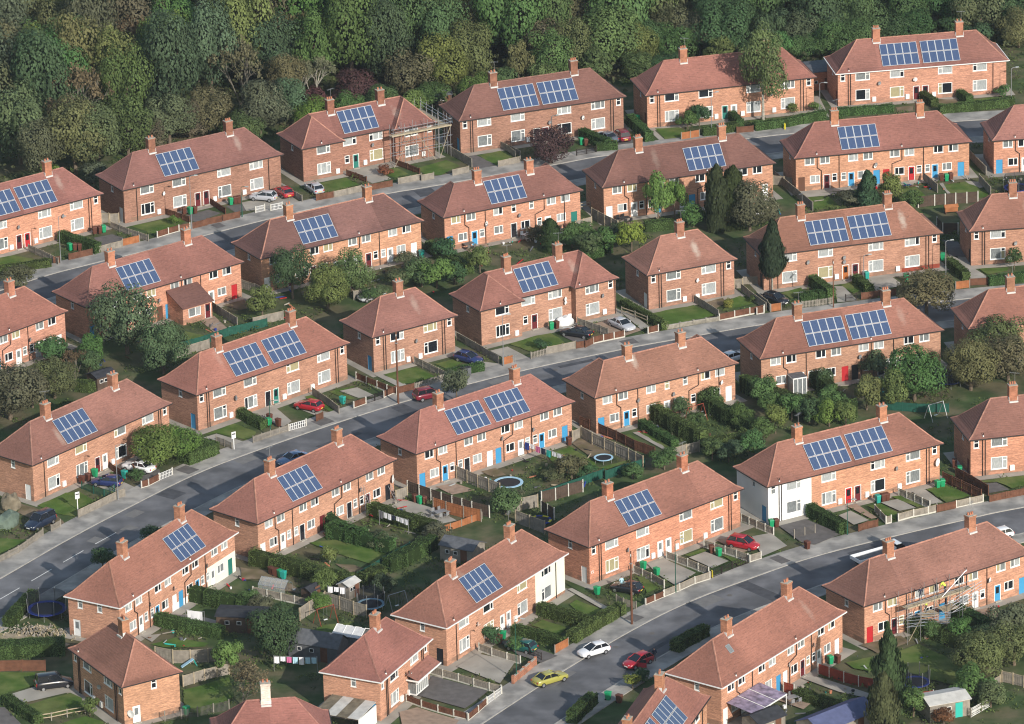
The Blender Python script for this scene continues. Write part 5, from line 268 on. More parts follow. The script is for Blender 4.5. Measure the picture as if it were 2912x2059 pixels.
# ------------------------------------------------------------------ houses
OVH = .35; WH = 5.06; EV = 5.1
def hip(L, Wd=8.0, rise=3.69):
    b = MB(); h = Wd/2; f = .75; fz = .44
    o = [(0, 0, EV), (L, 0, EV), (L, Wd, EV), (0, Wd, EV)]; q = [(f, f, EV+fz), (L-f, f, EV+fz), (L-f, Wd-f, EV+fz), (f, Wd-f, EV+fz)]
    r1 = (h, h, EV+rise); r2 = (L-h, h, EV+rise)
    for i in range(4): j = (i+1) % 4; b.poly([o[i], o[j], q[j], q[i]], 'roof_tiles')
    b.poly([q[0], q[1], r2, r1], 'roof_tiles'); b.poly([q[1], q[2], r2], 'roof_tiles'); b.poly([q[2], q[3], r1, r2], 'roof_tiles'); b.poly([q[3], q[0], r1], 'roof_tiles')
    lo = [(x, y, z-.10) for x, y, z in o]
    for i in range(4): j = (i+1) % 4; b.poly([lo[i], lo[j], o[j], o[i]], 'soffit')
    b.poly(lo[::-1], 'soffit')
    lines = [(o[0], q[0], r1), (o[1], q[1], r2), (o[2], q[2], r2), (o[3], q[3], r1), (r1, r2)]
    return b, lines
def hipW(L, front=True):
    # main block with two cross wings; wings stand 1.2 m proud of the street side
    b = MB(); ww = 7.0; rc = 1.2; rz = EV+3.3; f = .7; fz = .42
    def X(x, y, z): return (x, y, z) if front else (L-x, 8.0-y, z)
    def P(*pts):
        b.poly([X(*p) for p in pts], 'roof_tiles')
    r1 = (3.5, 4.6, rz); r2 = (L-3.5, 4.6, rz); a1 = (3.5, 3.5, rz); a2 = (L-3.5, 3.5, rz)
    # back slope
    P((L, 8, EV), (0, 8, EV), (f, 8-f, EV+fz), (L-f, 8-f, EV+fz)); P((L-f, 8-f, EV+fz), (f, 8-f, EV+fz), r1, r2)
    for s in (0, 1):
        def S(x, y, z): return (x, y, z) if s == 0 else (L-x, y, z)
        def Q(*pts): P(*[S(*p) for p in (pts if s == 0 else pts[::-1])])
        Q((0, 8, EV), (0, 0, EV), (f, f, EV+fz), (f, 8-f, EV+fz)); Q((f, 8-f, EV+fz), (f, f, EV+fz), (3.5, 3.5, rz), (3.5, 4.6, rz))
        Q((0, 0, EV), (ww, 0, EV), (ww-f, f, EV+fz), (f, f, EV+fz)); Q((f, f, EV+fz), (ww-f, f, EV+fz), (3.5, 3.5, rz))
        Q((ww, 0, EV), (ww, rc, EV), (ww-f, rc+f, EV+fz), (ww-f, f, EV+fz)); Q((ww-f, f, EV+fz), (ww-f, rc+f, EV+fz), (3.5, 4.6, rz), (3.5, 3.5, rz))
    P((ww, rc, EV), (L-ww, rc, EV), (L-ww+f, rc+f, EV+fz), (ww-f, rc+f, EV+fz)); P((ww-f, rc+f, EV+fz), (L-ww+f, rc+f, EV+fz), r2, r1)
    fp = [(0, 0), (ww, 0), (ww, rc), (L-ww, rc), (L-ww, 0), (L, 0), (L, 8), (0, 8)]
    for i in range(8):
        p, q = fp[i], fp[(i+1) % 8]; b.poly([X(*p, EV-.1), X(*q, EV-.1), X(*q, EV), X(*p, EV)], 'soffit')
    for rect in (((0, 0), (ww, 0), (ww, 8), (0, 8)), ((ww, rc), (L-ww, rc), (L-ww, 8), (ww, 8)), ((L-ww, 0), (L, 0), (L, 8), (L-ww, 8))): b.poly([X(*p, EV-.1) for p in rect[::-1]], 'soffit')
    lines = []
    for s in (0, 1):
        def S2(x, y, z): return X(x, y, z) if s == 0 else X(L-x, y, z)
        lines += [(S2(0, 0, EV), S2(f, f, EV+fz), S2(3.5, 3.5, rz)), (S2(0, 8, EV), S2(f, 8-f, EV+fz), S2(3.5, 4.6, rz)), (S2(ww, 0, EV), S2(ww-f, f, EV+fz), S2(3.5, 3.5, rz)), (S2(3.5, 3.5, rz), S2(3.5, 4.6, rz))]
    lines.append((X(*r1), X(*r2))); return b, lines
def caps(lines):
    b = MB(); rg = random.Random(3)
    for ln in lines:
        for p, q in zip(ln, ln[1:]):
            p, q = Vector(p), Vector(q); l = (q-p).length; n = max(1, round(l/.45)); d = (q-p)/n; sd = Vector((d.y, -d.x, 0)).normalized()
            for k in range(n):
                a = p+d*k; c = p+d*(k+.97); j = rg.uniform(0, .02); up = Vector((0, 0, .085+j)); lo = Vector((0, 0, -.04))
                b.hull([a-sd*.12+lo, a+lo*.2, a+sd*.12+lo, a+up], [c-sd*.12+lo, c+lo*.2, c+sd*.12+lo, c+up], 'ridge_tile')
    return b.mesh('ridge_cap')
ROOF = {}
for t, (bb, ln) in {'26': hip(26.0), '13': hip(13.5), 'FW': hipW(21.8, True), 'RW': hipW(21.8, False)}.items(): ROOF[t] = (bb.mesh('roof'), caps(ln))
WW = {'W': (2.15, 3.72, 4.94, .66, 2.32), 'S': (1.45, 3.80, 4.95, 1.05, 2.22), 'N': (.72, 3.78, 4.94, 1.0, 2.2), 's': (.78, 3.8, 4.95, 1.05, 2.22), 'T': (1.5, 3.75, 4.95, .85, 2.3), 'D': (1.0, 0, 2.2, 0.02, 2.2), 'P': (.95, 0, 2.1, 0.02, 2.1), 'G': (2.0, 0, 2.2, .02, 2.25), 'U': (1.3, 3.75, 4.94, .66, 2.32)}
def opening(k, x, up):
    w, a0, a1, b0, b1 = WW[k]; return (x-w/2, x+w/2, a0 if up else b0, a1 if up else b1)
def wallface(b, O, ux, inn, Lw, ops, paint=(), H=WH):
    """a wall from point O along ux with real openings and reveals; inn points into the house"""
    O = Vector(O); ux = Vector(ux); inn = Vector(inn)
    xs = sorted(set([0, Lw]+[round(v, 3) for o in ops for v in o[:2]]+[v for p in paint for v in p[:2]]))
    zs = sorted(set([0, H]+[round(v, 3) for o in ops for v in o[2:]]+[v for p in paint for v in p[2:4]]))
    xs = [x for x in xs if 0 <= x <= Lw]; zs = [z for z in zs if 0 <= z <= H]
    pt = lambda x, z, d=0: O+ux*x+Vector((0, 0, z))+inn*d
    flip = ux.cross(Vector((0, 0, 1))).dot(inn) > 0
    def q(pts, m): b.poly(pts[::-1] if flip else pts, m)
    for i in range(len(xs)-1):
        for j in range(len(zs)-1):
            cx, cz = (xs[i]+xs[i+1])/2, (zs[j]+zs[j+1])/2
            if any(o[0] < cx < o[1] and o[2] < cz < o[3] for o in ops): continue
            m = 'brick'
            for p in paint:
                if p[0] < cx < p[1] and p[2] < cz < p[3]: m = p[4]
            q([pt(xs[i], zs[j]), pt(xs[i+1], zs[j]), pt(xs[i+1], zs[j+1]), pt(xs[i], zs[j+1])], m)
    for x0, x1, z0, z1 in ops:
        d = .13
        b.poly([pt(x0, z0), pt(x0, z0, d), pt(x0, z1, d), pt(x0, z1)], 'brick'); b.poly([pt(x1, z0), pt(x1, z0, d), pt(x1, z1, d), pt(x1, z1)], 'brick')
        b.poly([pt(x0, z1), pt(x1, z1), pt(x1, z1, d), pt(x0, z1, d)], 'brick'); b.poly([pt(x0, z0), pt(x1, z0), pt(x1, z0, d), pt(x0, z0, d)], 'cement')
def winmesh(k, up, flipx):
    w, a0, a1, b0, b1 = WW[k]; h = (a1-a0) if up else (b1-b0); b = MB(); fr = .10; m = 'white_paint'; D0, D1 = .02, .13; panes = []
    X0, X1 = -w/2+.003, w/2-.003; Z0, Z1 = .003, h-.003
    b.box(X0, D0, Z0, X1, D1, Z0+fr, m); b.box(X0, D0, Z1-fr, X1, D1, Z1, m); b.box(X0, D0, Z0+fr, X0+fr, D1, Z1-fr, m); b.box(X1-fr, D0, Z0+fr, X1, D1, Z1-fr, m)
    b.box(X0-.04, -.05, Z0-.05, X1+.04, .019, Z0-.001, m)
    def mull(x): b.box(x-.055, D0+.003, Z0+fr, x+.055, D1, Z1-fr, m)
    def tr(x0, x1, z): b.box(x0, D0+.006, z-.045, x1, D1, z+.045, m)
    s = -1 if flipx else 1
    def pn(x0, x1, z0, z1): panes.append((x0, x1, z0, z1))
    if k == 'W':
        c1 = s*(w/2-.62); a, c = sorted((c1, s*(w/2-fr))); mull(c1); tr(a, c, h*.70); pn(min(c1, c), max(c1, c), fr, h*.70) if 0 else None
        pn(a, c, fr, h*.70); pn(a, c, h*.70, h-fr)
        o = -s*(w/2-fr); lo, hi = sorted((c1, o))
        if w > 2: mid = (lo*.0+hi*.0)+(-s*.45); 
        if rndw.random() < .5: mull(-s*.47); e, f_ = sorted((c1, -s*.47)); pn(e, f_, fr, h-fr); e, f_ = sorted((-s*.47, o)); pn(e, f_, fr, h-fr)
        else: pn(lo, hi, fr, h-fr)
    elif k in ('S', 'G', 'T', 'U'):
        mull(s*.12); pn(-w/2+fr, s*.12, fr, h-fr); pn(s*.12, w/2-fr, fr, h-fr)
    else:
        tr(-w/2+fr, w/2-fr, h*.62); pn(-w/2+fr, w/2-fr, fr, h*.62); pn(-w/2+fr, w/2-fr, h*.62, h-fr)
    return b.mesh('window'), panes
rndw = random.Random(5)
def add_window(root, k, up, pos, ux_angle, glass, flipx):
    """pos = wall point of the opening's bottom centre, in the house frame"""
    me, panes = cached(('win', k, up, flipx, rnd.randint(0, 1)), lambda: winmesh(k, up, flipx))
    o = link('window', me, root, pos, ux_angle)
    for i, p in enumerate(panes):
        g = glass if rnd.random() < .8 else rnd.choice(['glass_dark', 'glass_grey', glass])
        key = ('pane', tuple(round(v, 3) for v in p), g)
        pm = cached(key, lambda: MB().poly([(p[0], .075, p[2]), (p[1], .075, p[2]), (p[1], .075, p[3]), (p[0], .075, p[3])], g).mesh('pane'))
        link('pane', pm, o)
    return o
def doormesh(k, col):
    w = WW[k][0]; h = 2.18 if k == 'D' else 2.08; b = MB(); fr = .09 if k == 'D' else .03; fm = 'white_paint' if k == 'D' else col
    b.box(-w/2+.003, .02, .003, -w/2+fr, .13, h, fm); b.box(w/2-fr, .02, .003, w/2-.003, .13, h, fm); b.box(-w/2+fr, .02, h-fr, w/2-fr, .13, h, fm)
    b.box(-w/2+fr, .05, .01, w/2-fr, .10, h-fr-.002, col)
    if k == 'D': b.box(-.24, .038, .35, .24, .0499, .75, col); b.box(-w/2, -.28, -.02, w/2, .015, .12, 'cement')
    return b.mesh('door')
def add_door(root, k, col, pos, ang):
    o = link('door', cached(('door', k, col), lambda: doormesh(k, col)), root, pos, ang)
    if k == 'D':
        g = 'glass_dark' if col != 'door_white' else 'glass_grey'
        link('door_pane', cached(('dp', g), lambda: MB().box(-.24, .042, 1.05, .24, .0495, 1.9, g).mesh('door_pane')), o)
        link('handle', cached('hd', lambda: MB().box(.30, .01, .98, .36, .049, 1.06, 'steel').mesh('handle')), o)
    return o
F26 = [('N', .75, 1), ('W', 3.72, 1), ('W', 8.87, 1), ('W', 16.1, 1), ('W', 21.33, 1), ('N', 24.55, 1), ('W', 3.72, 0), ('W', 8.87, 0), ('D', 11.76, 0), ('D', 13.12, 0), ('W', 16.1, 0), ('W', 21.33, 0)]
R26 = [('S', x, 1) for x in (2.0, 4.2, 8.35, 10.5, 14.4, 16.55, 20.8, 23.0)]+[('P', .8, 0), ('S', 2.75, 0), ('D', 4.5, 0), ('s', 5.62, 0), ('s', 6.95, 0), ('D', 8.05, 0), ('S', 9.7, 0), ('P', 11.75, 0), ('P', 13.15, 0), ('S', 15.1, 0), ('D', 16.85, 0), ('s', 17.98, 0), ('s', 19.2, 0), ('D', 20.3, 0), ('S', 22.05, 0), ('P', 24.1, 0)]
S13 = [('N', .75, 1), ('W', 3.75, 1), ('W', 9.0, 1), ('N', 12.0, 1), ('W', 3.75, 0), ('W', 9.0, 0)]
FWt = [('W', 3.3, 1), ('W', 17.4, 1), ('N', 20.3, 1), ('W', 3.3, 0), ('W', 17.4, 0)]     # on the wing fronts
FWm = [('W', 8.1, 1), ('W', 12.3, 1), ('s', 7.6, 0), ('D', 9.0, 0), ('W', 12.3, 0)]       # on the recessed front
RWt = [('S', 1.75, 1), ('S', 4.1, 1), ('S', 8.3, 1), ('N', 10.75, 1), ('N', 13.5, 1), ('S', 16.6, 1), ('S', 18.8, 1), ('P', .75, 0), ('S', 2.75, 0), ('D', 4.6, 0), ('s', 5.75, 0), ('S', 8.3, 0), ('D', 10.7, 0), ('S', 12.5, 0), ('s', 14.7, 0), ('D', 16.0, 0), ('S', 18.1, 0), ('P', 20.1, 0)]
DOORS = {'H1': 'darkred darkred', 'H2': 'green white', 'H3': 'black darkred', 'H4': 'green', 'H5': 'darkred darkred', 'H6': 'darkred red', 'H20': 'darkred white', 'H18': 'black green', 'H14': 'orange darkred', 'H13': 'white red', 'H33': 'white white', 'H28': 'white white', 'H27': 'red darkred', 'H26': 'green white', 'H16': 'darkred', 'H36': 'white white',
 'H11': 'brown darkred blue blue red red blue blue', 'H10': 'white white blue white blue white white white', 'H9': 'blue blue black white green', 'H8': 'white darkred darkred white white darkred white white', 'H7': 'blue white darkred brown blue white white red', 'H12': 'blue white blue blue white blue blue blue', 'H19': 'blue white white blue blue white white white',
 'H29': 'white white blue white blue blue white green', 'H25': 'white white black darkred black black darkred black', 'H24': 'blue blue black white blue white blue blue', 'H23': 'blue blue white blue white', 'H21': 'white white white red black black white brown', 'H22': 'blue white white white blue white blue white', 'H34': 'white white white blue white darkred white white', 'H35': 'red darkred blue blue white white blue blue'}
PAINT = {'H27': [('f', 0, 6.3, 0, WH, 'white_render'), ('l', 0, 8, 0, WH, 'white_render')], 'H33': [('f', 18.9, 25.3, .35, WH, 'cream_render')], 'H29': [('f', 19.0, 25.3, 0, 2.75, 'cream_render'), ('f', 11.2, 14.6, 0, .9, 'white_render')], 'H14': [('f', 19.8, 25.3, 0, .62, 'timber_red')]}
NARROW = {'H1': (1, 0), 'H5': (0, 0), 'H6': (0, 1), 'H14': (0, 1), 'H20': (0, 1), 'H33': (0, 0), 'H36': (0, 0), 'H13': (1, 0), 'H26': (1, 0)}
STAIN = {'H15': (8.2, 2.0), 'H14': (20.9, 2.1), 'H21': (20.9, 2.3), 'H23': (7.6, 3.0), 'H20': (6.7, 1.6), 'H8': (-9, 0), 'H5': (20.0, 2.6), 'H3': (8.4, 2.6), 'H18': (6.2, 2.9), 'H17': (8.3, 2.4), 'H34': (20.7, 2.0), 'H4': (16.6, 2.6), 'H16': (16.5, 2.9), 'H6': (20.4, 2.6), 'H13': (8.5, 2.4), 'H33': (8.2, 3.0), 'H28': (7.8, 2.8), 'H10': (8.9, 2.6)}
HOUSE = {}
def chimney(root, x, y, foot, top, tint, rg, aer):
    key = ('chim', round(foot, 2), round(top, 2))
    def f():
        b = MB(); b.box(-.54, -.44, foot, .54, .44, top-.25, 'chimney_brick'); b.box(-.60, -.50, top-.25, .60, .50, top-.07, 'chimney_brick'); b.box(-.57, -.47, top-.07, .57, .47, top, 'cement'); return b.mesh('chimney')
    c = link('chimney', cached(key, f), root, (x, y, 0), 0, color=tint)
    b = MB(); s = .93
    def fl():
        b = MB(); zf = RZ = 0
        return b
    fm = cached(('flash', round(foot, 2)), lambda: MB().box(-.58, -.66, foot+.05, .58, -.441, foot+.42, 'lead').box(-.60, -.439, foot+.40, -.541, .05, foot+.92, 'lead').box(.541, -.439, foot+.40, .60, .05, foot+.92, 'lead').mesh('flashing'))
    link('flashing', fm, c)
    for px in ((-.25, .25) if rg.random() < .6 else (-.3, 0, .3)):
        pm = cached(('pot',), lambda: MB().tube((0, 0, 0), (0, 0, .28), .12, 'clay_pot', .10, 8).tube((0, 0, .281), (0, 0, .33), .13, 'clay_pot', .13, 8).mesh('chimney_pot'))
        link('chimney_pot', pm, c, (px, rg.uniform(-.08, .08), top))
    if aer:
        def fa():
            b = MB(); b.tube((0, 0, 0), (0, 0, 1.7), .022, 'grey_metal', n=5); b.tube((-.7, 0, 1.65), (.6, 0, 1.65), .018, 'grey_metal', n=4)
            for k in range(6): b.tube((-.6+.22*k, -.24, 1.65), (-.6+.22*k, .24, 1.65), .012, 'grey_metal', n=4)
            return b.mesh('aerial')
        link('aerial', cached('aer', fa), c, (.40, .3, top-.3), rg.uniform(-.6, .6))
def panel_mesh():
    w, h = 1.115, 1.79; b = MB(); b.box(0, 0, 0, w-.02, h-.02, .045, 'panel_frame')
    b.poly([(.055, .055, .0475), (w-.075, .055, .0475), (w-.075, h-.075, .0475), (.055, h-.075, .0475)], 'solar_cells'); return b.mesh('solar_panel')
PANEL = panel_mesh()
def array(root, u0, s0=.58, sl=(3.25/3.25)):
    slope = math.atan2(3.69-.44, 4-.75); z0 = EV+.44+(s0-.75)*math.tan(slope)
    if s0 < .75: z0 = EV+.44+(s0-.75)*1.0
    for r_ in range(2):
        for c in range(5):
            d = r_*1.83+.0
            link('solar_panel', PANEL, root, (u0+c*1.115, s0+math.cos(slope)*d-.0*1, z0+math.sin(slope)*d+.14), rot=(slope, 0, 0))
def pipe(b, pts, r=.055):
    for p, q in zip(pts, pts[1:]): b.tube(p, q, r, 'black_pipe', n=6)
def dish(root, x, y, z, dark, big=1.0):
    def f():
        b = MB(); m = 'grey_metal' if dark else 'white_paint'; r = .30*big; n = 12
        ring = [(r*math.cos(2*math.pi*k/n), -.30-.0, r*math.sin(2*math.pi*k/n)) for k in range(n)]; cen = (0, -.22, 0)
        for k in range(n): b.poly([ring[k], ring[(k+1) % n], cen], m)
        for k in range(n): b.poly([tuple(Vector(ring[k])+Vector((0, .012, 0))), (0, -.205, 0), tuple(Vector(ring[(k+1) % n])+Vector((0, .012, 0)))], m)
        b.tube((0, 0, -.1), (0, -.21, 0), .025, m, n=5); b.tube((0, -.25, -r), (0, -.55, 0), .012, m, n=4); b.box(-.03, -.58, -.03, .03, -.52, .03, m); return b.mesh('satellite_dish')
    return link('satellite_dish', cached(('dish', dark, big), f), root, (x, y, z), .5)
for hi, (hid, hx, hy, ha, ht, narr, rt, bt, rowtxt) in enumerate(HOUSES):
    rg = random.Random(100+hi); L = {'F26': 26., 'R26': 26., 'S13': 13.5, 'FW': 21.8, 'RW': 21.8}[ht]
    look = {'F26': 'hipped brick terrace', 'R26': 'hipped brick terrace, back in view', 'S13': 'short hipped brick house', 'FW': 'brick terrace with two hipped wings', 'RW': 'winged brick terrace, back in view'}[ht]
    extra = {'H27': 'white end wall and ', 'H33': 'cream end wall and ', 'H34': 'a roof window, ', 'H28': 'painted number 15 and '}.get(hid, '')
    sa = {0: 'no solar panels', 1: 'one solar array', -1: 'one solar array near its right end', 2: 'two solar arrays', 3: 'panels at the bottom edge'}[narr]
    lab = ('%s, %s%s, %s' % (look, extra, sa, rowtxt)) if not hid in ('H30', 'H31', 'H32') else {'H30': 'small square hipped brick house at the bottom left, dark front', 'H31': 'red hipped roof with white chimney cut by the bottom edge', 'H32': 'short brick house with white trimmed tiled bay canopy at the bottom'}[hid]
    root = thing('house', lab, 'house', (hx, hy, 0), R(ha), 'brick houses of the estate'); HOUSE[hid] = root
    c = (rt[0], rt[1], rt[2]); bc = (bt[0], bt[1], bt[2])
    rk = {'F26': '26', 'R26': '26', 'S13': '13', 'FW': 'FW', 'RW': 'RW'}[ht]
    roof = link('roof', ROOF[rk][0], root, color=c); st = STAIN.get(hid, (-50, 0)); roof['stain'] = (st[0], st[1], 0.0); roof['stain_k'] = .62 if hid in ('H15', 'H14', 'H23') else rg.uniform(.10, .34); q_ = rg.choice([0, 6.5, 13]); roof['relaid'] = (float(q_), float(q_+rg.choice([6.5, 13])), rg.choice([-.16, -.10, .08, .12])) if hid != 'H8' else (13.0, 19.5, .32)
    link('ridge_cap', ROOF[rk][1], roof, color=c if rg.random() < .6 else (1.18, 1.16, 1.14))
    # walls
    wl = L-2*OVH; wd = 8-2*OVH; x0 = OVH; y0 = OVH
    T = {'F26': F26, 'R26': R26, 'S13': S13, 'FW': FWt, 'RW': RWt}[ht]
    nL, nR = NARROW.get(hid, (1, 1)); T = [t for t in T if not (ht == 'F26' and t[0] == 'N' and ((t[1] < 2 and not nL) or (t[1] > 20 and not nR)))]
    T = [(k, min(x, wl-.6), u) for k, x, u in T]
    if hid == 'H35': T = [t for t in T if not (t[0] in 'Ss' and t[2] == 0 and 18 < t[1] < 20)]
    side = [('N', 3.4, 1)]+([('P', 1.0, 0)] if ht in ('F26', 'S13') else [])
    sideops = [opening(*t) for t in side]
    if hid in ('H29',): side = [('N', 2.8, 1), ('N', 5.6, 1), ('D', 6.2, 0)]; sideops = [opening(*t) for t in side]
    if hid == 'H30': rside = [('N', 4.0, 1), ('D', 1.6, 0)]
    else: rside = []
    paint = PAINT.get(hid, [])
    fpaint = [p[1:] for p in paint if p[0] == 'f']; lpaint = [p[1:] for p in paint if p[0] == 'l']
    def wallmesh():
        b = MB()
        if ht == 'FW':
            ww = 7.0-OVH*1.0
            a = [t for t in T if t[1] < ww]; c_ = [t for t in T if t[1] > 14]
            wallface(b, (x0, y0, 0), (1, 0, 0), (0, 1, 0), 6.3, [opening(*t) for t in a]); wallface(b, (L-x0-6.3, y0, 0), (1, 0, 0), (0, 1, 0), 6.3, [opening(t[0], t[1]-(wl-6.3), t[2]) for t in c_])
            wallface(b, (x0+6.3, y0+1.2, 0), (1, 0, 0), (0, 1, 0), wl-12.6, [opening(t[0], t[1]-6.3, t[2]) for t in FWm])
            b.poly([(x0+6.3, y0, 0), (x0+6.3, y0+1.2, 0), (x0+6.3, y0+1.2, WH), (x0+6.3, y0, WH)], 'brick'); b.poly([(L-x0-6.3, y0, 0), (L-x0-6.3, y0+1.2, 0), (L-x0-6.3, y0+1.2, WH), (L-x0-6.3, y0, WH)], 'brick')
        else: wallface(b, (x0, y0, 0), (1, 0, 0), (0, 1, 0), wl, [opening(*t) for t in T], fpaint)
        wallface(b, (x0, y0, 0), (0, 1, 0), (1, 0, 0), wd, sideops, lpaint)
        wallface(b, (L-x0, y0, 0), (0, 1, 0), (-1, 0, 0), wd, [opening(*t) for t in rside])
        yb = 8-y0
        if ht == 'RW':
            b.poly([(L-x0, yb, 0), (L-x0-6.3, yb, 0), (L-x0-6.3, yb, WH), (L-x0, yb, WH)], 'brick'); b.poly([(x0+6.3, yb, 0), (x0, yb, 0), (x0, yb, WH), (x0+6.3, yb, WH)], 'brick'); b.poly([(L-x0-6.3, yb-1.2, 0), (x0+6.3, yb-1.2, 0), (x0+6.3, yb-1.2, WH), (L-x0-6.3, yb-1.2, WH)], 'brick')
            for xx in (x0+6.3, L-x0-6.3): b.poly([(xx, yb, 0), (xx, yb-1.2, 0), (xx, yb-1.2, WH), (xx, yb, WH)], 'brick')
        else: b.poly([(L-x0, yb, 0), (x0, yb, 0), (x0, yb, WH), (L-x0, yb, WH)], 'brick')
        return b.mesh('wall')
    link('wall', cached(('wall', ht, nL, nR, hid if (paint or hid in ('H29', 'H30', 'H35')) else ''), wallmesh), root, color=bc)
    # windows and doors
    dl = DOORS.get(hid, 'white white').split(); di = 0
    def put(k, x, up, yy, xoff=0.0):
        global di
        pos = (x0+x+xoff, yy, (WW[k][1] if up else WW[k][3]))
        if k in 'DP' and not up:
            col = dl[di % len(dl)]; di += 1; add_door(root, k, 'door_'+col, (pos[0], pos[1], 0), 0)
        else:
            light = ht in ('F26', 'S13', 'FW'); g = rg.choices(['glass_net', 'glass_grey', 'glass_dark', 'glass_beige'], [6, 3, 1.3, .8] if light else [2.4, 3, 3.6, .5])[0]
            if k in 'Ns' and light: g = 'glass_dark'
            add_window(root, k, up, pos, 0, g, x > wl/2)
    for k, x, up in T: put(k, x, up, y0)
    if ht == 'FW':
        for k, x, up in FWm: put(k, x, up, y0+1.2)
    for k, y, up in side:
        if k in 'DP': add_door(root, k, 'door_white' if hid in ('H20', 'H29') else rg.choice(['door_white', 'door_black', 'door_darkred', 'door_blue']), (x0, y0+y, 0), R(-90))
        else: add_window(root, k, up, (x0, y0+y, WW[k][1] if up else WW[k][3]), R(-90), 'glass_grey', False)
    for k, y, up in rside:
        if k in 'DP': add_door(root, k, 'door_white', (L-x0, y0+y, 0), R(90))
        else: add_window(root, k, up, (L-x0, y0+y, WW[k][1] if up else WW[k][3]), R(90), 'glass_dark', False)
    # fascia and gutter
    gm = 'white_paint' if hid in ('H29', 'H33', 'H32', 'H1', 'H34') else 'dark_gutter'
    def gut():
        b = MB(); e = .001
        if ht == 'FW': seg = [((0, 0), (7, 0)), ((7, 1.2), (L-7, 1.2)), ((L-7, 0), (L, 0))]
        else: seg = [((0, 0), (L, 0))]
        for p, q in seg: b.box(p[0], p[1]-.11, EV-.10, q[0], p[1]-e, EV+.01, gm)
        b.box(-.11, 0, EV-.10, -e, 8, EV+.01, gm); b.box(L+e, 0, EV-.10, L+.11, 8, EV+.01, gm); return b.mesh('gutter')
    link('gutter', cached(('gut', ht, gm), gut), root)
    y = y0-.07; PL = []
    if ht in ('F26', 'S13'):
        PL += [[(x0+x, y, 0), (x0+x, y, 5.0)] for x in (((1.55, 1.9) if nL else (2.0,))+((wl-1.6, wl-2.0) if nR else (wl-2.0,)))]
    elif ht == 'FW': PL.append([(L-x0-.15, y, 0), (L-x0-.15, y, 5.0)])
    else:
        PL += [[(x0+x, y, 0), (x0+x, y, 5.0)] for x in (6.28, 18.6) if x < L-1]+[[(x0+xa, y, 5.0), (x0+xa, y, 3.3), (x0+xb, y, 2.85), (x0+xb, y, 0)] for xa, xb in ((3.1, 3.7), (15.45, 14.0))]
    for P_ in PL:
        d_ = tuple((round(q[0]-P_[-1][0], 2), 0, q[2]) for q in P_)
        def mkp():
            bb_ = MB(); pipe(bb_, d_); return bb_.mesh('downpipe')
        link('downpipe', cached(('pipe', d_), mkp), root, (P_[-1][0], y, 0))
    # vent stubs through the roof above the eave
    vm = cached('vent', lambda: MB().tube((0, 0, 0), (0, 0, .42), .05, 'black_pipe').tube((0, 0, -.1), (0, 0, .1), .09, 'white_paint').mesh('vent_pipe'))
    for x in ((2.0,) if ht in ('F26', 'S13') else (3.4, 15.8)):
        if x < L: link('vent_pipe', vm, roof, (x, .35, EV+.25))
    # chimneys
    chx = {'F26': (6.9, 19.4), 'R26': (6.9, 19.4), 'S13': (6.8,), 'FW': (6.95, 15.0), 'RW': (7.0, 15.1)}[ht]; cy = {'FW': 4.6, 'RW': 3.4}.get(ht, 4.0); top = {'FW': 10.05, 'RW': 9.85}.get(ht, 10.4)
    for x in chx:
        if hid == 'H31': chimney(root, x-.6, cy, 7.9, 10.9, (1.7, 3.2, 4.5), rg, False)
        else: chimney(root, x, cy, 7.9 if ht[1] != 'W' else 7.5, top, bc, rg, rg.random() < .55)
    # solar arrays
    us = {0: [], 1: [7.1], -1: [13.2], 2: [7.15, 13.25], 3: [13.2, 6.9]}[narr]
    if hid in ('H4', 'H16', 'H9'): us = [7.75]
    if hid == 'H29': us = [14.15]
    if hid in ('H24', 'H18'): us = [7.1, 13.5]
    for u in us:
        s0 = .62
        if ht == 'FW':
            sl = math.atan2(3.3-.42, 3.4-.7)
            for r_ in range(2):
                for c_ in range(5):
                    d = r_*1.83; s0 = 1.2+.52
                    link('solar_panel', PANEL, root, (u+c_*1.115, s0+math.cos(sl)*d, EV+.42+(.52-.7)*math.tan(sl)+math.sin(sl)*d+.14), rot=(sl, 0, 0))
        elif ht == 'RW':
            sl = math.atan2(3.3-.42, 3.4-.7)
            for r_ in range(2):
                for c_ in range(5):
                    d = r_*1.83; link('solar_panel', PANEL, root, (u+c_*1.115, .52+math.cos(sl)*d, EV+.42+(.52-.7)*math.tan(sl)+math.sin(sl)*d+.14), rot=(sl, 0, 0))
        else: array(root, u)
    # boxes, dishes
    if ht in ('F26', 'S13', 'FW'):
        for x in rg.sample([5.4, 10.4, 14.4, 19.2] if L > 20 else [5.3, 7.2], 3 if L > 20 else 2):
            yy = y0+(1.2 if ht == 'FW' and 6.6 < x < L-7.3 else 0)
            link('meter_box', cached('mb', lambda: MB().box(-.28, -.22, .35, .28, -.001, 1.05, 'white_paint').mesh('meter_box')), root, (x0+x, yy, 0))
    for k in range(rg.randint(1, 3)):
        x = rg.choice([6.1, 11.4, 13.6, 18.7]) if L > 20 else rg.choice([6.4, 7.0])
        yy = y0+(1.2 if ht == 'FW' and 6.6 < x < L-7.3 else 0)
        dish(root, x0+x+rg.uniform(-.1, .1), yy, rg.uniform(2.7, 3.4), rg.random() < .75)
    if hid in ('H30',): dish(root, L, 1.2, 1.6, False, 1.6)
    if hid in ('H27', 'H25'): dish(root, L-x0-.6, y0, 2.7, False, 1.8)
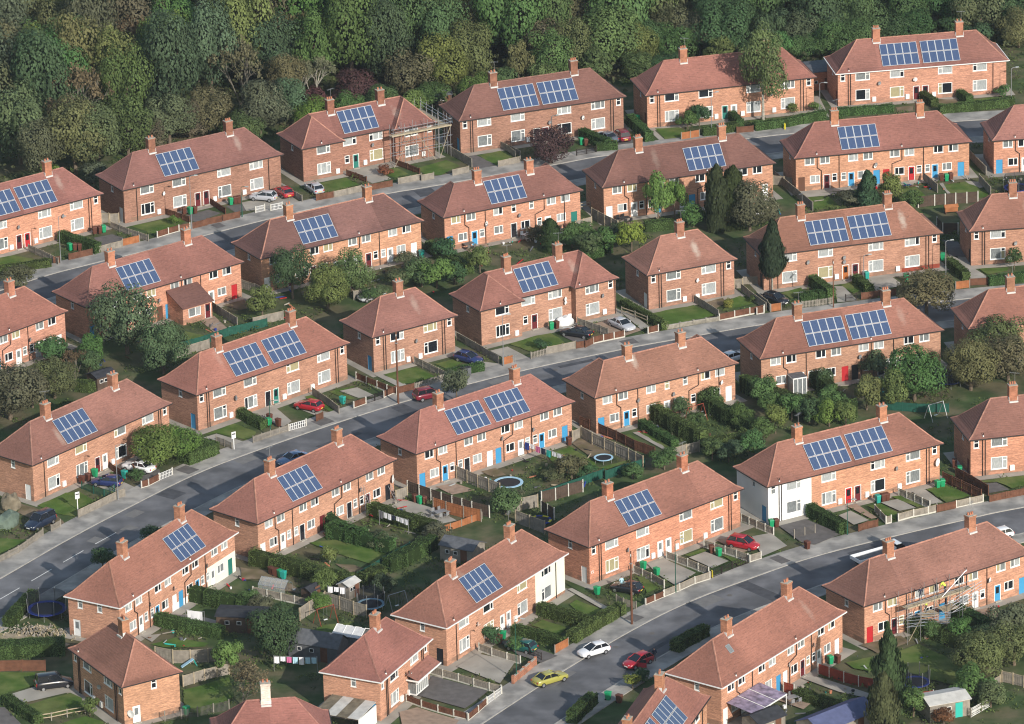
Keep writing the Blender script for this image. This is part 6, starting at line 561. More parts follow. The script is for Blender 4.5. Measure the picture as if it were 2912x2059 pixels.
    # concrete apron
    b = MB(); b.poly([(-.7, -1.0, 0), (L+.7, -1.0, 0), (L+.7, 9.0, 0), (-.7, 9.0, 0)], 'concrete'); o = struct('apron', cached(('apr', L), lambda: b.mesh('apron'))); o.location = (hx, hy, .016+.0001*hi); o.rotation_euler = (0, 0, R(ha))
def hl(hid, x, y, z=0): return HOUSE[hid].matrix_basis @ Vector((x, y, z))
# ------------------------------------------------------------------ building extras that belong to one house
def lean_to():
    h = HOUSE['H7']; b = MB(); x0, x1, y1, y0 = 13.4, 18.2, .34, -3.2
    wallface(b, (x0, y0, 0), (1, 0, 0), (0, 1, 0), x1-x0, [(.9, 3.0, .9, 2.1), (3.6, 4.6, .02, 2.1)], H=2.45)
    b.poly([(x0, y0, 0), (x0, y0, 2.45), (x0, y1, 3.9), (x0, y1, 0)], 'brick'); b.poly([(x1, y0, 0), (x1, y0, 2.45), (x1, y1, 3.9), (x1, y1, 0)], 'brick')
    w = link('extension_wall', b.mesh('extension_wall'), h)
    b = MB(); b.hull([(x0-.2, y0-.3, 2.35), (x1+.2, y0-.3, 2.35), (x1+.2, y1, 3.95), (x0-.2, y1, 3.95)], [(x0-.2, y0-.3, 2.47), (x1+.2, y0-.3, 2.47), (x1+.2, y1, 4.07), (x0-.2, y1, 4.07)], 'roof_tiles'); link('extension_roof', b.mesh('extension_roof'), h, color=(.62, .66, .70))
    add_window(h, 'G', False, (x0+1.95, y0, .9), 0, 'glass_net', False).scale = (1, 1, .55); add_door(h, 'D', 'door_darkred', (x0+4.1, y0, 0), 0)
lean_to()
def bay_canopy():
    h = HOUSE['H32']; b = MB(); b.hull([(7.0, -1.25, 2.45), (12.9, -1.25, 2.45), (12.9, .34, 3.1), (7.0, .34, 3.1)], [(7.0, -1.25, 2.52), (12.9, -1.25, 2.52), (12.9, .34, 3.25), (7.0, .34, 3.25)], 'roof_tiles'); link('canopy_roof', b.mesh('canopy_roof'), h)
    b = MB(); b.box(6.95, -1.33, 2.38, 12.95, -1.251, 2.56, 'white_paint'); b.box(6.9, -1.3, 2.4, 6.999, .3, 2.56, 'white_paint'); b.box(7.4, -.75, .45, 10.6, .34, .6, 'white_paint'); link('canopy_fascia', b.mesh('canopy_fascia'), h)
    b = MB(); b.box(7.5, -.7, .6, 10.5, .34, 2.36, 'glass_grey')
    for k in range(7): b.box(7.45+k*.5, -.76, .6, 7.53+k*.5, -.701, 2.36, 'white_paint')
    b.box(7.45, -.765, 1.75, 10.53, -.72, 1.85, 'white_paint'); link('bay_window', b.mesh('bay_window'), h)
bay_canopy()
def digits():
    cu = bpy.data.curves.new('number', 'FONT'); cu.body = '15'; cu.size = .55; cu.extrude = .01; t = bpy.data.objects.new('t', cu); COL.objects.link(t)
    me = bpy.data.meshes.new_from_object(t.evaluated_get(bpy.context.evaluated_depsgraph_get())); bpy.data.objects.remove(t); me.materials.clear(); me.materials.append(M['white_paint'])
    link('house_number', me, HOUSE['H28'], (OVH+.12, OVH-.012, 1.35), rot=(R(90), 0, 0))
digits()
def roof_window():
    sl = math.atan2(3.69-.44, 4-.75); b = MB(); b.box(0, 0, 0, .8, 1.1, .06, 'grey_metal'); b.poly([(.09, .09, .062), (.71, .09, .062), (.71, 1.01, .062), (.09, 1.01, .062)], 'glass_grey')
    s0 = 2.2; link('roof_window', b.mesh('roof_window'), HOUSE['H34'], (5.0, s0, EV+.44+(s0-.75)*math.tan(sl)+.02), rot=(sl, 0, 0))
roof_window()
def porch():
    h = HOUSE['H21']; b = MB(); b.box(4.0, -1.6, 0, 5.9, .33, 2.3, 'glass_grey', 'sheet_roof')
    for x in (4.0, 4.6, 5.25, 5.84): b.box(x-.03, -1.66, 0, x+.07, -1.601, 2.3, 'white_paint')
    b.box(3.95, -1.66, 2.2, 5.95, .33, 2.36, 'white_paint', 'slate'); link('porch', b.mesh('porch'), h)
porch()
# ------------------------------------------------------------------ fences
def fence_unit(style, h):
    """one bay, 1 m long (scaled along x), built about y=0"""
    b = MB(); T = {'board': ('timber_grey',), 'tall': ('timber_grey',), 'panelgrey': ('timber_grey',), 'panel': ('timber_brown',), 'brown': ('timber_brown',), 'darkpanel': ('timber_dark',), 'red': ('timber_red',), 'reddish': ('timber_orange',), 'gate': ('timber_orange',), 'picket': ('timber_grey',), 'greennet': ('green_mesh',), 'netgreen': ('green_mesh',)}
    m = T.get(style, ('timber_grey',))[0]
    if style in ('board', 'tall', 'panelgrey', 'brown', 'darkpanel', 'red', 'reddish', 'gate', 'greennet', 'panel'):
        n = 12
        for k in range(n):
            y = .0 if k % 2 else .02; b.box(k/n, y-.012, .06, (k+1)/n+.004, y+.012, h-(.0 if k % 2 else .012)*1.0, m)
        b.box(0, -.045, h*.25, 1, -.013, h*.25+.08, m); b.box(0, -.045, h*.8, 1, -.013, h*.8+.08, m)
        if style in ('panel', 'panelgrey'): b.box(0, -.03, 0, 1, .045, .20, 'concrete_post')
        b.box(0, -.03, h, 1, .045, h+.035, 'timber_pale' if style in ('tall', 'board', 'panelgrey') else m)
    elif style == 'picket':
        for k in range(11): b.box(k/11+.01, -.012, .08, k/11+.062, .012, h, m)
        b.box(0, .013, h*.25, 1, .04, h*.25+.07, m); b.box(0, .013, h*.8, 1, .04, h*.8+.07, m)
    elif style in ('whitegate', 'iron', 'lattice'):
        m = 'white_paint' if style != 'iron' else 'black_pipe'; n = 9
        for k in range(n+1): b.box(k/n-.012, -.012, .08, k/n+.012, .012, h, m)
        for z in (.1, h*.55, h-.06): b.box(0, .013, z, 1, .035, z+.05, m)
        if style == 'lattice':
            for k in range(5): b.box(0, -.03, .15+k*.22, 1, -.013, .19+k*.22, m)
    elif style == 'rail':
        for z in (.45, .9): b.box(0, -.03, z, 1, .03, z+.11, 'timber_pale')
    elif style in ('netgreen', 'net'):
        m2 = 'green_mesh' if style == 'netgreen' else 'iron'
        for k in range(13): b.box(k/13, -.006, .05, k/13+.018, .006, h, m2)
        for k in range(8): b.box(0, .007, .08+k*h/8, 1, .018, .095+k*h/8, m2)
    elif style in ('brick', 'stone'):
        m2 = 'chimney_brick' if style == 'brick' else 'stone'; b.box(0, -.11, 0, 1, .11, h-.06, m2); b.box(0, -.14, h-.06, 1, .14, h, 'cement')
    return b.mesh('fence_panel')
FD = {'board': 'weathered grey board fence', 'tall': 'tall weathered timber panel fence', 'panelgrey': 'grey timber panels between pale posts', 'panel': 'brown panels between white concrete posts', 'brown': 'dark brown timber fence', 'darkpanel': 'dark high timber fence', 'red': 'red stained timber fence', 'reddish': 'reddish brown timber fence', 'gate': 'golden timber gate', 'picket': 'low pale picket fence', 'greennet': 'green slatted screen fence', 'whitegate': 'white painted metal gate', 'iron': 'black iron railing', 'lattice': 'white lattice fence', 'rail': 'pale timber two rail fence', 'netgreen': 'green wire mesh fence', 'net': 'grey wire mesh fence', 'brick': 'low brick garden wall', 'stone': 'low grey stone garden wall'}
for st, h, pts, wh in FENCES:
    nm = {'gate': 'garden_gate', 'whitegate': 'garden_gate', 'iron': 'railing', 'brick': 'garden_wall', 'stone': 'garden_wall'}.get(st, 'fence')
    root = thing(nm, FD[st]+' '+wh, {'garden_gate': 'gate', 'railing': 'railing', 'garden_wall': 'wall'}.get(nm, 'fence'), (*pts[0], 0), 0, {'garden_gate': 'garden gates', 'garden_wall': 'garden walls'}.get(nm, 'garden fences'))
    pm = cached(('fence', st, h), lambda: fence_unit(st, h)); pn = {'garden_wall': 'wall_section', 'fence': 'fence_panel', 'railing': 'railing_panel', 'garden_gate': 'gate_panel'}[nm]
    white = st in ('panel', 'panelgrey', 'whitegate', 'tall'); pmat = 'concrete_post' if white and st != 'tall' else {'red': 'concrete_post', 'tall': 'timber_pale', 'iron': 'black_pipe', 'greennet': 'green_mesh', 'netgreen': 'green_mesh', 'brown': 'timber_brown', 'darkpanel': 'concrete_post', 'brick': 'chimney_brick', 'stone': 'stone'}.get(st, 'timber_grey')
    pw = .07 if white or st == 'darkpanel' else .055; 
    if st in ('brick', 'stone'): pw = .16
    po = cached(('post', pmat, h, pw), lambda: MB().box(-pw, -pw, 0, pw, pw, h+.12, pmat).mesh('fence_post'))
    bx, by = pts[0]; first = True
    for (ax, ay), (cx, cy) in zip(pts, pts[1:]):
        l = math.dist((ax, ay), (cx, cy)); n = max(1, round(l/1.85)); an = math.atan2(cy-ay, cx-ax)
        for k in range(n):
            t = k/n; px, py = ax+(cx-ax)*t-bx, ay+(cy-ay)*t-by
            link('post', po, root, (px, py, rnd.uniform(-.05, 0)), an+.02)
            o = link(pn, pm, root, (px, py, rnd.uniform(-.03, .0)), an+rnd.uniform(-.01, .01), scale=(l/n, 1, 1)); o['kind'] = 'part'; del o['kind']
    link('post', po, root, (pts[-1][0]-bx, pts[-1][1]-by, 0), .02)
# ------------------------------------------------------------------ foliage
LC = {'olive': (.125, .145, .058), 'green': (.078, .130, .046), 'dark': (.054, .095, .044), 'lime': (.125, .175, .048), 'yellow': (.19, .22, .05), 'dull': (.108, .115, .062), 'autumn': (.122, .118, .062), 'greyleaf': (.095, .122, .068), 'cone': (.052, .085, .034), 'purple': (.075, .036, .046), 'maroon': (.085, .045, .038), 'bare': (.145, .115, .07), 'birch': (.115, .128, .052), 'birchlike': (.17, .15, .085), 'conifer': (.040, .066, .026), 'conifer_trunk': (.032, .052, .026), 'conifer_olive': (.088, .105, .045), 'pine': (.042, .095, .048), 'redshrub': (.20, .085, .045)}
KN = {'olive': 'olive green', 'green': 'mid green', 'dark': 'dark green', 'lime': 'light green', 'yellow': 'yellow green', 'dull': 'dull brownish green', 'autumn': 'autumn brown green', 'greyleaf': 'grey green', 'cone': 'tall green conifer', 'purple': 'purple leaved', 'maroon': 'maroon leaved', 'bare': 'half bare twiggy', 'birch': 'silver birch', 'birchlike': 'pale stemmed half bare', 'conifer': 'dark columnar conifer', 'conifer_trunk': 'dark conifer', 'conifer_olive': 'olive columnar conifer', 'pine': 'bluish green conifer', 'redshrub': 'reddish'}
def leaf(b, c, n, s, rg):
    n = n.normalized(); a = n.orthogonal().normalized(); an = rg.uniform(0, 6.28); a = (a*math.cos(an)+n.cross(a)*math.sin(an)); d = n.cross(a)
    a = a*s*.5; d = d*s*.36; b.poly([c-a, c-d*1.1+a*.1, c+a, c+d+a*.1], 'leaf')
def rdir(rg):
    z = rg.uniform(-1, 1); t = rg.uniform(0, 6.283); r = math.sqrt(1-z*z); return Vector((r*math.cos(t), r*math.sin(t), z))
def crown(seed, ncl, nleaf, ls, base=-.75, tall=1.0, rough=.15, cr=(.26, .42)):
    """unit crown: about radius 1, centred on 0; clumps of leaf faces with gaps between them"""
    rg = random.Random(seed); b = MB(); cl = []
    for k in range(ncl):
        d = rdir(rg)
        if d.z < base: d.z = -d.z
        rr_ = rg.uniform(.40, .78) if k > ncl*.2 else rg.uniform(0, .4); c = Vector((d.x*rr_, d.y*rr_, d.z*rr_*tall)); cl.append((c, rg.uniform(*cr)*(1.15-.3*max(0, d.z))))
    for c, r in cl:
        per = int(nleaf*r*r/sum(q*q for _, q in cl))
        for _ in range(per):
            d = rdir(rg); p = c+Vector((d.x, d.y, d.z*.85))*r*(1-rg.random()**2*.35)
            if any((p-c2).length < r2*.55 for c2, r2 in cl if c2 is not c): continue
            leaf(b, p, d+(p*.4)+rdir(rg)*rough*2+Vector((0, 0, .35)), ls*rg.uniform(.7, 1.3), rg)
    return b.mesh('crown'), cl
def trunk(cl, seed, h, r, mt, bare=False):
    rg = random.Random(seed); b = MB(); b.tube((0, 0, -h), (rg.uniform(-.04, .04), 0, -.1), r, mt, r*.6, 7)
    for c, q in cl[:14]: b.tube((0, 0, -.55+rg.uniform(-.1, .25)), c*.95, r*.35, mt, r*.10, 4)
    return b.mesh('trunk')
def barecrown(seed, leaves, ls, mt, tall=1.25):
    rg = random.Random(seed); b = MB(); lf = MB(); ends = []
    def grow(p, d, l, r, lv):
        q = p+d*l; b.tube(p, q, r, mt, r*.6, 4 if lv < 3 else 3)
        if lv >= 4: ends.append(q); return
        for k in range(3 if lv < 3 else 3):
            nd = (d+rdir(rg)*.62+Vector((0, 0, .16))).normalized(); grow(q, nd, l*rg.uniform(.62, .8), r*.6, lv+1)
    for k in range(4): grow(Vector((0, 0, -1.0)), (Vector((0, 0, 1))+rdir(rg)*.42).normalized(), .52*tall, .028, 1)
    me = b.mesh('twigs')
    for _ in range(leaves): p = rg.choice(ends)+rdir(rg)*rg.uniform(.02, .16); leaf(lf, p, rdir(rg), ls, rg)
    return me, lf.mesh('crown')
def conifer(seed, nleaf, ls, prof, low=0.0):
    rg = random.Random(seed); b = MB(); lob = [(rg.uniform(0, 6.28), rg.uniform(0, 1), rg.uniform(.15, .42)) for _ in range(34)]
    for _ in range(nleaf):
        z = low+(1-low)*rg.random()**1.15; t = rg.uniform(0, 6.283); r = prof(z)
        for a, zz, w in lob: r += w*math.exp(-((z-zz)/.05)**2-((((t-a+3.14) % 6.28)-3.14)/.5)**2)
        r *= .62+.42*rg.random()**.5; z += rg.uniform(-.01, .03); p = Vector((r*math.cos(t), r*math.sin(t), z)); n = Vector((math.cos(t), math.sin(t), .35*1))+rdir(rg)*.55
        n = Vector((n.x, n.y, n.z)); c = p; a = n.normalized().orthogonal().normalized(); up = Vector((rg.uniform(-.02, .02), rg.uniform(-.02, .02), ls*.16)); sd = n.cross(Vector((0, 0, 1))).normalized()*ls*.5
        b.poly([c-sd, c-up, c+sd, c+up+n*ls*.12], 'leaf')
    return b.mesh('crown')
def cproto(k):
    if k in ('conifer', 'conifer_olive'): return conifer(7, 5200, .17, lambda z: .95*min(1, (1-z)*3.2)**.7*(.80+.2*min(1, z*4)))
    if k == 'conifer_trunk': return conifer(9, 5200, .17, lambda z: .95*min(1, (1-z)*2.6)**.6*min(1, (z-.2)*6+.4), .24)
    return conifer(12, 4800, .18, lambda z: 1.0*(1-z)**.75+.02)
BIG = [crown(20+i, 38, 13000, .075, cr=(.29, .45)) for i in range(5)]; BIGT = [trunk(c[1], i, 2.2, .07, 'bark') for i, c in enumerate(BIG)]
MED = [crown(50+i, 22, 3400, .12, base=-.5) for i in range(4)]; MEDT = [trunk(c[1], i, 1.5, .06, 'bark') for i, c in enumerate(MED)]
SML = [crown(70+i, 13, 1300, .17, base=-.35, cr=(.34, .5)) for i in range(3)]; SMLT = [trunk(c[1], i, 1.0, .06, 'bark') for i, c in enumerate(SML)]
BIR = crown(91, 44, 12500, .062, tall=1.0, rough=.3, cr=(.22, .38)); BIRT = trunk(BIR[1], 3, 1.6, .06, 'bark_pale')
BARE = [barecrown(5, 1500, .085, 'bark_grey'), barecrown(6, 1100, .085, 'bark_grey')]; BAREL = [barecrown(8, 2300, .08, 'bark_pale')]
CON = {k: cproto(k) for k in ('conifer', 'conifer_trunk', 'pine')}; CON['conifer_olive'] = CON['conifer']; CON['cone'] = conifer(33, 5200, .17, lambda z: 1.0*(1-z)**.85+.02)
CTR = MB().tube((0, 0, 0), (0, 0, .8), .09, 'bark_pale', .03).tube((.18, .1, 0), (.05, 0, .6), .06, 'bark_pale', .02).mesh('trunk')
def plant_tree(kind, h, r, xy, label, cat, group, i):
    rg = random.Random(i*7+1); v = lambda c: tuple(q*rg.uniform(.88, 1.14) for q in c); col = v(LC[kind]); rz = rg.uniform(0, 6.28)
    nm = 'shrub' if cat == 'shrub' else {'conifer': 'conifer_tree', 'conifer_trunk': 'conifer_tree', 'conifer_olive': 'conifer_tree', 'pine': 'conifer_tree', 'cone': 'conifer_tree', 'birch': 'birch_tree'}.get(kind, 'tree')
    root = thing(nm, label, cat, (*xy, 0), rz, group)
    if kind.startswith('conifer') or kind in ('pine', 'cone'):
        link('trunk', CTR, root, scale=(1.2 if kind == 'conifer_trunk' else .8,)*2+(h,)); link('crown', CON[kind], root, scale=(r, r, h), color=col); return
    if kind in ('bare', 'birchlike'):
        tw, lf = (BARE if kind == 'bare' else BAREL)[i % (2 if kind == 'bare' else 1)]; s = r*1.0; zs = h/2.9
        link('trunk', tw, root, (0, 0, zs*1.0), scale=(s, s, zs)); link('crown', lf, root, (0, 0, zs*1.0), scale=(s, s, zs), color=col); return
    P, T = (BIG, BIGT) if r > 2.7 or kind in ('purple',) else (MED, MEDT) if r > 1.35 else (SML, SMLT)
    if kind == 'birch': cm, tm, cz, zs = BIR[0], BIRT, h*.58, h*.44
    else:
        j = i % len(P); cm, tm = P[j][0], T[j]; zs = min(h*.5, r*1.25)*rg.uniform(.95, 1.05); cz = h-zs*.97
        if r < 2.7 or group.startswith('trees of'): zs = max(zs, h*.47); cz = h-zs
    link('crown', cm, root, (0, 0, cz), scale=(r*1.04, r*1.04, zs), color=col); link('trunk', tm, root, (0, 0, cz), scale=(r, r, cz/ {id(BIG): 2.2, id(MED): 1.5, id(SML): 1.0}.get(id(P), 1.6) if kind != 'birch' else cz/1.6))
for i, (kind, h, r, xy, lab, wh) in enumerate(TREES):
    cat = 'shrub' if h < 3.3 else 'tree'
    plant_tree(kind, h, r, xy, lab or ('%s%s %s %s' % ('tall ' if h > 7.5 else 'small ' if h < 4 else '', KN[kind], 'shrub' if h < 3.3 else ('tree' if 'conifer' not in KN[kind] else ''), wh)).replace('  ', ' '), cat, 'garden shrubs' if cat == 'shrub' else 'garden trees', i)
tops = ['H6', 'H5', 'H4', 'H3', 'H2', 'H1']; ordn = ['first', 'second', 'third', 'fourth', 'fifth', 'sixth']
for i, (kind, h, r, xy, _) in enumerate(FOREST):
    hx = [project(hl(t, 13, 8, 6))[0] for t in tops]; px = project((*xy, 8)); k = min(range(6), key=lambda q: abs(hx[q]-px[0]))
    dist = min((Vector((*xy, 0))-Vector((*hl(tops[k], x, 8).xy, 0))).length for x in (0, 13, 26)); dep = 'front' if dist < 26 else 'middle' if dist < 55 else 'back' if dist < 85 else 'far top'
    plant_tree(kind, h, r, xy, '%s tree, %s of wood behind %s top-row house' % (KN[kind], dep, ordn[k]), 'tree', 'trees of the wood behind the houses', 1000+i)
b = MB()
rg = random.Random(77)
fx = [p for p in FOREST]
for _ in range(15000):
    f = rg.choice(fx); x, y = f[3][0]+rg.uniform(-5, 5), f[3][1]+rg.uniform(-6, 5); p = Vector((x, y, rg.uniform(.2, 2.6)))
    if any(-3 < (HOUSE[t].matrix_basis.inverted() @ p).x < 29 and (HOUSE[t].matrix_basis.inverted() @ p).y < 11 for t in tops): continue
    leaf(b, p, rdir(rg)+Vector((0, -.3, .6)), .7, rg)
o = link('undergrowth', b.mesh('undergrowth'), color=(.085, .095, .045)); o['kind'] = 'stuff'; o['label'] = 'dark brambles and undergrowth below the trees of the wood'; o['category'] = 'undergrowth'
hz = bpy.data.materials.new('haze'); hz.use_nodes = True; n_ = hz.node_tree; n_.nodes.remove(n_.nodes['Principled BSDF']); pv = n_.nodes.new('ShaderNodeVolumePrincipled'); pv.inputs['Color'].default_value = (.72, .84, 1.0, 1); pv.inputs['Density'].default_value = .00003; n_.links.new(pv.outputs[0], n_.nodes['Material Output'].inputs['Volume'])
M['haze'] = hz; o = link('haze', MB().box(-700, -900, -1, 700, 700, 330, 'haze').mesh('haze')); o['kind'] = 'stuff'; o['label'] = 'thin pale air over the whole estate'; o['category'] = 'haze'
# hedges
HN = {'green': (.074, .124, .040)}
def hedge(w, h, pts, seed):
    rg = random.Random(seed); b = MB(); ox, oy = pts[0]; P = [(x-ox, y-oy) for x, y in pts]; i0 = w*.5-.06
    A = offs(P, i0); B = offs(P, -i0)
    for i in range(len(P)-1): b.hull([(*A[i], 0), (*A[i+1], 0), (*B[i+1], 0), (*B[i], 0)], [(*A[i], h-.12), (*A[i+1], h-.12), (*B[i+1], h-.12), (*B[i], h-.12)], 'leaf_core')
    ph = [rg.uniform(0, 6.28) for _ in range(6)]
    for i in range(len(P)-1):
        p, q = Vector((*P[i], 0)), Vector((*P[i+1], 0)); l = (q-p).length; d = (q-p)/l; s = Vector((d.y, -d.x, 0)); N = int(l*(w+2*h)*85)
        for _ in range(N):
            t = rg.uniform(-.1, l+.1); c = p+d*t; wob = (3.0 if h > 1.7 else 1.0)*(.10*math.sin(t*1.9+ph[0])+.07*math.sin(t*4.3+ph[1])); f = rg.random()*(w+2*h)
            if f < w: u = (f/w-.5)*w; pt = c+s*u+Vector((0, 0, h+wob-.10*(2*u/w)**2)); n = Vector((0, 0, 1))
            else:
                sg = 1 if f < w+h else -1; z = rg.random()*h; pt = c+s*sg*(w/2+wob*.8-.10*(z/h)**3)+Vector((0, 0, z)); n = s*sg+Vector((0, 0, .25))
            leaf(b, pt+rdir(rg)*.05, n+rdir(rg)*.40, rg.uniform(.10, .20), rg)
    for e, sg in ((0, -1), (-1, 1)):
        p = Vector((*P[e], 0)); o_ = Vector((*P[1 if e == 0 else -2], 0)); d = (p-o_).normalized(); s = Vector((d.y, -d.x, 0))
        for _ in range(int(w*h*70)): leaf(b, p+d*rg.uniform(.02, .14)+s*rg.uniform(-.5, .5)*w+Vector((0, 0, rg.random()*h)), d+rdir(rg)*.5, rg.uniform(.15, .27), rg)
    return b.mesh('hedge')
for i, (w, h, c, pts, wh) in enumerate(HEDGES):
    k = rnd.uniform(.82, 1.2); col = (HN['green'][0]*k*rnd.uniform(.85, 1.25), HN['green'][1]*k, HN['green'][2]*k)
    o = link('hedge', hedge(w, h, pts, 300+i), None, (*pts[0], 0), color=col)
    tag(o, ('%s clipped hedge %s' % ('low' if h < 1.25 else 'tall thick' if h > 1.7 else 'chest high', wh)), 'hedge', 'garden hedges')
# loose plants and weeds in the gardens: nobody could count them
b = MB(); rg = random.Random(5); inv = [(HOUSE[k[0]].matrix_basis.inverted(), {'F26': 26., 'R26': 26., 'S13': 13.5, 'FW': 21.8, 'RW': 21.8}[k[4]]) for k in HOUSES]
def inpoly(x, y, P):
    c = False; j = len(P)-1
    for i in range(len(P)):
        if (P[i][1] > y) != (P[j][1] > y) and x < (P[j][0]-P[i][0])*(y-P[i][1])/(P[j][1]-P[i][1])+P[i][0]: c = not c
        j = i
    return c
bb = [(min(p[0] for p in s[1]), max(p[0] for p in s[1]), min(p[1] for p in s[1]), max(p[1] for p in s[1]), s[1]) for s in SURF]
RC = [p for k in ROADS for p in offs(ROADS[k], 3.1)]
RCF = []
for k in ROADS:
    q = offs(ROADS[k], 3.1)
    for p0_, p1_ in zip(q, q[1:]):
        n = max(1, int(math.dist(p0_, p1_)/2)); RCF += [(p0_[0]+(p1_[0]-p0_[0])*t/n, p0_[1]+(p1_[1]-p0_[1])*t/n) for t in range(n)]
grid = {}
for p in RCF:
    for dx in range(-1, 2):
        for dy in range(-1, 2): grid.setdefault((int(p[0]//8)+dx, int(p[1]//8)+dy), []).append(p)
cnt = 0; cloud = [(rg.uniform(-90, 95), rg.uniform(-130, 135), rg.uniform(1.0, 3.2)) for _ in range(1500)]
for cx, cy, cr_ in cloud:
    for _ in range(int(8*cr_)):
        x = cx+rg.gauss(0, cr_*.6); y = cy+rg.gauss(0, cr_*.6); v = Vector((x, y, 0)); ok = True
        if any(math.hypot(x-p[0], y-p[1]) < 7.3 for p in grid.get((int(x//8), int(y//8)), ())): continue
        for mi, L in inv:
            q = mi @ v
            if -1.3 < q.x < L+1.3 and -1.3 < q.y < 9.3: ok = False; break
        if not ok or any(a <= x <= c and e <= y <= f and inpoly(x, y, P) for a, c, e, f, P in bb): continue
        hh = rg.uniform(.1, .7)
        for _k in range(7): leaf(b, Vector((x, y, 0))+Vector((rg.uniform(-.3, .3), rg.uniform(-.3, .3), rg.uniform(.05, hh))), rdir(rg)+Vector((0, -.2, .7)), rg.uniform(.14, .34), rg)
        cnt += 1
print('weeds', cnt)
o = link('garden_plants', b.mesh('garden_plants'), color=(.085, .115, .038)); o['kind'] = 'stuff'; o['label'] = 'low mixed plants and weeds in the back gardens'; o['category'] = 'plants'
b = MB(); rg = random.Random(21)
for k in HOUSES:
    if k[4] not in ('R26', 'RW'): continue
    Lh = 26. if k[4] == 'R26' else 21.8
    for _ in range(34):
        p = hl(k[0], rg.uniform(0, Lh), -abs(rg.gauss(0, 4.0))-1.0); a = rg.uniform(0, 6.28); s = rg.uniform(.08, .35); m = rg.choice(['timber_grey', 'timber_brown', 'clay_pot', 'cement', 'white_cloth', 'slate', 'trim_black', 'timber_pale', 'teal', 'fabric_blue', 'door_red', 'lid_grey'])
        if rg.random() < .5: b.tube((p.x, p.y, .02), (p.x, p.y, .05+s), s*.5, m, s*.65, 7)
        else:
            d_ = Vector((math.cos(a), math.sin(a), 0))*rg.uniform(.2, .9); b.tube(Vector((p.x, p.y, .1))-d_, Vector((p.x, p.y, .14+rg.random()*.4))+d_, .05+s*.15, m, n=4)
o = link('garden_clutter', b.mesh('garden_clutter')); o['kind'] = 'stuff'; o['label'] = 'scattered pots, toys and planks in the back gardens'; o['category'] = 'clutter'
# ------------------------------------------------------------------ bins
def bin_parts(c):
    b = MB(); m = 'bin_'+c; b.hull([(-.22, -.26, .06), (.22, -.26, .06), (.22, .24, .06), (-.22, .24, .06)], [(-.28, -.34, .98), (.28, -.34, .98), (.28, .34, .98), (-.28, .34, .98)], m)
    l = MB(); l.hull([(-.31, -.38, .981), (.31, -.38, .981), (.31, .38, .981), (-.31, .38, .981)], [(-.26, -.30, 1.09), (.26, -.30, 1.09), (.26, .36, 1.07), (-.26, .36, 1.07)], m if c != 'brown' else 'bin_brown'); l.tube((-.2, .42, 1.0), (.2, .42, 1.0), .025, 'trim_black')
    w = MB(); w.tube((-.27, .22, .12), (-.22, .22, .12), .12, 'tyre', n=10); w.tube((.22, .22, .12), (.27, .22, .12), .12, 'tyre', n=10)
    return b.mesh('bin_body'), l.mesh('lid'), w.mesh('wheels')
for c, p, wh in BINS:
    bp = cached(('bin', c), lambda: bin_parts(c)); near = min(HOUSES, key=lambda k: (HOUSE[k[0]].location.xy-Vector(p)).length)
    t = thing('wheelie_bin', {'green': 'bright green', 'teal': 'teal green', 'brown': 'dark brown'}[c]+' wheelie bin '+wh, 'wheelie bin', (*p, .04), R(near[3])+rnd.uniform(-.3, .3), 'wheelie bins')
    link('bin_body', bp[0], t); link('lid', bp[1], t); link('wheels', bp[2], t)
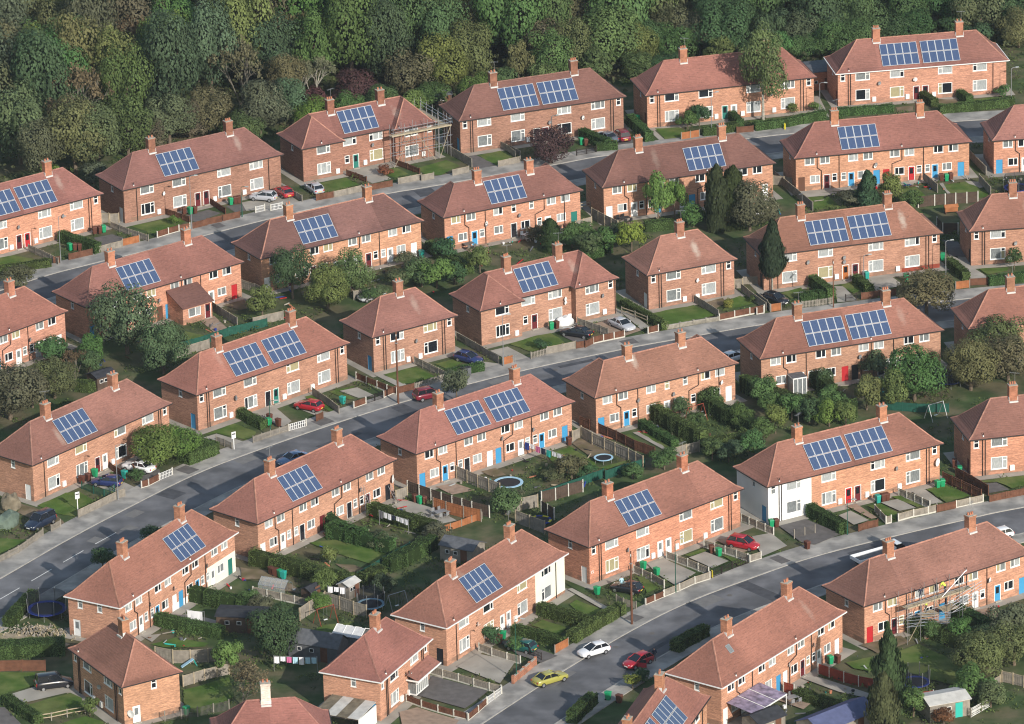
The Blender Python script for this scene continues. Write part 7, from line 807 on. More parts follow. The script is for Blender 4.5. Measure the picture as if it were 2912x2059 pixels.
# ------------------------------------------------------------------ cars
def car_parts(kind, paint):
    P = {'hatch': dict(L=3.95, W=1.68, H=1.42, hood=.98, ws=1.62, rf=2.0, rr=3.35, rb=3.75, belt=.92), 'saloon': dict(L=4.45, W=1.74, H=1.40, hood=1.15, ws=1.85, rf=1.95, rr=3.15, rb=3.85, belt=.92),
         'mpv': dict(L=4.0, W=1.70, H=1.60, hood=.85, ws=1.50, rf=1.75, rr=3.55, rb=3.88, belt=.98), 'suv': dict(L=4.45, W=1.80, H=1.85, hood=1.15, ws=1.70, rf=1.85, rr=4.15, rb=4.32, belt=1.10), 'van': dict(L=4.6, W=1.8, H=1.9, hood=.8, ws=1.5, rf=1.6, rr=4.4, rb=4.55, belt=1.15)}[kind.replace('_open', '')]
    L, Wd, H, belt = P['L'], P['W'], P['H'], P['belt']; hw = Wd/2; pm = 'car_'+paint
    # stations from the nose (x=0) to the tail: x, z bottom, z deck, half width
    S = [(0.0, .34, .62, hw*.72), (.12, .24, .72, hw*.88), (.45, .22, .80, hw*.97), (P['hood'], .22, belt-.04, hw), (P['hood']+.6, .22, belt+.0, hw), (L*.62, .22, belt+.02, hw), (L-.75, .23, belt+.02, hw*.985), (L-.28, .26, belt-(.0 if kind != 'saloon' else .02), hw*.95), (L-.06, .30, belt-.12, hw*.88), (L, .38, belt-.25, hw*.82)]
    b = MB(); rings = []
    for x, zb, zd, w in S:
        rings.append([(x-L/2, y, z) for y, z in ((-w*.90, zb), (-w, zb+.10), (-w*1.0, zb+(zd-zb)*.62), (-w*.965, zd-.045), (-w*.86, zd), (0, zd+.03), (w*.86, zd), (w*.965, zd-.045), (w*1.0, zb+(zd-zb)*.62), (w, zb+.10), (w*.90, zb))])
    i0 = 0
    for r_ in rings: b.v += r_
    n = 11
    for k in range(len(rings)-1):
        for j in range(n-1): b.f.append((k*n+j, k*n+j+1, (k+1)*n+j+1, (k+1)*n+j)); b.m.append(b.mi(pm if j not in (0, 9) else 'trim_black'))
        b.f.append((k*n+n-1, k*n, (k+1)*n, (k+1)*n+n-1)); b.m.append(b.mi('trim_black'))
    b.f.append(tuple(range(n-1, -1, -1))); b.m.append(b.mi(pm)); q = (len(rings)-1)*n; b.f.append(tuple(range(q, q+n))); b.m.append(b.mi(pm))
    # roof and pillars
    x1, x2, x3, x4 = P['hood']-L/2, P['rf']-L/2, P['rr']-L/2, P['rb']-L/2; wt = hw*.70; wb = hw*.90; zb = belt-.01
    b.hull([(x2-.03, -wt-.03, H-.07), (x3+.03, -wt-.03, H-.07), (x3+.03, wt+.03, H-.07), (x2-.03, wt+.03, H-.07)], [(x2+.12, -wt+.08, H), (x3-.12, -wt+.08, H), (x3-.12, wt-.08, H), (x2+.12, wt-.08, H)], pm)
    for s in (-1, 1):
        for (xa, xb) in ((x1, x2), ((x2+x3)/2+.0, (x2+x3)/2-.05), (x4, x3)): b.tube((xa, s*wb, zb), (xb, s*wt, H-.05), .042, pm, n=5)
    body = b.mesh('car_body', True)
    g = MB(); z1 = H-.075
    g.hull([(x1+.04, -wb+.04, zb), (x4-.04, -wb+.04, zb), (x4-.04, wb-.04, zb), (x1+.04, wb-.04, zb)], [(x2, -wt, z1), (x3, -wt, z1), (x3, wt, z1), (x2, wt, z1)], 'glass_dark'); glass = g.mesh('windows')
    w = MB(); w.tube((0, -.1, 0), (0, .1, 0), .30, 'tyre', n=16); wheel = w.mesh('wheel'); r_ = MB(); r_.tube((0, -.112, 0), (0, .112, 0), .185, 'rim', n=10); rim = r_.mesh('rim')
    hl_ = MB().hull([(-L/2+.02, -.14, .55), (-L/2+.26, .12, .58), (-L/2+.26, .12, .70), (-L/2+.06, -.14, .70)], [(-L/2-.01, -.14, .56), (-L/2+.16, .14, .58), (-L/2+.18, .14, .73), (-L/2+.04, -.14, .72)], 'lamp_clear').mesh('headlight')
    tl = MB().box(L/2-.10, -.11, .62, L/2-.0, .11, belt-.12, 'lamp_red').mesh('taillight'); pf = MB().box(-L/2-.03, -.25, .40, -L/2+.05, .25, .51, 'white_paint').mesh('plate'); pr = MB().box(L/2-.04, -.25, .50, L/2+.02, .25, .61, 'plate_yellow').mesh('plate')
    mir = MB().box(-.06, -.10, -.05, .06, .10, .08, pm).mesh('mirror')
    return P, body, glass, wheel, rim, hl_, tl, pf, pr, mir
def make_car(kind, paint, xy, deg, lab, i):
    P, body, glass, wheel, rim, hl_, tl, pf, pr, mir = cached(('car', kind.replace('_open', ''), paint), lambda: car_parts(kind, paint)); L, Wd = P['L'], P['W']
    t = thing('parked_car' if kind != 'van' else 'parked_van', lab, 'car' if kind != 'van' else 'van', (*xy, .03), R(deg+180), 'cars parked on the estate')
    link('car_body', body, t); link('windows', glass, t)
    for x in (-L/2+.75, L/2-.78):
        for s in (-1, 1):
            w = link('wheel', wheel, t, (x, s*(Wd/2-.10), .30)); link('rim', rim, w)
    for s in (-1, 1):
        link('headlight', hl_, t, (0, s*(Wd/2-.30), 0), scale=(1, s, 1)); link('taillight', tl, t, (0, s*(Wd/2-.24), 0)); link('mirror', mir, t, (P['hood']-L/2+.45, s*(Wd/2+.06), P['belt']+.03))
    link('number_plate', pf, t); link('number_plate', pr, t)
    if kind == 'hatch_open':
        d = MB().box(0, -.03, .30, 1.05, .03, .92, 'car_'+paint).hull([(.08, -.02, .92), (1.02, -.02, .92), (1.02, .02, .92), (.08, .02, .92)], [(.45, -.02, 1.32), (.95, -.02, 1.32), (.95, .02, 1.32), (.45, .02, 1.32)], 'glass_dark').mesh('door')
        link('door', d, t, (-L/2+1.15, -Wd/2-.02, 0), R(-62))
    if 'sunroof' in lab: link('sunroof', MB().box(-.35, -.38, P['H']+.001, .25, .38, P['H']+.012, 'glass_dark').mesh('sunroof'), t)
for i, (kind, paint, xy, deg, lab) in enumerate(CARS): make_car(kind, paint, xy, deg, lab, i)
# ------------------------------------------------------------------ poles, lamps, signs
for k, p, h, lab in POLES:
    if k == 'pole':
        t = thing('telegraph_pole', lab, 'pole', (*p, 0), 0, 'wooden poles'); b = MB(); b.tube((0, 0, -.3), (0, 0, h), .15 if h > 8 else .09, 'timber_brown', .10 if h > 8 else .06, 8); link('shaft', b.mesh('shaft'), t)
        b = MB(); b.box(-.08, -.55, h-.55, .08, .55, h-.45, 'timber_dark'); [b.tube((0, y, h-.45), (0, y, h-.28), .04, 'white_paint') for y in (-.45, -.15, .15, .45)]; link('crossbar', b.mesh('crossbar'), t)
        if h > 8: link('step_ring', MB().tube((0, 0, h-1.6), (0, 0, h-1.5), .2, 'grey_metal').mesh('step_ring'), t)
    else:
        m = 'green_mesh' if k == 'lampgreen' else 'grey_metal'; t = thing('street_lamp', lab, 'street lamp', (*p, 0), rnd.uniform(-.5, .2), 'street lamps')
        b = MB(); b.tube((0, 0, 0), (0, 0, 1.3), .09, m, .08, 8); b.tube((0, 0, 1.3), (0, 0, h-.15), .055, m, .04, 6); b.tube((0, 0, h-.15), (.25, 0, h), .04, m); b.tube((.25, 0, h), (.8, 0, h+.05), .035, m); link('post', b.mesh('lamp_post'), t)
        link('lamp_head', MB().hull([(.6, -.10, h+.0), (1.15, -.10, h+.02), (1.15, .10, h+.02), (.6, .10, h+.0)], [(.65, -.07, h+.14), (1.10, -.07, h+.12), (1.10, .07, h+.12), (.65, .07, h+.14)], 'lid_grey').mesh('lamp_head'), t)
for p, lb in zip(MISC['estate'], ('white estate agent board on a post beside the short concrete path', 'white estate agent board on a post by the grass near the dark off road car')):
    t = thing('sale_board', lb, 'sign', (*p, 0), R(30), 'estate agent boards'); link('post', MB().box(-.05, -.04, 0, .05, .04, 2.3, 'white_paint').mesh('post'), t); link('board', MB().box(-.30, -.075, 1.6, .30, -.041, 2.5, 'white_paint').box(-.24, -.08, 2.1, .24, -.0755, 2.3, 'slate').mesh('board'), t)
for p, lb in zip(MISC['post'], ('yellow hydrant post on the top road verge', 'yellow hydrant post beside the lower pavement fence')):
    o = link('marker_post', MB().tube((0, 0, 0), (0, 0, .9), .13, 'yellow', .11, 8).tube((0, 0, .9), (0, 0, 1.05), .11, 'yellow', .04, 8).mesh('marker_post'), None, (*p, 0)); tag(o, lb, 'post', 'yellow posts')
p = MISC['cabinet'][0]; t = thing('utility_cabinet', 'dark green street cabinet against the clipped hedge', 'cabinet', (*p, 0), R(30)); link('cabinet_body', MB().box(-.65, -.25, 0, .65, .25, 1.25, 'bin_brown').mesh('b'), t).data.materials[0] = M['slate']; link('cabinet_top', MB().box(-.7, -.3, 1.251, .7, .3, 1.33, 'felt').mesh('t'), t)
# ------------------------------------------------------------------ trampolines
TL = [('small blue trampoline without net on the worn lawn', 1.25, .55, False, 'pale_blue'), ('large pale blue rimmed trampoline beside the weedy garden', 1.9, .75, False, 'pale_blue'), ('small blue and yellow round trampoline in a shaded walled garden', 1.5, .4, False, 'yellow'), ('big dark netted trampoline beside the autumn hedge at bottom left', 2.4, .85, True, 'fabric_blue'),
      ('netted trampoline with pale blue rim beside the small shed', 1.7, .75, True, 'pale_blue'), ('netted trampoline with blue rim on the lowest right lawn', 1.7, .75, True, 'fabric_blue'), ('netted dark trampoline in the garden at the right edge', 1.8, .75, True, 'fabric_blue'), ('blue netted trampoline under the brown tree at the right', 1.7, .75, True, 'fabric_blue')]
for (lb, r, z, net, cm), p in zip(TL, MISC['tramp']):
    t = thing('trampoline', lb, 'trampoline', (p[0], p[1], 0), rnd.uniform(0, 1), 'trampolines'); n = 20; b = MB(); c = [(math.cos(2*math.pi*k/n), math.sin(2*math.pi*k/n)) for k in range(n)]
    for k in range(n): q = (k+1) % n; b.hull([(c[k][0]*r*.8, c[k][1]*r*.8, z), (c[k][0]*r, c[k][1]*r, z), (c[q][0]*r, c[q][1]*r, z), (c[q][0]*r*.8, c[q][1]*r*.8, z)], [(c[k][0]*r*.8, c[k][1]*r*.8, z+.05), (c[k][0]*r, c[k][1]*r, z+.05), (c[q][0]*r, c[q][1]*r, z+.05), (c[q][0]*r*.8, c[q][1]*r*.8, z+.05)], cm if not (cm == 'yellow' and k % 4 < 2) else 'fabric_blue')
    link('rim_pad', b.mesh('rim_pad'), t); link('jumping_mat', MB().disc((0, 0, z-.02), r*.79, 'trim_black', 20).mesh('mat'), t)
    for k in range(6):
        a = k*math.pi/3; link('leg', cached(('tl', z), lambda: MB().tube((0, 0, 0), (0, 0, z), .035, 'steel').mesh('leg')), t, (r*.93*math.cos(a), r*.93*math.sin(a), 0))
    if net:
        b = MB()
        for k in range(8): a = k*math.pi/4; b.tube((r*math.cos(a), r*math.sin(a), z), (r*1.05*math.cos(a), r*1.05*math.sin(a), z+1.8), .035, 'steel')
        link('net_poles', b.mesh('net_poles'), t); b = MB(); n2 = 48
        for k in range(24):
            a0, a1 = 2*math.pi*k/24, 2*math.pi*(k+1)/24; b.poly([(r*.97*math.cos(q_), r*.97*math.sin(q_), zz) for q_, zz in ((a0, z+.06), (a1, z+.06), (a1, z+1.75), (a0, z+1.75))], 'net_black')
        link('net', b.mesh('net'), t)
# ------------------------------------------------------------------ sheds
SH = [('timber shed with dark grey felt roof and two small windows', 4.6, 3.0, 2.0, 2.7, 'timber_grey', 'slate', -30), ('small weathered shed with grey roof beside the netted trampoline', 2.2, 1.6, 1.8, 2.2, 'timber_grey', 'sheet_roof', 55), ('low dark shed at the end of the bare soil path', 1.8, 1.5, 1.5, 1.9, 'timber_dark', 'felt', 50), ('long garage with mossy slate roof behind washing', 6.4, 3.0, 2.0, 3.2, 'slate', 'slate', -25),
      ('open shed with flat black felt roof and blue edge', 5.8, 3.2, 2.1, 2.3, 'timber_dark', 'felt', -10), ('pale sheet roofed garage with teal door at the bottom right', 5.0, 3.4, 2.1, 2.5, 'timber_grey', 'sheet_roof', 20), ('small grey roofed shed behind the top row', 2.6, 2.0, 1.9, 2.3, 'timber_dark', 'slate', 20), ('dark felt roofed shed by the left garden fence', 3.0, 2.2, 1.9, 2.3, 'timber_dark', 'felt', 40),
      ('dark roofed brick garage between the two top right houses', 7.0, 5.0, 2.9, 3.2, 'chimney_brick', 'slate', 12), ('large blue felt roofed shed at the bottom edge', 8.5, 4.2, 2.0, 3.0, 'timber_grey', 'blue_felt', 40), ('grey felt roofed shed at the bottom edge', 4.0, 3.0, 2.0, 2.7, 'timber_grey', 'felt', 40)]
for (lb, lx, ly, h0, h1, mw, mr, an), p in zip(SH, MISC['shed']):
    t = thing('shed' if 'garage' not in lb else 'garage', lb, 'shed' if 'garage' not in lb else 'garage', (p[0], p[1], 0), R(an)); x, y = lx/2, ly/2
    b = MB(); b.box(-x, -y, 0, x, y, h0, mw); b.poly([(-x, -y, h0), (-x, 0, h1-.04), (-x, y, h0)], mw); b.poly([(x, -y, h0), (x, y, h0), (x, 0, h1-.04)], mw); link('walls', b.mesh('walls'), t)
    b = MB(); e = .18
    for s in (-1, 1): b.hull([(-x-e, s*(y+e), h0-.05), (x+e, s*(y+e), h0-.05), (x+e, 0, h1), (-x-e, 0, h1)], [(-x-e, s*(y+e), h0+.02), (x+e, s*(y+e), h0+.02), (x+e, 0, h1+.07), (-x-e, 0, h1+.07)], mr)
    link('roof', b.mesh('roof'), t)
    link('door', MB().box(-.45, -y-.03, .02, .45, -y-.003, 1.85, 'teal' if 'teal' in lb else 'timber_brown').mesh('door'), t, (x*.45, 0, 0))
    for wx in (-x*.55, -x*.05): link('window', cached('shw', lambda: MB().box(-.28, -.03, 1.05, .28, -.002, 1.55, 'white_paint').box(-.22, -.036, 1.1, .22, -.031, 1.5, 'glass_dark').mesh('window')), t, (wx, -y, 0))
# glazed lean-to roof on the garage, carport by the house with the canopy
t = thing('conservatory', 'grey glass roofed conservatory joined to the mossy garage', 'conservatory', (*[c for c in MISC['shed'][3][:2]], 0), R(-25)); t.location.x += 3.9; t.location.y += 2.2
b = MB(); b.box(-1.7, -1.3, 0, 1.7, 1.3, 2.0, 'glass_grey'); link('glazing', b.mesh('glazing'), t)
b = MB()
for s in (-1, 1): b.hull([(-1.9, s*1.5, 1.98), (1.9, s*1.5, 1.98), (1.9, 0, 2.7), (-1.9, 0, 2.7)], [(-1.9, s*1.5, 2.02), (1.9, s*1.5, 2.02), (1.9, 0, 2.75), (-1.9, 0, 2.75)], 'lead')
for x in (-1.85, -.6, .6, 1.85): b.box(x-.04, -1.5, 2.6, x+.04, 1.5, 2.78, 'white_paint') if 0 else b.tube((x, -1.52, 2.04), (x, 0, 2.78), .04, 'white_paint'); b.tube((x, 1.52, 2.04), (x, 0, 2.78), .04, 'white_paint')
link('glass_roof', b.mesh('glass_roof'), t)
h = HOUSE['H32']; c = hl('H32', -2.3, 3.5); t = thing('carport', 'lean-to carport of grey and brown roof sheets with white end door', 'carport', (c.x, c.y, 0), h.rotation_euler.z)
for k in range(4): link('roof_sheet', cached(('rs', k % 2), lambda: MB().hull([(-2.3, -.7, 2.2), (2.3, -.7, 2.5), (2.3, .7, 2.5), (-2.3, .7, 2.2)], [(-2.3, -.7, 2.26), (2.3, -.7, 2.56), (2.3, .7, 2.56), (-2.3, .7, 2.26)], ('sheet_roof', 'tarp_brown')[k % 2]).mesh('roof_sheet')), t, (0, -2.1+k*1.43, 0))
link('end_wall', MB().box(-2.25, -2.85, 0, 2.2, -2.75, 2.2, 'white_paint').mesh('end_wall'), t)
p = MISC['canopy'][0]; c = hl('H34', 4.6, -1.7); t = thing('patio_canopy', 'lilac clear roofed patio canopy with white edge behind the house with the roof window', 'canopy', (c.x, c.y, 0), HOUSE['H34'].rotation_euler.z)
for k in range(3): link('roof_sheet', cached('lil', lambda: MB().hull([(-1.1, -1.8, 2.2), (1.1, -1.8, 2.2), (1.1, 1.9, 2.75), (-1.1, 1.9, 2.75)], [(-1.1, -1.8, 2.24), (1.1, -1.8, 2.24), (1.1, 1.9, 2.79), (-1.1, 1.9, 2.79)], 'lilac_sheet').mesh('roof_sheet')), t, (-2.25+k*2.25, 0, 0))
b = MB(); b.box(-3.4, -1.88, 2.12, 3.4, -1.81, 2.27, 'white_paint'); [b.tube((x, -1.82, 0), (x, -1.82, 2.15), .05, 'white_paint') for x in (-3.3, 0, 3.3)]; [b.tube((x, -1.85, 2.27), (x, 1.9, 2.83), .035, 'white_paint') for x in (-1.12, 1.13)]; link('frame', b.mesh('frame'), t)
p = MISC['greenhouse'][0]; t = thing('greenhouse', 'small aluminium greenhouse frame on the bare soil plot', 'greenhouse', (p[0], p[1], 0), R(-25)); b = MB(); g = MB()
for k in range(6):
    x = -1.8+k*.72; b.tube((x, -1, 0), (x, -1, 1.2), .025, 'steel'); b.tube((x, 1, 0), (x, 1, 1.2), .025, 'steel'); b.tube((x, -1, 1.2), (x, 0, 1.9), .025, 'steel'); b.tube((x, 1, 1.2), (x, 0, 1.9), .025, 'steel')
for y, z in ((-1, 1.2), (1, 1.2), (0, 1.9), (-1, .05), (1, .05)): b.tube((-1.8, y, z), (1.8, y, z), .03, 'steel')
link('frame', b.mesh('frame'), t)
gm = mat('greenhouse_glass', (.8, .85, .85), .05, .5); gm.node_tree.nodes['Principled BSDF'].inputs['Alpha'].default_value = .22
g = MB().poly([(-1.8, -1, 1.2), (1.8, -1, 1.2), (1.8, 0, 1.9), (-1.8, 0, 1.9)], 'greenhouse_glass').poly([(-1.8, 1, 1.2), (1.8, 1, 1.2), (1.8, 0, 1.9), (-1.8, 0, 1.9)], 'greenhouse_glass').poly([(-1.8, -1, 0), (1.8, -1, 0), (1.8, -1, 1.2), (-1.8, -1, 1.2)], 'greenhouse_glass'); link('glazing', g.mesh('glazing'), t)
# ------------------------------------------------------------------ swings, lines, tables
for p, lb, cm in zip(MISC['swing'], ('red framed garden swing between two tall hedges', 'pale framed swing on the shaded lawn at the right', 'thin metal swing frame beside the netted trampoline', 'red rope swing frame on the small lawn with white stones'), ('timber_red', 'grey_metal', 'grey_metal', 'timber_red')):
    t = thing('garden_swing', lb, 'swing', (p[0], p[1], 0), R(35), 'garden swings'); b = MB()
    for x in (-1.2, 1.2): b.tube((x, -.9, 0), (x, 0, 2.1), .045, cm); b.tube((x, .9, 0), (x, 0, 2.1), .045, cm)
    b.tube((-1.25, 0, 2.1), (1.25, 0, 2.1), .045, cm); link('frame', b.mesh('frame'), t)
    link('swing_seat', MB().box(-.25, -.1, .45, .25, .1, .5, 'white_paint').tube((-.22, 0, .5), (-.22, 0, 2.1), .012, 'grey_metal').tube((.22, 0, .5), (.22, 0, 2.1), .012, 'grey_metal').mesh('swing_seat'), t)
ln = MISC['line']; sets = [(0, 1, 'line of coloured washing across the weedy garden', ['white_cloth', 'fabric_blue', 'white_cloth', 'pink', 'navy_cloth', 'teal', 'white_cloth', 'white_cloth']), (2, 3, 'line of pale washing beside the mossy garage', ['white_cloth', 'white_cloth', 'pink', 'blue_cloth', 'white_cloth', 'blue_cloth', 'blue_cloth']), (4, 5, 'line of white washing over the garden behind a hedge', ['grey_cloth', 'white_cloth', 'white_cloth', 'navy_cloth', 'white_cloth', 'white_cloth', 'white_cloth']), (6, 7, 'single white sheet hung on a line by the long hedge', ['white_cloth']), (8, 9, 'short line of white washing by the small shed', ['white_cloth', 'white_cloth', 'white_cloth'])]
for a, c, lb, cl in sets:
    pa, pc = Vector((*ln[a], 0)), Vector((*ln[c], 0)); d = pc-pa; l = max(d.length, 2.2); an = math.atan2(d.y, d.x); t = thing('washing_line', lb, 'washing line', pa, an, 'washing lines')
    b = MB(); b.tube((0, 0, 0), (0, 0, 2.0), .04, 'steel'); b.tube((l, 0, 0), (l, 0, 2.0), .04, 'steel'); b.tube((0, 0, 1.95), (l/2, 0, 1.85), .01, 'white_cloth', n=3); b.tube((l/2, 0, 1.85), (l, 0, 1.95), .01, 'white_cloth', n=3); link('line', b.mesh('line'), t)
    n = len(cl)
    for k, m in enumerate(cl):
        w = l/n*.8; x = (k+.5)*l/n; hh = rnd.uniform(.55, 1.0) if n > 1 else 1.1; g = MB(); pts = 5
        for j in range(pts):
            u0, u1 = x-w/2+w*j/pts, x-w/2+w*(j+1)/pts; y0, y1 = .05*math.sin(j*1.9), .05*math.sin((j+1)*1.9); g.hull([(u0, y0-.01, 1.86-hh), (u1, y1-.01, 1.86-hh), (u1, y1+.01, 1.86-hh), (u0, y0+.01, 1.86-hh)], [(u0, -.008, 1.86), (u1, -.008, 1.86), (u1, .008, 1.86), (u0, .008, 1.86)], m)
        link('laundry', g.mesh('laundry'), t)
for p, lb, m in zip(MISC['table'], ('glass garden table with six metal chairs by the red fence', 'white plastic table and chairs on the patio', 'dark patio table and chairs on brown slabs', 'small garden table and chairs by the lowest hedge', 'jumbled dark garden furniture on a patio'), ('grey_metal', 'white_paint', 'trim_black', 'grey_metal', 'iron')):
    t = thing('garden_table', lb, 'garden table', (p[0], p[1], .05), R(30), 'garden tables'); b = MB(); b.box(-.75, -.45, .68, .75, .45, .73, m); link('table_top', b.mesh('table_top'), t)
    for x in (-.65, .65):
        for y in (-.38, .38): link('leg', cached(('gl', m), lambda: MB().tube((0, 0, 0), (0, 0, .68), .03, m).mesh('leg')), t, (x, y, 0))
    def ch():
        b = MB(); b.box(-.22, -.22, .42, .22, .22, .46, m); b.box(-.22, .19, .46, .22, .23, .9, m)
        for x in (-.2, .2):
            for y in (-.2, .2): b.tube((x, y, 0), (x, y, .42), .02, m, n=4)
        return b.mesh('garden_chair')
    cm_ = cached(('chair', m), ch)
    for q, (x, y, a) in enumerate(((-.45, .85, 0), (.45, .85, .2), (-.5, -.85, 3.1), (.4, -.9, 3.3), (1.2, 0, -1.6), (-1.2, 0, 1.5))):
        if q < (6 if 'six' in lb else 4):
            w = Matrix.Rotation(R(30), 3, 'Z') @ Vector((x, y, 0)); o = link('garden_chair', cm_, None, (p[0]+w.x, p[1]+w.y, .05), R(30)+a)
            tag(o, 'chair at the '+lb.split(' chairs')[0].replace(' and', '').replace(' with six metal', '').replace('table', 'table set')+', '+['back left', 'back right', 'front left', 'front right', 'right end', 'left end'][q], 'chair', 'chairs round the garden tables')
p = MISC['slide'][0]; t = thing('garden_slide', 'small blue plastic slide beside the pale panel fence', 'slide', (p[0], p[1], 0), R(200)); link('chute', MB().hull([(-.2, -.25, .9), (1.3, -.25, .1), (1.3, .25, .1), (-.2, .25, .9)], [(-.2, -.25, .98), (1.3, -.25, .18), (1.3, .25, .18), (-.2, .25, .98)], 'pale_blue').mesh('chute'), t); link('ladder', MB().tube((-.2, -.2, .95), (-.6, -.2, 0), .04, 'teal').tube((-.2, .2, .95), (-.6, .2, 0), .04, 'teal').box(-.45, -.2, .35, -.35, .2, .4, 'teal').mesh('ladder'), t)
p = MISC['hutch'][0]; t = thing('rabbit_hutch', 'pale orange wooden hutch by the back fence', 'hutch', (p[0], p[1], 0), R(10)); link('hutch_body', MB().box(-.9, -.4, .35, .9, .4, 1.0, 'timber_orange').mesh('hb'), t); link('hutch_roof', MB().hull([(-1, -.5, 1.0), (1, -.5, 1.0), (1, .5, 1.0), (-1, .5, 1.0)], [(-1, -.05, 1.35), (1, -.05, 1.35), (1, .05, 1.35), (-1, .05, 1.35)], 'timber_orange').mesh('hr'), t)
for x in (-.8, .8): link('leg', cached('hul', lambda: MB().box(-.04, -.35, 0, .04, .35, .35, 'timber_brown').mesh('leg')), t, (x, 0, 0))
# heaps under sheets
def heap(name, p, rx, ry, h, m, lb, cat, seed, an=30):
    rg = random.Random(seed); b = MB(); n = 18; k_ = 7; ph = [rg.uniform(0, 6) for _ in range(4)]
    ring = lambda j: [((rx*math.cos(2*math.pi*i/n))*(math.cos(j/k_*1.45)**.45+.0)*(1+.12*math.sin(3*i*.35+ph[0]+j)), (ry*math.sin(2*math.pi*i/n))*(math.cos(j/k_*1.45)**.45)*(1+.12*math.sin(2*i*.35+ph[1]-j)), h*math.sin(j/k_*1.5)*(1+.1*math.sin(i+ph[2]))) for i in range(n)]
    for j in range(k_):
        A, B = ring(j), ring(j+1)
        for i in range(n): q = (i+1) % n; b.poly([A[i], A[q], B[q], B[i]], m)
    b.poly(ring(k_), m); me = b.mesh(name, True); o = link(name, me, None, (p[0], p[1], 0), R(an)); tag(o, lb, cat); return o
heap('covered_motorbike', MISC['cover'][0], 1.25, .65, 1.15, 'tarp_silver', 'motorbike under a silver sheet beside the black saloon', 'covered motorbike', 1, 20)
heap('covered_car', MISC['cover2'][0], 2.3, 1.2, 1.5, 'tarp_green', 'car under a grey green sheet at the left edge', 'covered car', 2, 60)
heap('tarpaulin_tent', MISC['tent'][0], 1.3, 1.1, 1.9, 'tarp_brown', 'brown tarpaulin over a heap beside the dark off road car', 'tarpaulin', 3)
b = MB(); rg = random.Random(8)
for _ in range(420):
    x, y = rg.gauss(0, 1.9), rg.gauss(0, 1.0); z = max(0, .9-.28*abs(x)-.5*abs(y)); s = rg.uniform(.1, .3); q = Vector((x, y, z+rg.uniform(0, .2))); e = rdir(rg)*s; b.tube(q-e, q+e, rg.uniform(.03, .10), rg.choice(['timber_pale', 'gravel', 'cement', 'timber_grey']), n=4)
o = link('rubble_heap', b.mesh('rubble_heap'), None, (MISC['rubble'][0][0], MISC['rubble'][0][1], 0), R(-20)); o['kind'] = 'stuff'; o['label'] = 'heap of pale rubble and cut wood below the big trampoline'; o['category'] = 'rubble'
# flatbed truck on the lower road behind the scaffolded roof
a, c = Vector((*MISC['truck'][0], 0)), Vector((*MISC['truck'][1], 0)); d = (c-a).normalized(); an = math.atan2(d.y, d.x); mid = a+d*3.0+Vector((d.y, -d.x, 0))*.6
t = thing('flatbed_truck', 'white dropside truck with empty bed on the lower road behind the lowest row', 'truck', (mid.x, mid.y, 0), an)
b = MB(); b.box(-3, -1.05, .85, 2.2, 1.05, .95, 'slate'); link('bed_floor', b.mesh('bed_floor'), t)
for nm_, q in (('side_board', (-3, -1.1, .951, 2.2, -1.02, 1.4)), ('side_board', (-3, 1.02, .951, 2.2, 1.1, 1.4)), ('tail_board', (-3.08, -1.1, .951, -3.001, 1.1, 1.4)), ('head_board', (2.201, -1.1, .951, 2.28, 1.1, 1.9))): link(nm_, MB().box(*q, 'car_white').mesh(nm_), t)
b = MB(); b.hull([(2.4, -1, .5), (4.2, -1, .5), (4.2, 1, .5), (2.4, 1, .5)], [(2.4, -.95, 1.3), (4.1, -.95, 1.3), (4.1, .95, 1.3), (2.4, .95, 1.3)], 'car_white'); b.hull([(2.42, -.93, 1.3), (4.05, -.93, 1.3), (4.05, .93, 1.3), (2.42, .93, 1.3)], [(2.5, -.8, 2.05), (3.3, -.8, 2.05), (3.3, .8, 2.05), (2.5, .8, 2.05)], 'glass_dark'); b.box(2.5, -.82, 2.051, 3.3, .82, 2.12, 'car_white'); link('cab', b.mesh('cab'), t)
wm = cached('twh', lambda: MB().tube((0, -.13, 0), (0, .13, 0), .38, 'tyre', n=14).mesh('wheel')); [link('wheel', wm, t, (x, y, .38)) for x in (-2.0, 3.3) for y in (-.85, .85)]
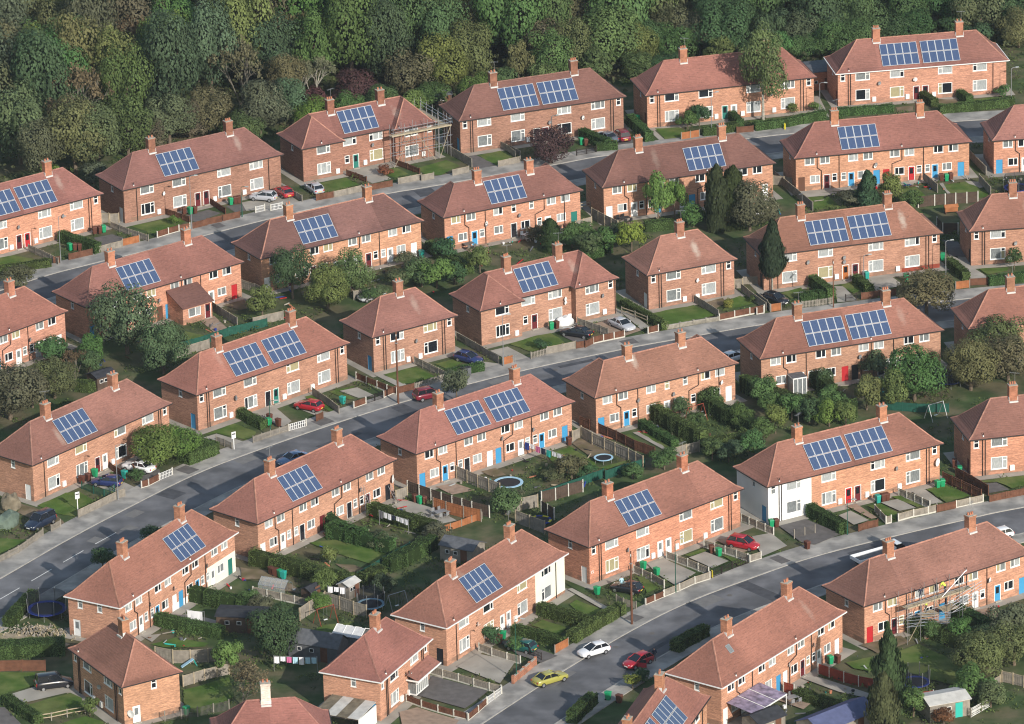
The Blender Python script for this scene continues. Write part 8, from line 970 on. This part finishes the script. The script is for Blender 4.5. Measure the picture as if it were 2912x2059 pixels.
# ------------------------------------------------------------------ scaffolds
def scaffold(hid, u0, u1, v0, v1, lifts, lb, wrap=None, zplat=4.75, wood='timber_pale'):
    h = HOUSE[hid]; o = hl(hid, u0, v0); t = thing('scaffold', lb, 'scaffold', (o.x, o.y, 0), h.rotation_euler.z, 'scaffolds on the houses')
    L = u1-u0; D = v1-v0; sm = cached(('std', round(zplat, 2)), lambda: MB().tube((0, 0, 0), (0, 0, zplat+1.5), .035, 'steel').mesh('standard')); n = max(2, round(L/1.9))
    for k in range(n+1):
        for y in (0, D): link('standard', sm, t, (L*k/n, y, rnd.uniform(-.0, .25)))
        b = MB().tube((L*k/n, -.2, zplat-.12), (L*k/n, D+.2, zplat-.12), .03, 'steel'); link('transom', b.mesh('transom'), t)
    for z in lifts+[zplat+.55, zplat+1.05]:
        for y in (0, D):
            if y == D and z > zplat: continue
            link('ledger', cached(('led', L, z), lambda: MB().tube((-.3, 0, 0), (L+.3, 0, 0), .032, 'steel').mesh('ledger')), t, (0, y, z))
    for k in range(4): link('scaffold_board', cached(('sb', L), lambda: MB().box(-.2, 0, 0, L+.2, .23, .04, wood).mesh('scaffold_board')), t, (0, .08+k*.27, zplat-.08))
    link('toe_board', cached(('tb', L), lambda: MB().box(-.2, 0, 0, L+.2, .03, .2, wood).mesh('toe_board')), t, (0, -.06, zplat-.03))
    for k in range(0, n, 2):
        s = 1 if k % 4 == 0 else -1; a_, c_ = (L*k/n, L*min(k+1.6, n)/n); link('brace', MB().tube((a_ if s > 0 else c_, -.06, .1), (c_ if s > 0 else a_, -.06, zplat), .04, wood).mesh('brace'), t)
    return t
sc1 = scaffold('H4', 14.0, 23.2, -1.3, -.25, [1.9, zz] if (zz := 3.3) else [], 'wood and steel scaffold around the right wing of the third top row house')
h4 = HOUSE['H4']
for k in range(5):
    link('standard', cached(('std', 4.75), None), sc1, (9.2, 1.9+k*1.8, rnd.uniform(0, .2))); link('standard', cached(('std', 4.75), None), sc1, (8.2, 1.9+k*1.8, rnd.uniform(0, .2)))
for z in (3.3, 4.65, 5.3, 5.8): link('ledger', MB().tube((9.2, -.2, z), (9.2, 9.3, z), .032, 'steel').mesh('ledger'), sc1)
for k in range(4): link('scaffold_board', MB().box(8.15+k*.26, .9, 4.66, 8.38+k*.26, 9.2, 4.70, 'timber_pale').mesh('scaffold_board'), sc1)
sc2 = scaffold('H35', 5.0, 14.6, -2.2, -.3, [1.9, 3.2], 'silver tube scaffold with workers on the lowest right house', zplat=4.2)
for k in range(5):
    for s_ in (0, 1): link('ledger', cached(('tri', k, s_), lambda: MB().tube((-.8 if s_ == 0 else 6.2, -.5, 2.2+k*.42-(0 if s_ else 0)), (5.6 if s_ == 0 else 10.4, -.9, 1.2+k*.32 if s_ == 0 else 3.6+k*.42), .034, 'steel').mesh('ledger')), sc2)
for x in (-.8, 1.2, 3.3, 5.7, 7.6, 9.4): link('standard', cached(('shs', x), lambda: MB().tube((0, 0, 0), (0, 0, 5.3), .034, 'steel').mesh('standard')), sc2, (x, -.7, 0))
link('ledger', MB().tube((4.6, -.5, 4.6), (8.2, -.5, 7.0), .03, 'steel').mesh('ledger'), sc2)
# ------------------------------------------------------------------ people
def person(p, rz, top, legs, lb, pose='stand', z0=0.0):
    J = {'pel': (0, 0, .95), 'che': (0, -.02, 1.32), 'nek': (0, -.01, 1.48), 'hea': (0, -.03, 1.62), 'top': (0, -.01, 1.72), 'ls': (-.19, 0, 1.42), 'le': (-.27, .0, 1.14), 'lw': (-.26, -.14, .92), 'rs': (.19, 0, 1.42), 're': (.28, -.02, 1.15), 'rw': (.24, -.2, .98), 'lh': (-.10, 0, .90), 'lk': (-.12, -.04, .50), 'la': (-.13, .02, .09), 'lt': (-.14, -.14, .04), 'rh': (.10, 0, .90), 'rk': (.12, -.05, .50), 'ra': (.14, .03, .09), 'rt': (.15, -.13, .04)}
    if pose == 'bend':
        for k in ('che', 'nek', 'hea', 'top', 'ls', 'rs', 'le', 're', 'lw', 'rw'): x, y, z = J[k]; d = z-.95; J[k] = (x, y-d*.75, .95+d*.62)
        J['lw'] = (-.2, -.65, .62); J['rw'] = (.22, -.6, .6); J['le'] = (-.27, -.42, .9); J['re'] = (.28, -.42, .9)
    E_ = [('pel', 'che'), ('che', 'nek'), ('nek', 'hea'), ('hea', 'top'), ('che', 'ls'), ('ls', 'le'), ('le', 'lw'), ('che', 'rs'), ('rs', 're'), ('re', 'rw'), ('pel', 'lh'), ('lh', 'lk'), ('lk', 'la'), ('la', 'lt'), ('pel', 'rh'), ('rh', 'rk'), ('rk', 'ra'), ('ra', 'rt')]
    rad = {'pel': .15, 'che': .155, 'nek': .06, 'hea': .095, 'top': .07, 'ls': .075, 'rs': .075, 'le': .048, 're': .048, 'lw': .036, 'rw': .036, 'lh': .095, 'rh': .095, 'lk': .065, 'rk': .065, 'la': .045, 'ra': .045, 'lt': .04, 'rt': .04}
    names = list(J); me = bpy.data.meshes.new('person'); me.from_pydata([J[n] for n in names], [(names.index(a), names.index(b_)) for a, b_ in E_], []); o = bpy.data.objects.new('p', me); COL.objects.link(o)
    md = o.modifiers.new('s', 'SKIN'); me.skin_vertices[0].data[0].use_root = True
    for i, n in enumerate(names): me.skin_vertices[0].data[i].radius = (rad[n], rad[n])
    ss = o.modifiers.new('u', 'SUBSURF'); ss.levels = 1; ss.render_levels = 1; bpy.context.view_layer.update(); me2 = bpy.data.meshes.new_from_object(o.evaluated_get(bpy.context.evaluated_depsgraph_get())); bpy.data.objects.remove(o)
    for m in (top, legs, 'skin', 'trim_black', 'hair'): me2.materials.append(M[m])
    hz = Vector(J['hea']); hands = [Vector(J['lw']), Vector(J['rw'])]
    for f in me2.polygons:
        c = f.center; f.use_smooth = True; d = (c-hz).length
        f.material_index = 4 if d < .2 and (c.z > hz.z+.04 or c.y > hz.y+.05) and c.z > hz.z-.05 else 2 if d < .16 or min((c-q).length for q in hands) < .08 else 3 if c.z < .10 else 1 if c.z < .93 and abs(c.x) < .22 and c.y > -.2 else 0
    o = link('person', me2, None, (p[0], p[1], z0), rz); tag(o, lb, 'person'); return o
pp = MISC['person']; person(pp[0], R(20), 'navy_cloth', 'grey_cloth', 'person in dark top and grey trousers standing behind the open red hatchback', z0=.02)
person(pp[1], R(200), 'blue_cloth', 'blue_cloth', 'person in pale blue beside the black hatchback near the wooden pole', z0=.03)
for k, (u, v_, z, pose, lb) in enumerate(((7.6, -1.2, 4.24, 'stand', 'worker in dark clothes at the left of the scaffold platform'), (11.2, -1.3, 4.24, 'bend', 'worker in lime vest bending over on the scaffold platform'), (8.6, -1.0, 2.4, 'stand', 'worker in lime vest and dark trousers below the platform'), (11.6, -1.0, 2.4, 'stand', 'worker in dark top climbing at the right of the scaffold'))):
    c = hl('H35', u, v_, 0); person((c.x, c.y), HOUSE['H35'].rotation_euler.z+R(170+30*k), 'hivis' if 'lime' in lb else 'navy_cloth', 'navy_cloth', lb, pose, z)
p = MISC['worker'][0]; person(p, R(60), 'hivis', 'navy_cloth', 'worker in lime vest bending on the ground below the scaffold', 'bend', 0)
for k in range(2): link('scaffold_board', MB().box(2.4+3.0*k, -.1, 2.32, 4.6+3.0*k, 1.4, 2.37, 'timber_pale').mesh('scaffold_board'), sc2)
# ladders leaning on the back of the second fourth-row house
for u, lb in ((19.6, 'tall aluminium ladder leaning on the back wall beside the washing'), (24.6, 'short aluminium ladder leaning beside the dark back door')):
    c = hl('H25', u, -1.1); t = thing('ladder', lb, 'ladder', (c.x, c.y, 0), HOUSE['H25'].rotation_euler.z, 'ladders'); H_ = 3.6 if u < 20 else 2.0; b = MB()
    for x in (-.2, .2): b.tube((x, 0, 0), (x, 1.35, H_), .03, 'steel', n=4)
    link('rails', b.mesh('rails'), t); b = MB(); n = int(H_/.3)
    for k in range(1, n): b.tube((-.2, 1.35*k/n, H_*k/n), (.2, 1.35*k/n, H_*k/n), .022, 'steel', n=4)
    link('rungs', b.mesh('rungs'), t)
# ------------------------------------------------------------------ give every thing a label of its own
def uniq():
    by = {}
    for o in THINGS: by.setdefault(o['label'], []).append(o)
    nth = ['first', 'second', 'third', 'fourth', 'fifth', 'sixth', 'seventh', 'eighth', 'ninth', 'tenth', 'eleventh', 'twelfth', 'thirteenth', 'fourteenth', 'fifteenth']
    for lab, os_ in by.items():
        if len(os_) < 2: continue
        os_.sort(key=lambda o: project(o.location)[0]); n = len(os_)
        for i, o in enumerate(os_):
            q = ('left one' if i == 0 else 'right one') if n == 2 else ('leftmost of %s' % ['', '', '', 'three', 'four', 'five', 'six', 'seven', 'eight', 'nine', 'ten'][min(n, 10)] if i == 0 else nth[min(i, 14)]+' from left')
            o['label'] = lab+', '+q
uniq()
print('things', len(THINGS), 'objects', len(bpy.data.objects), 'tris', sum(len(m.polygons) for m in bpy.data.meshes)*2, 'max words', max(len(o['label'].split()) for o in THINGS))
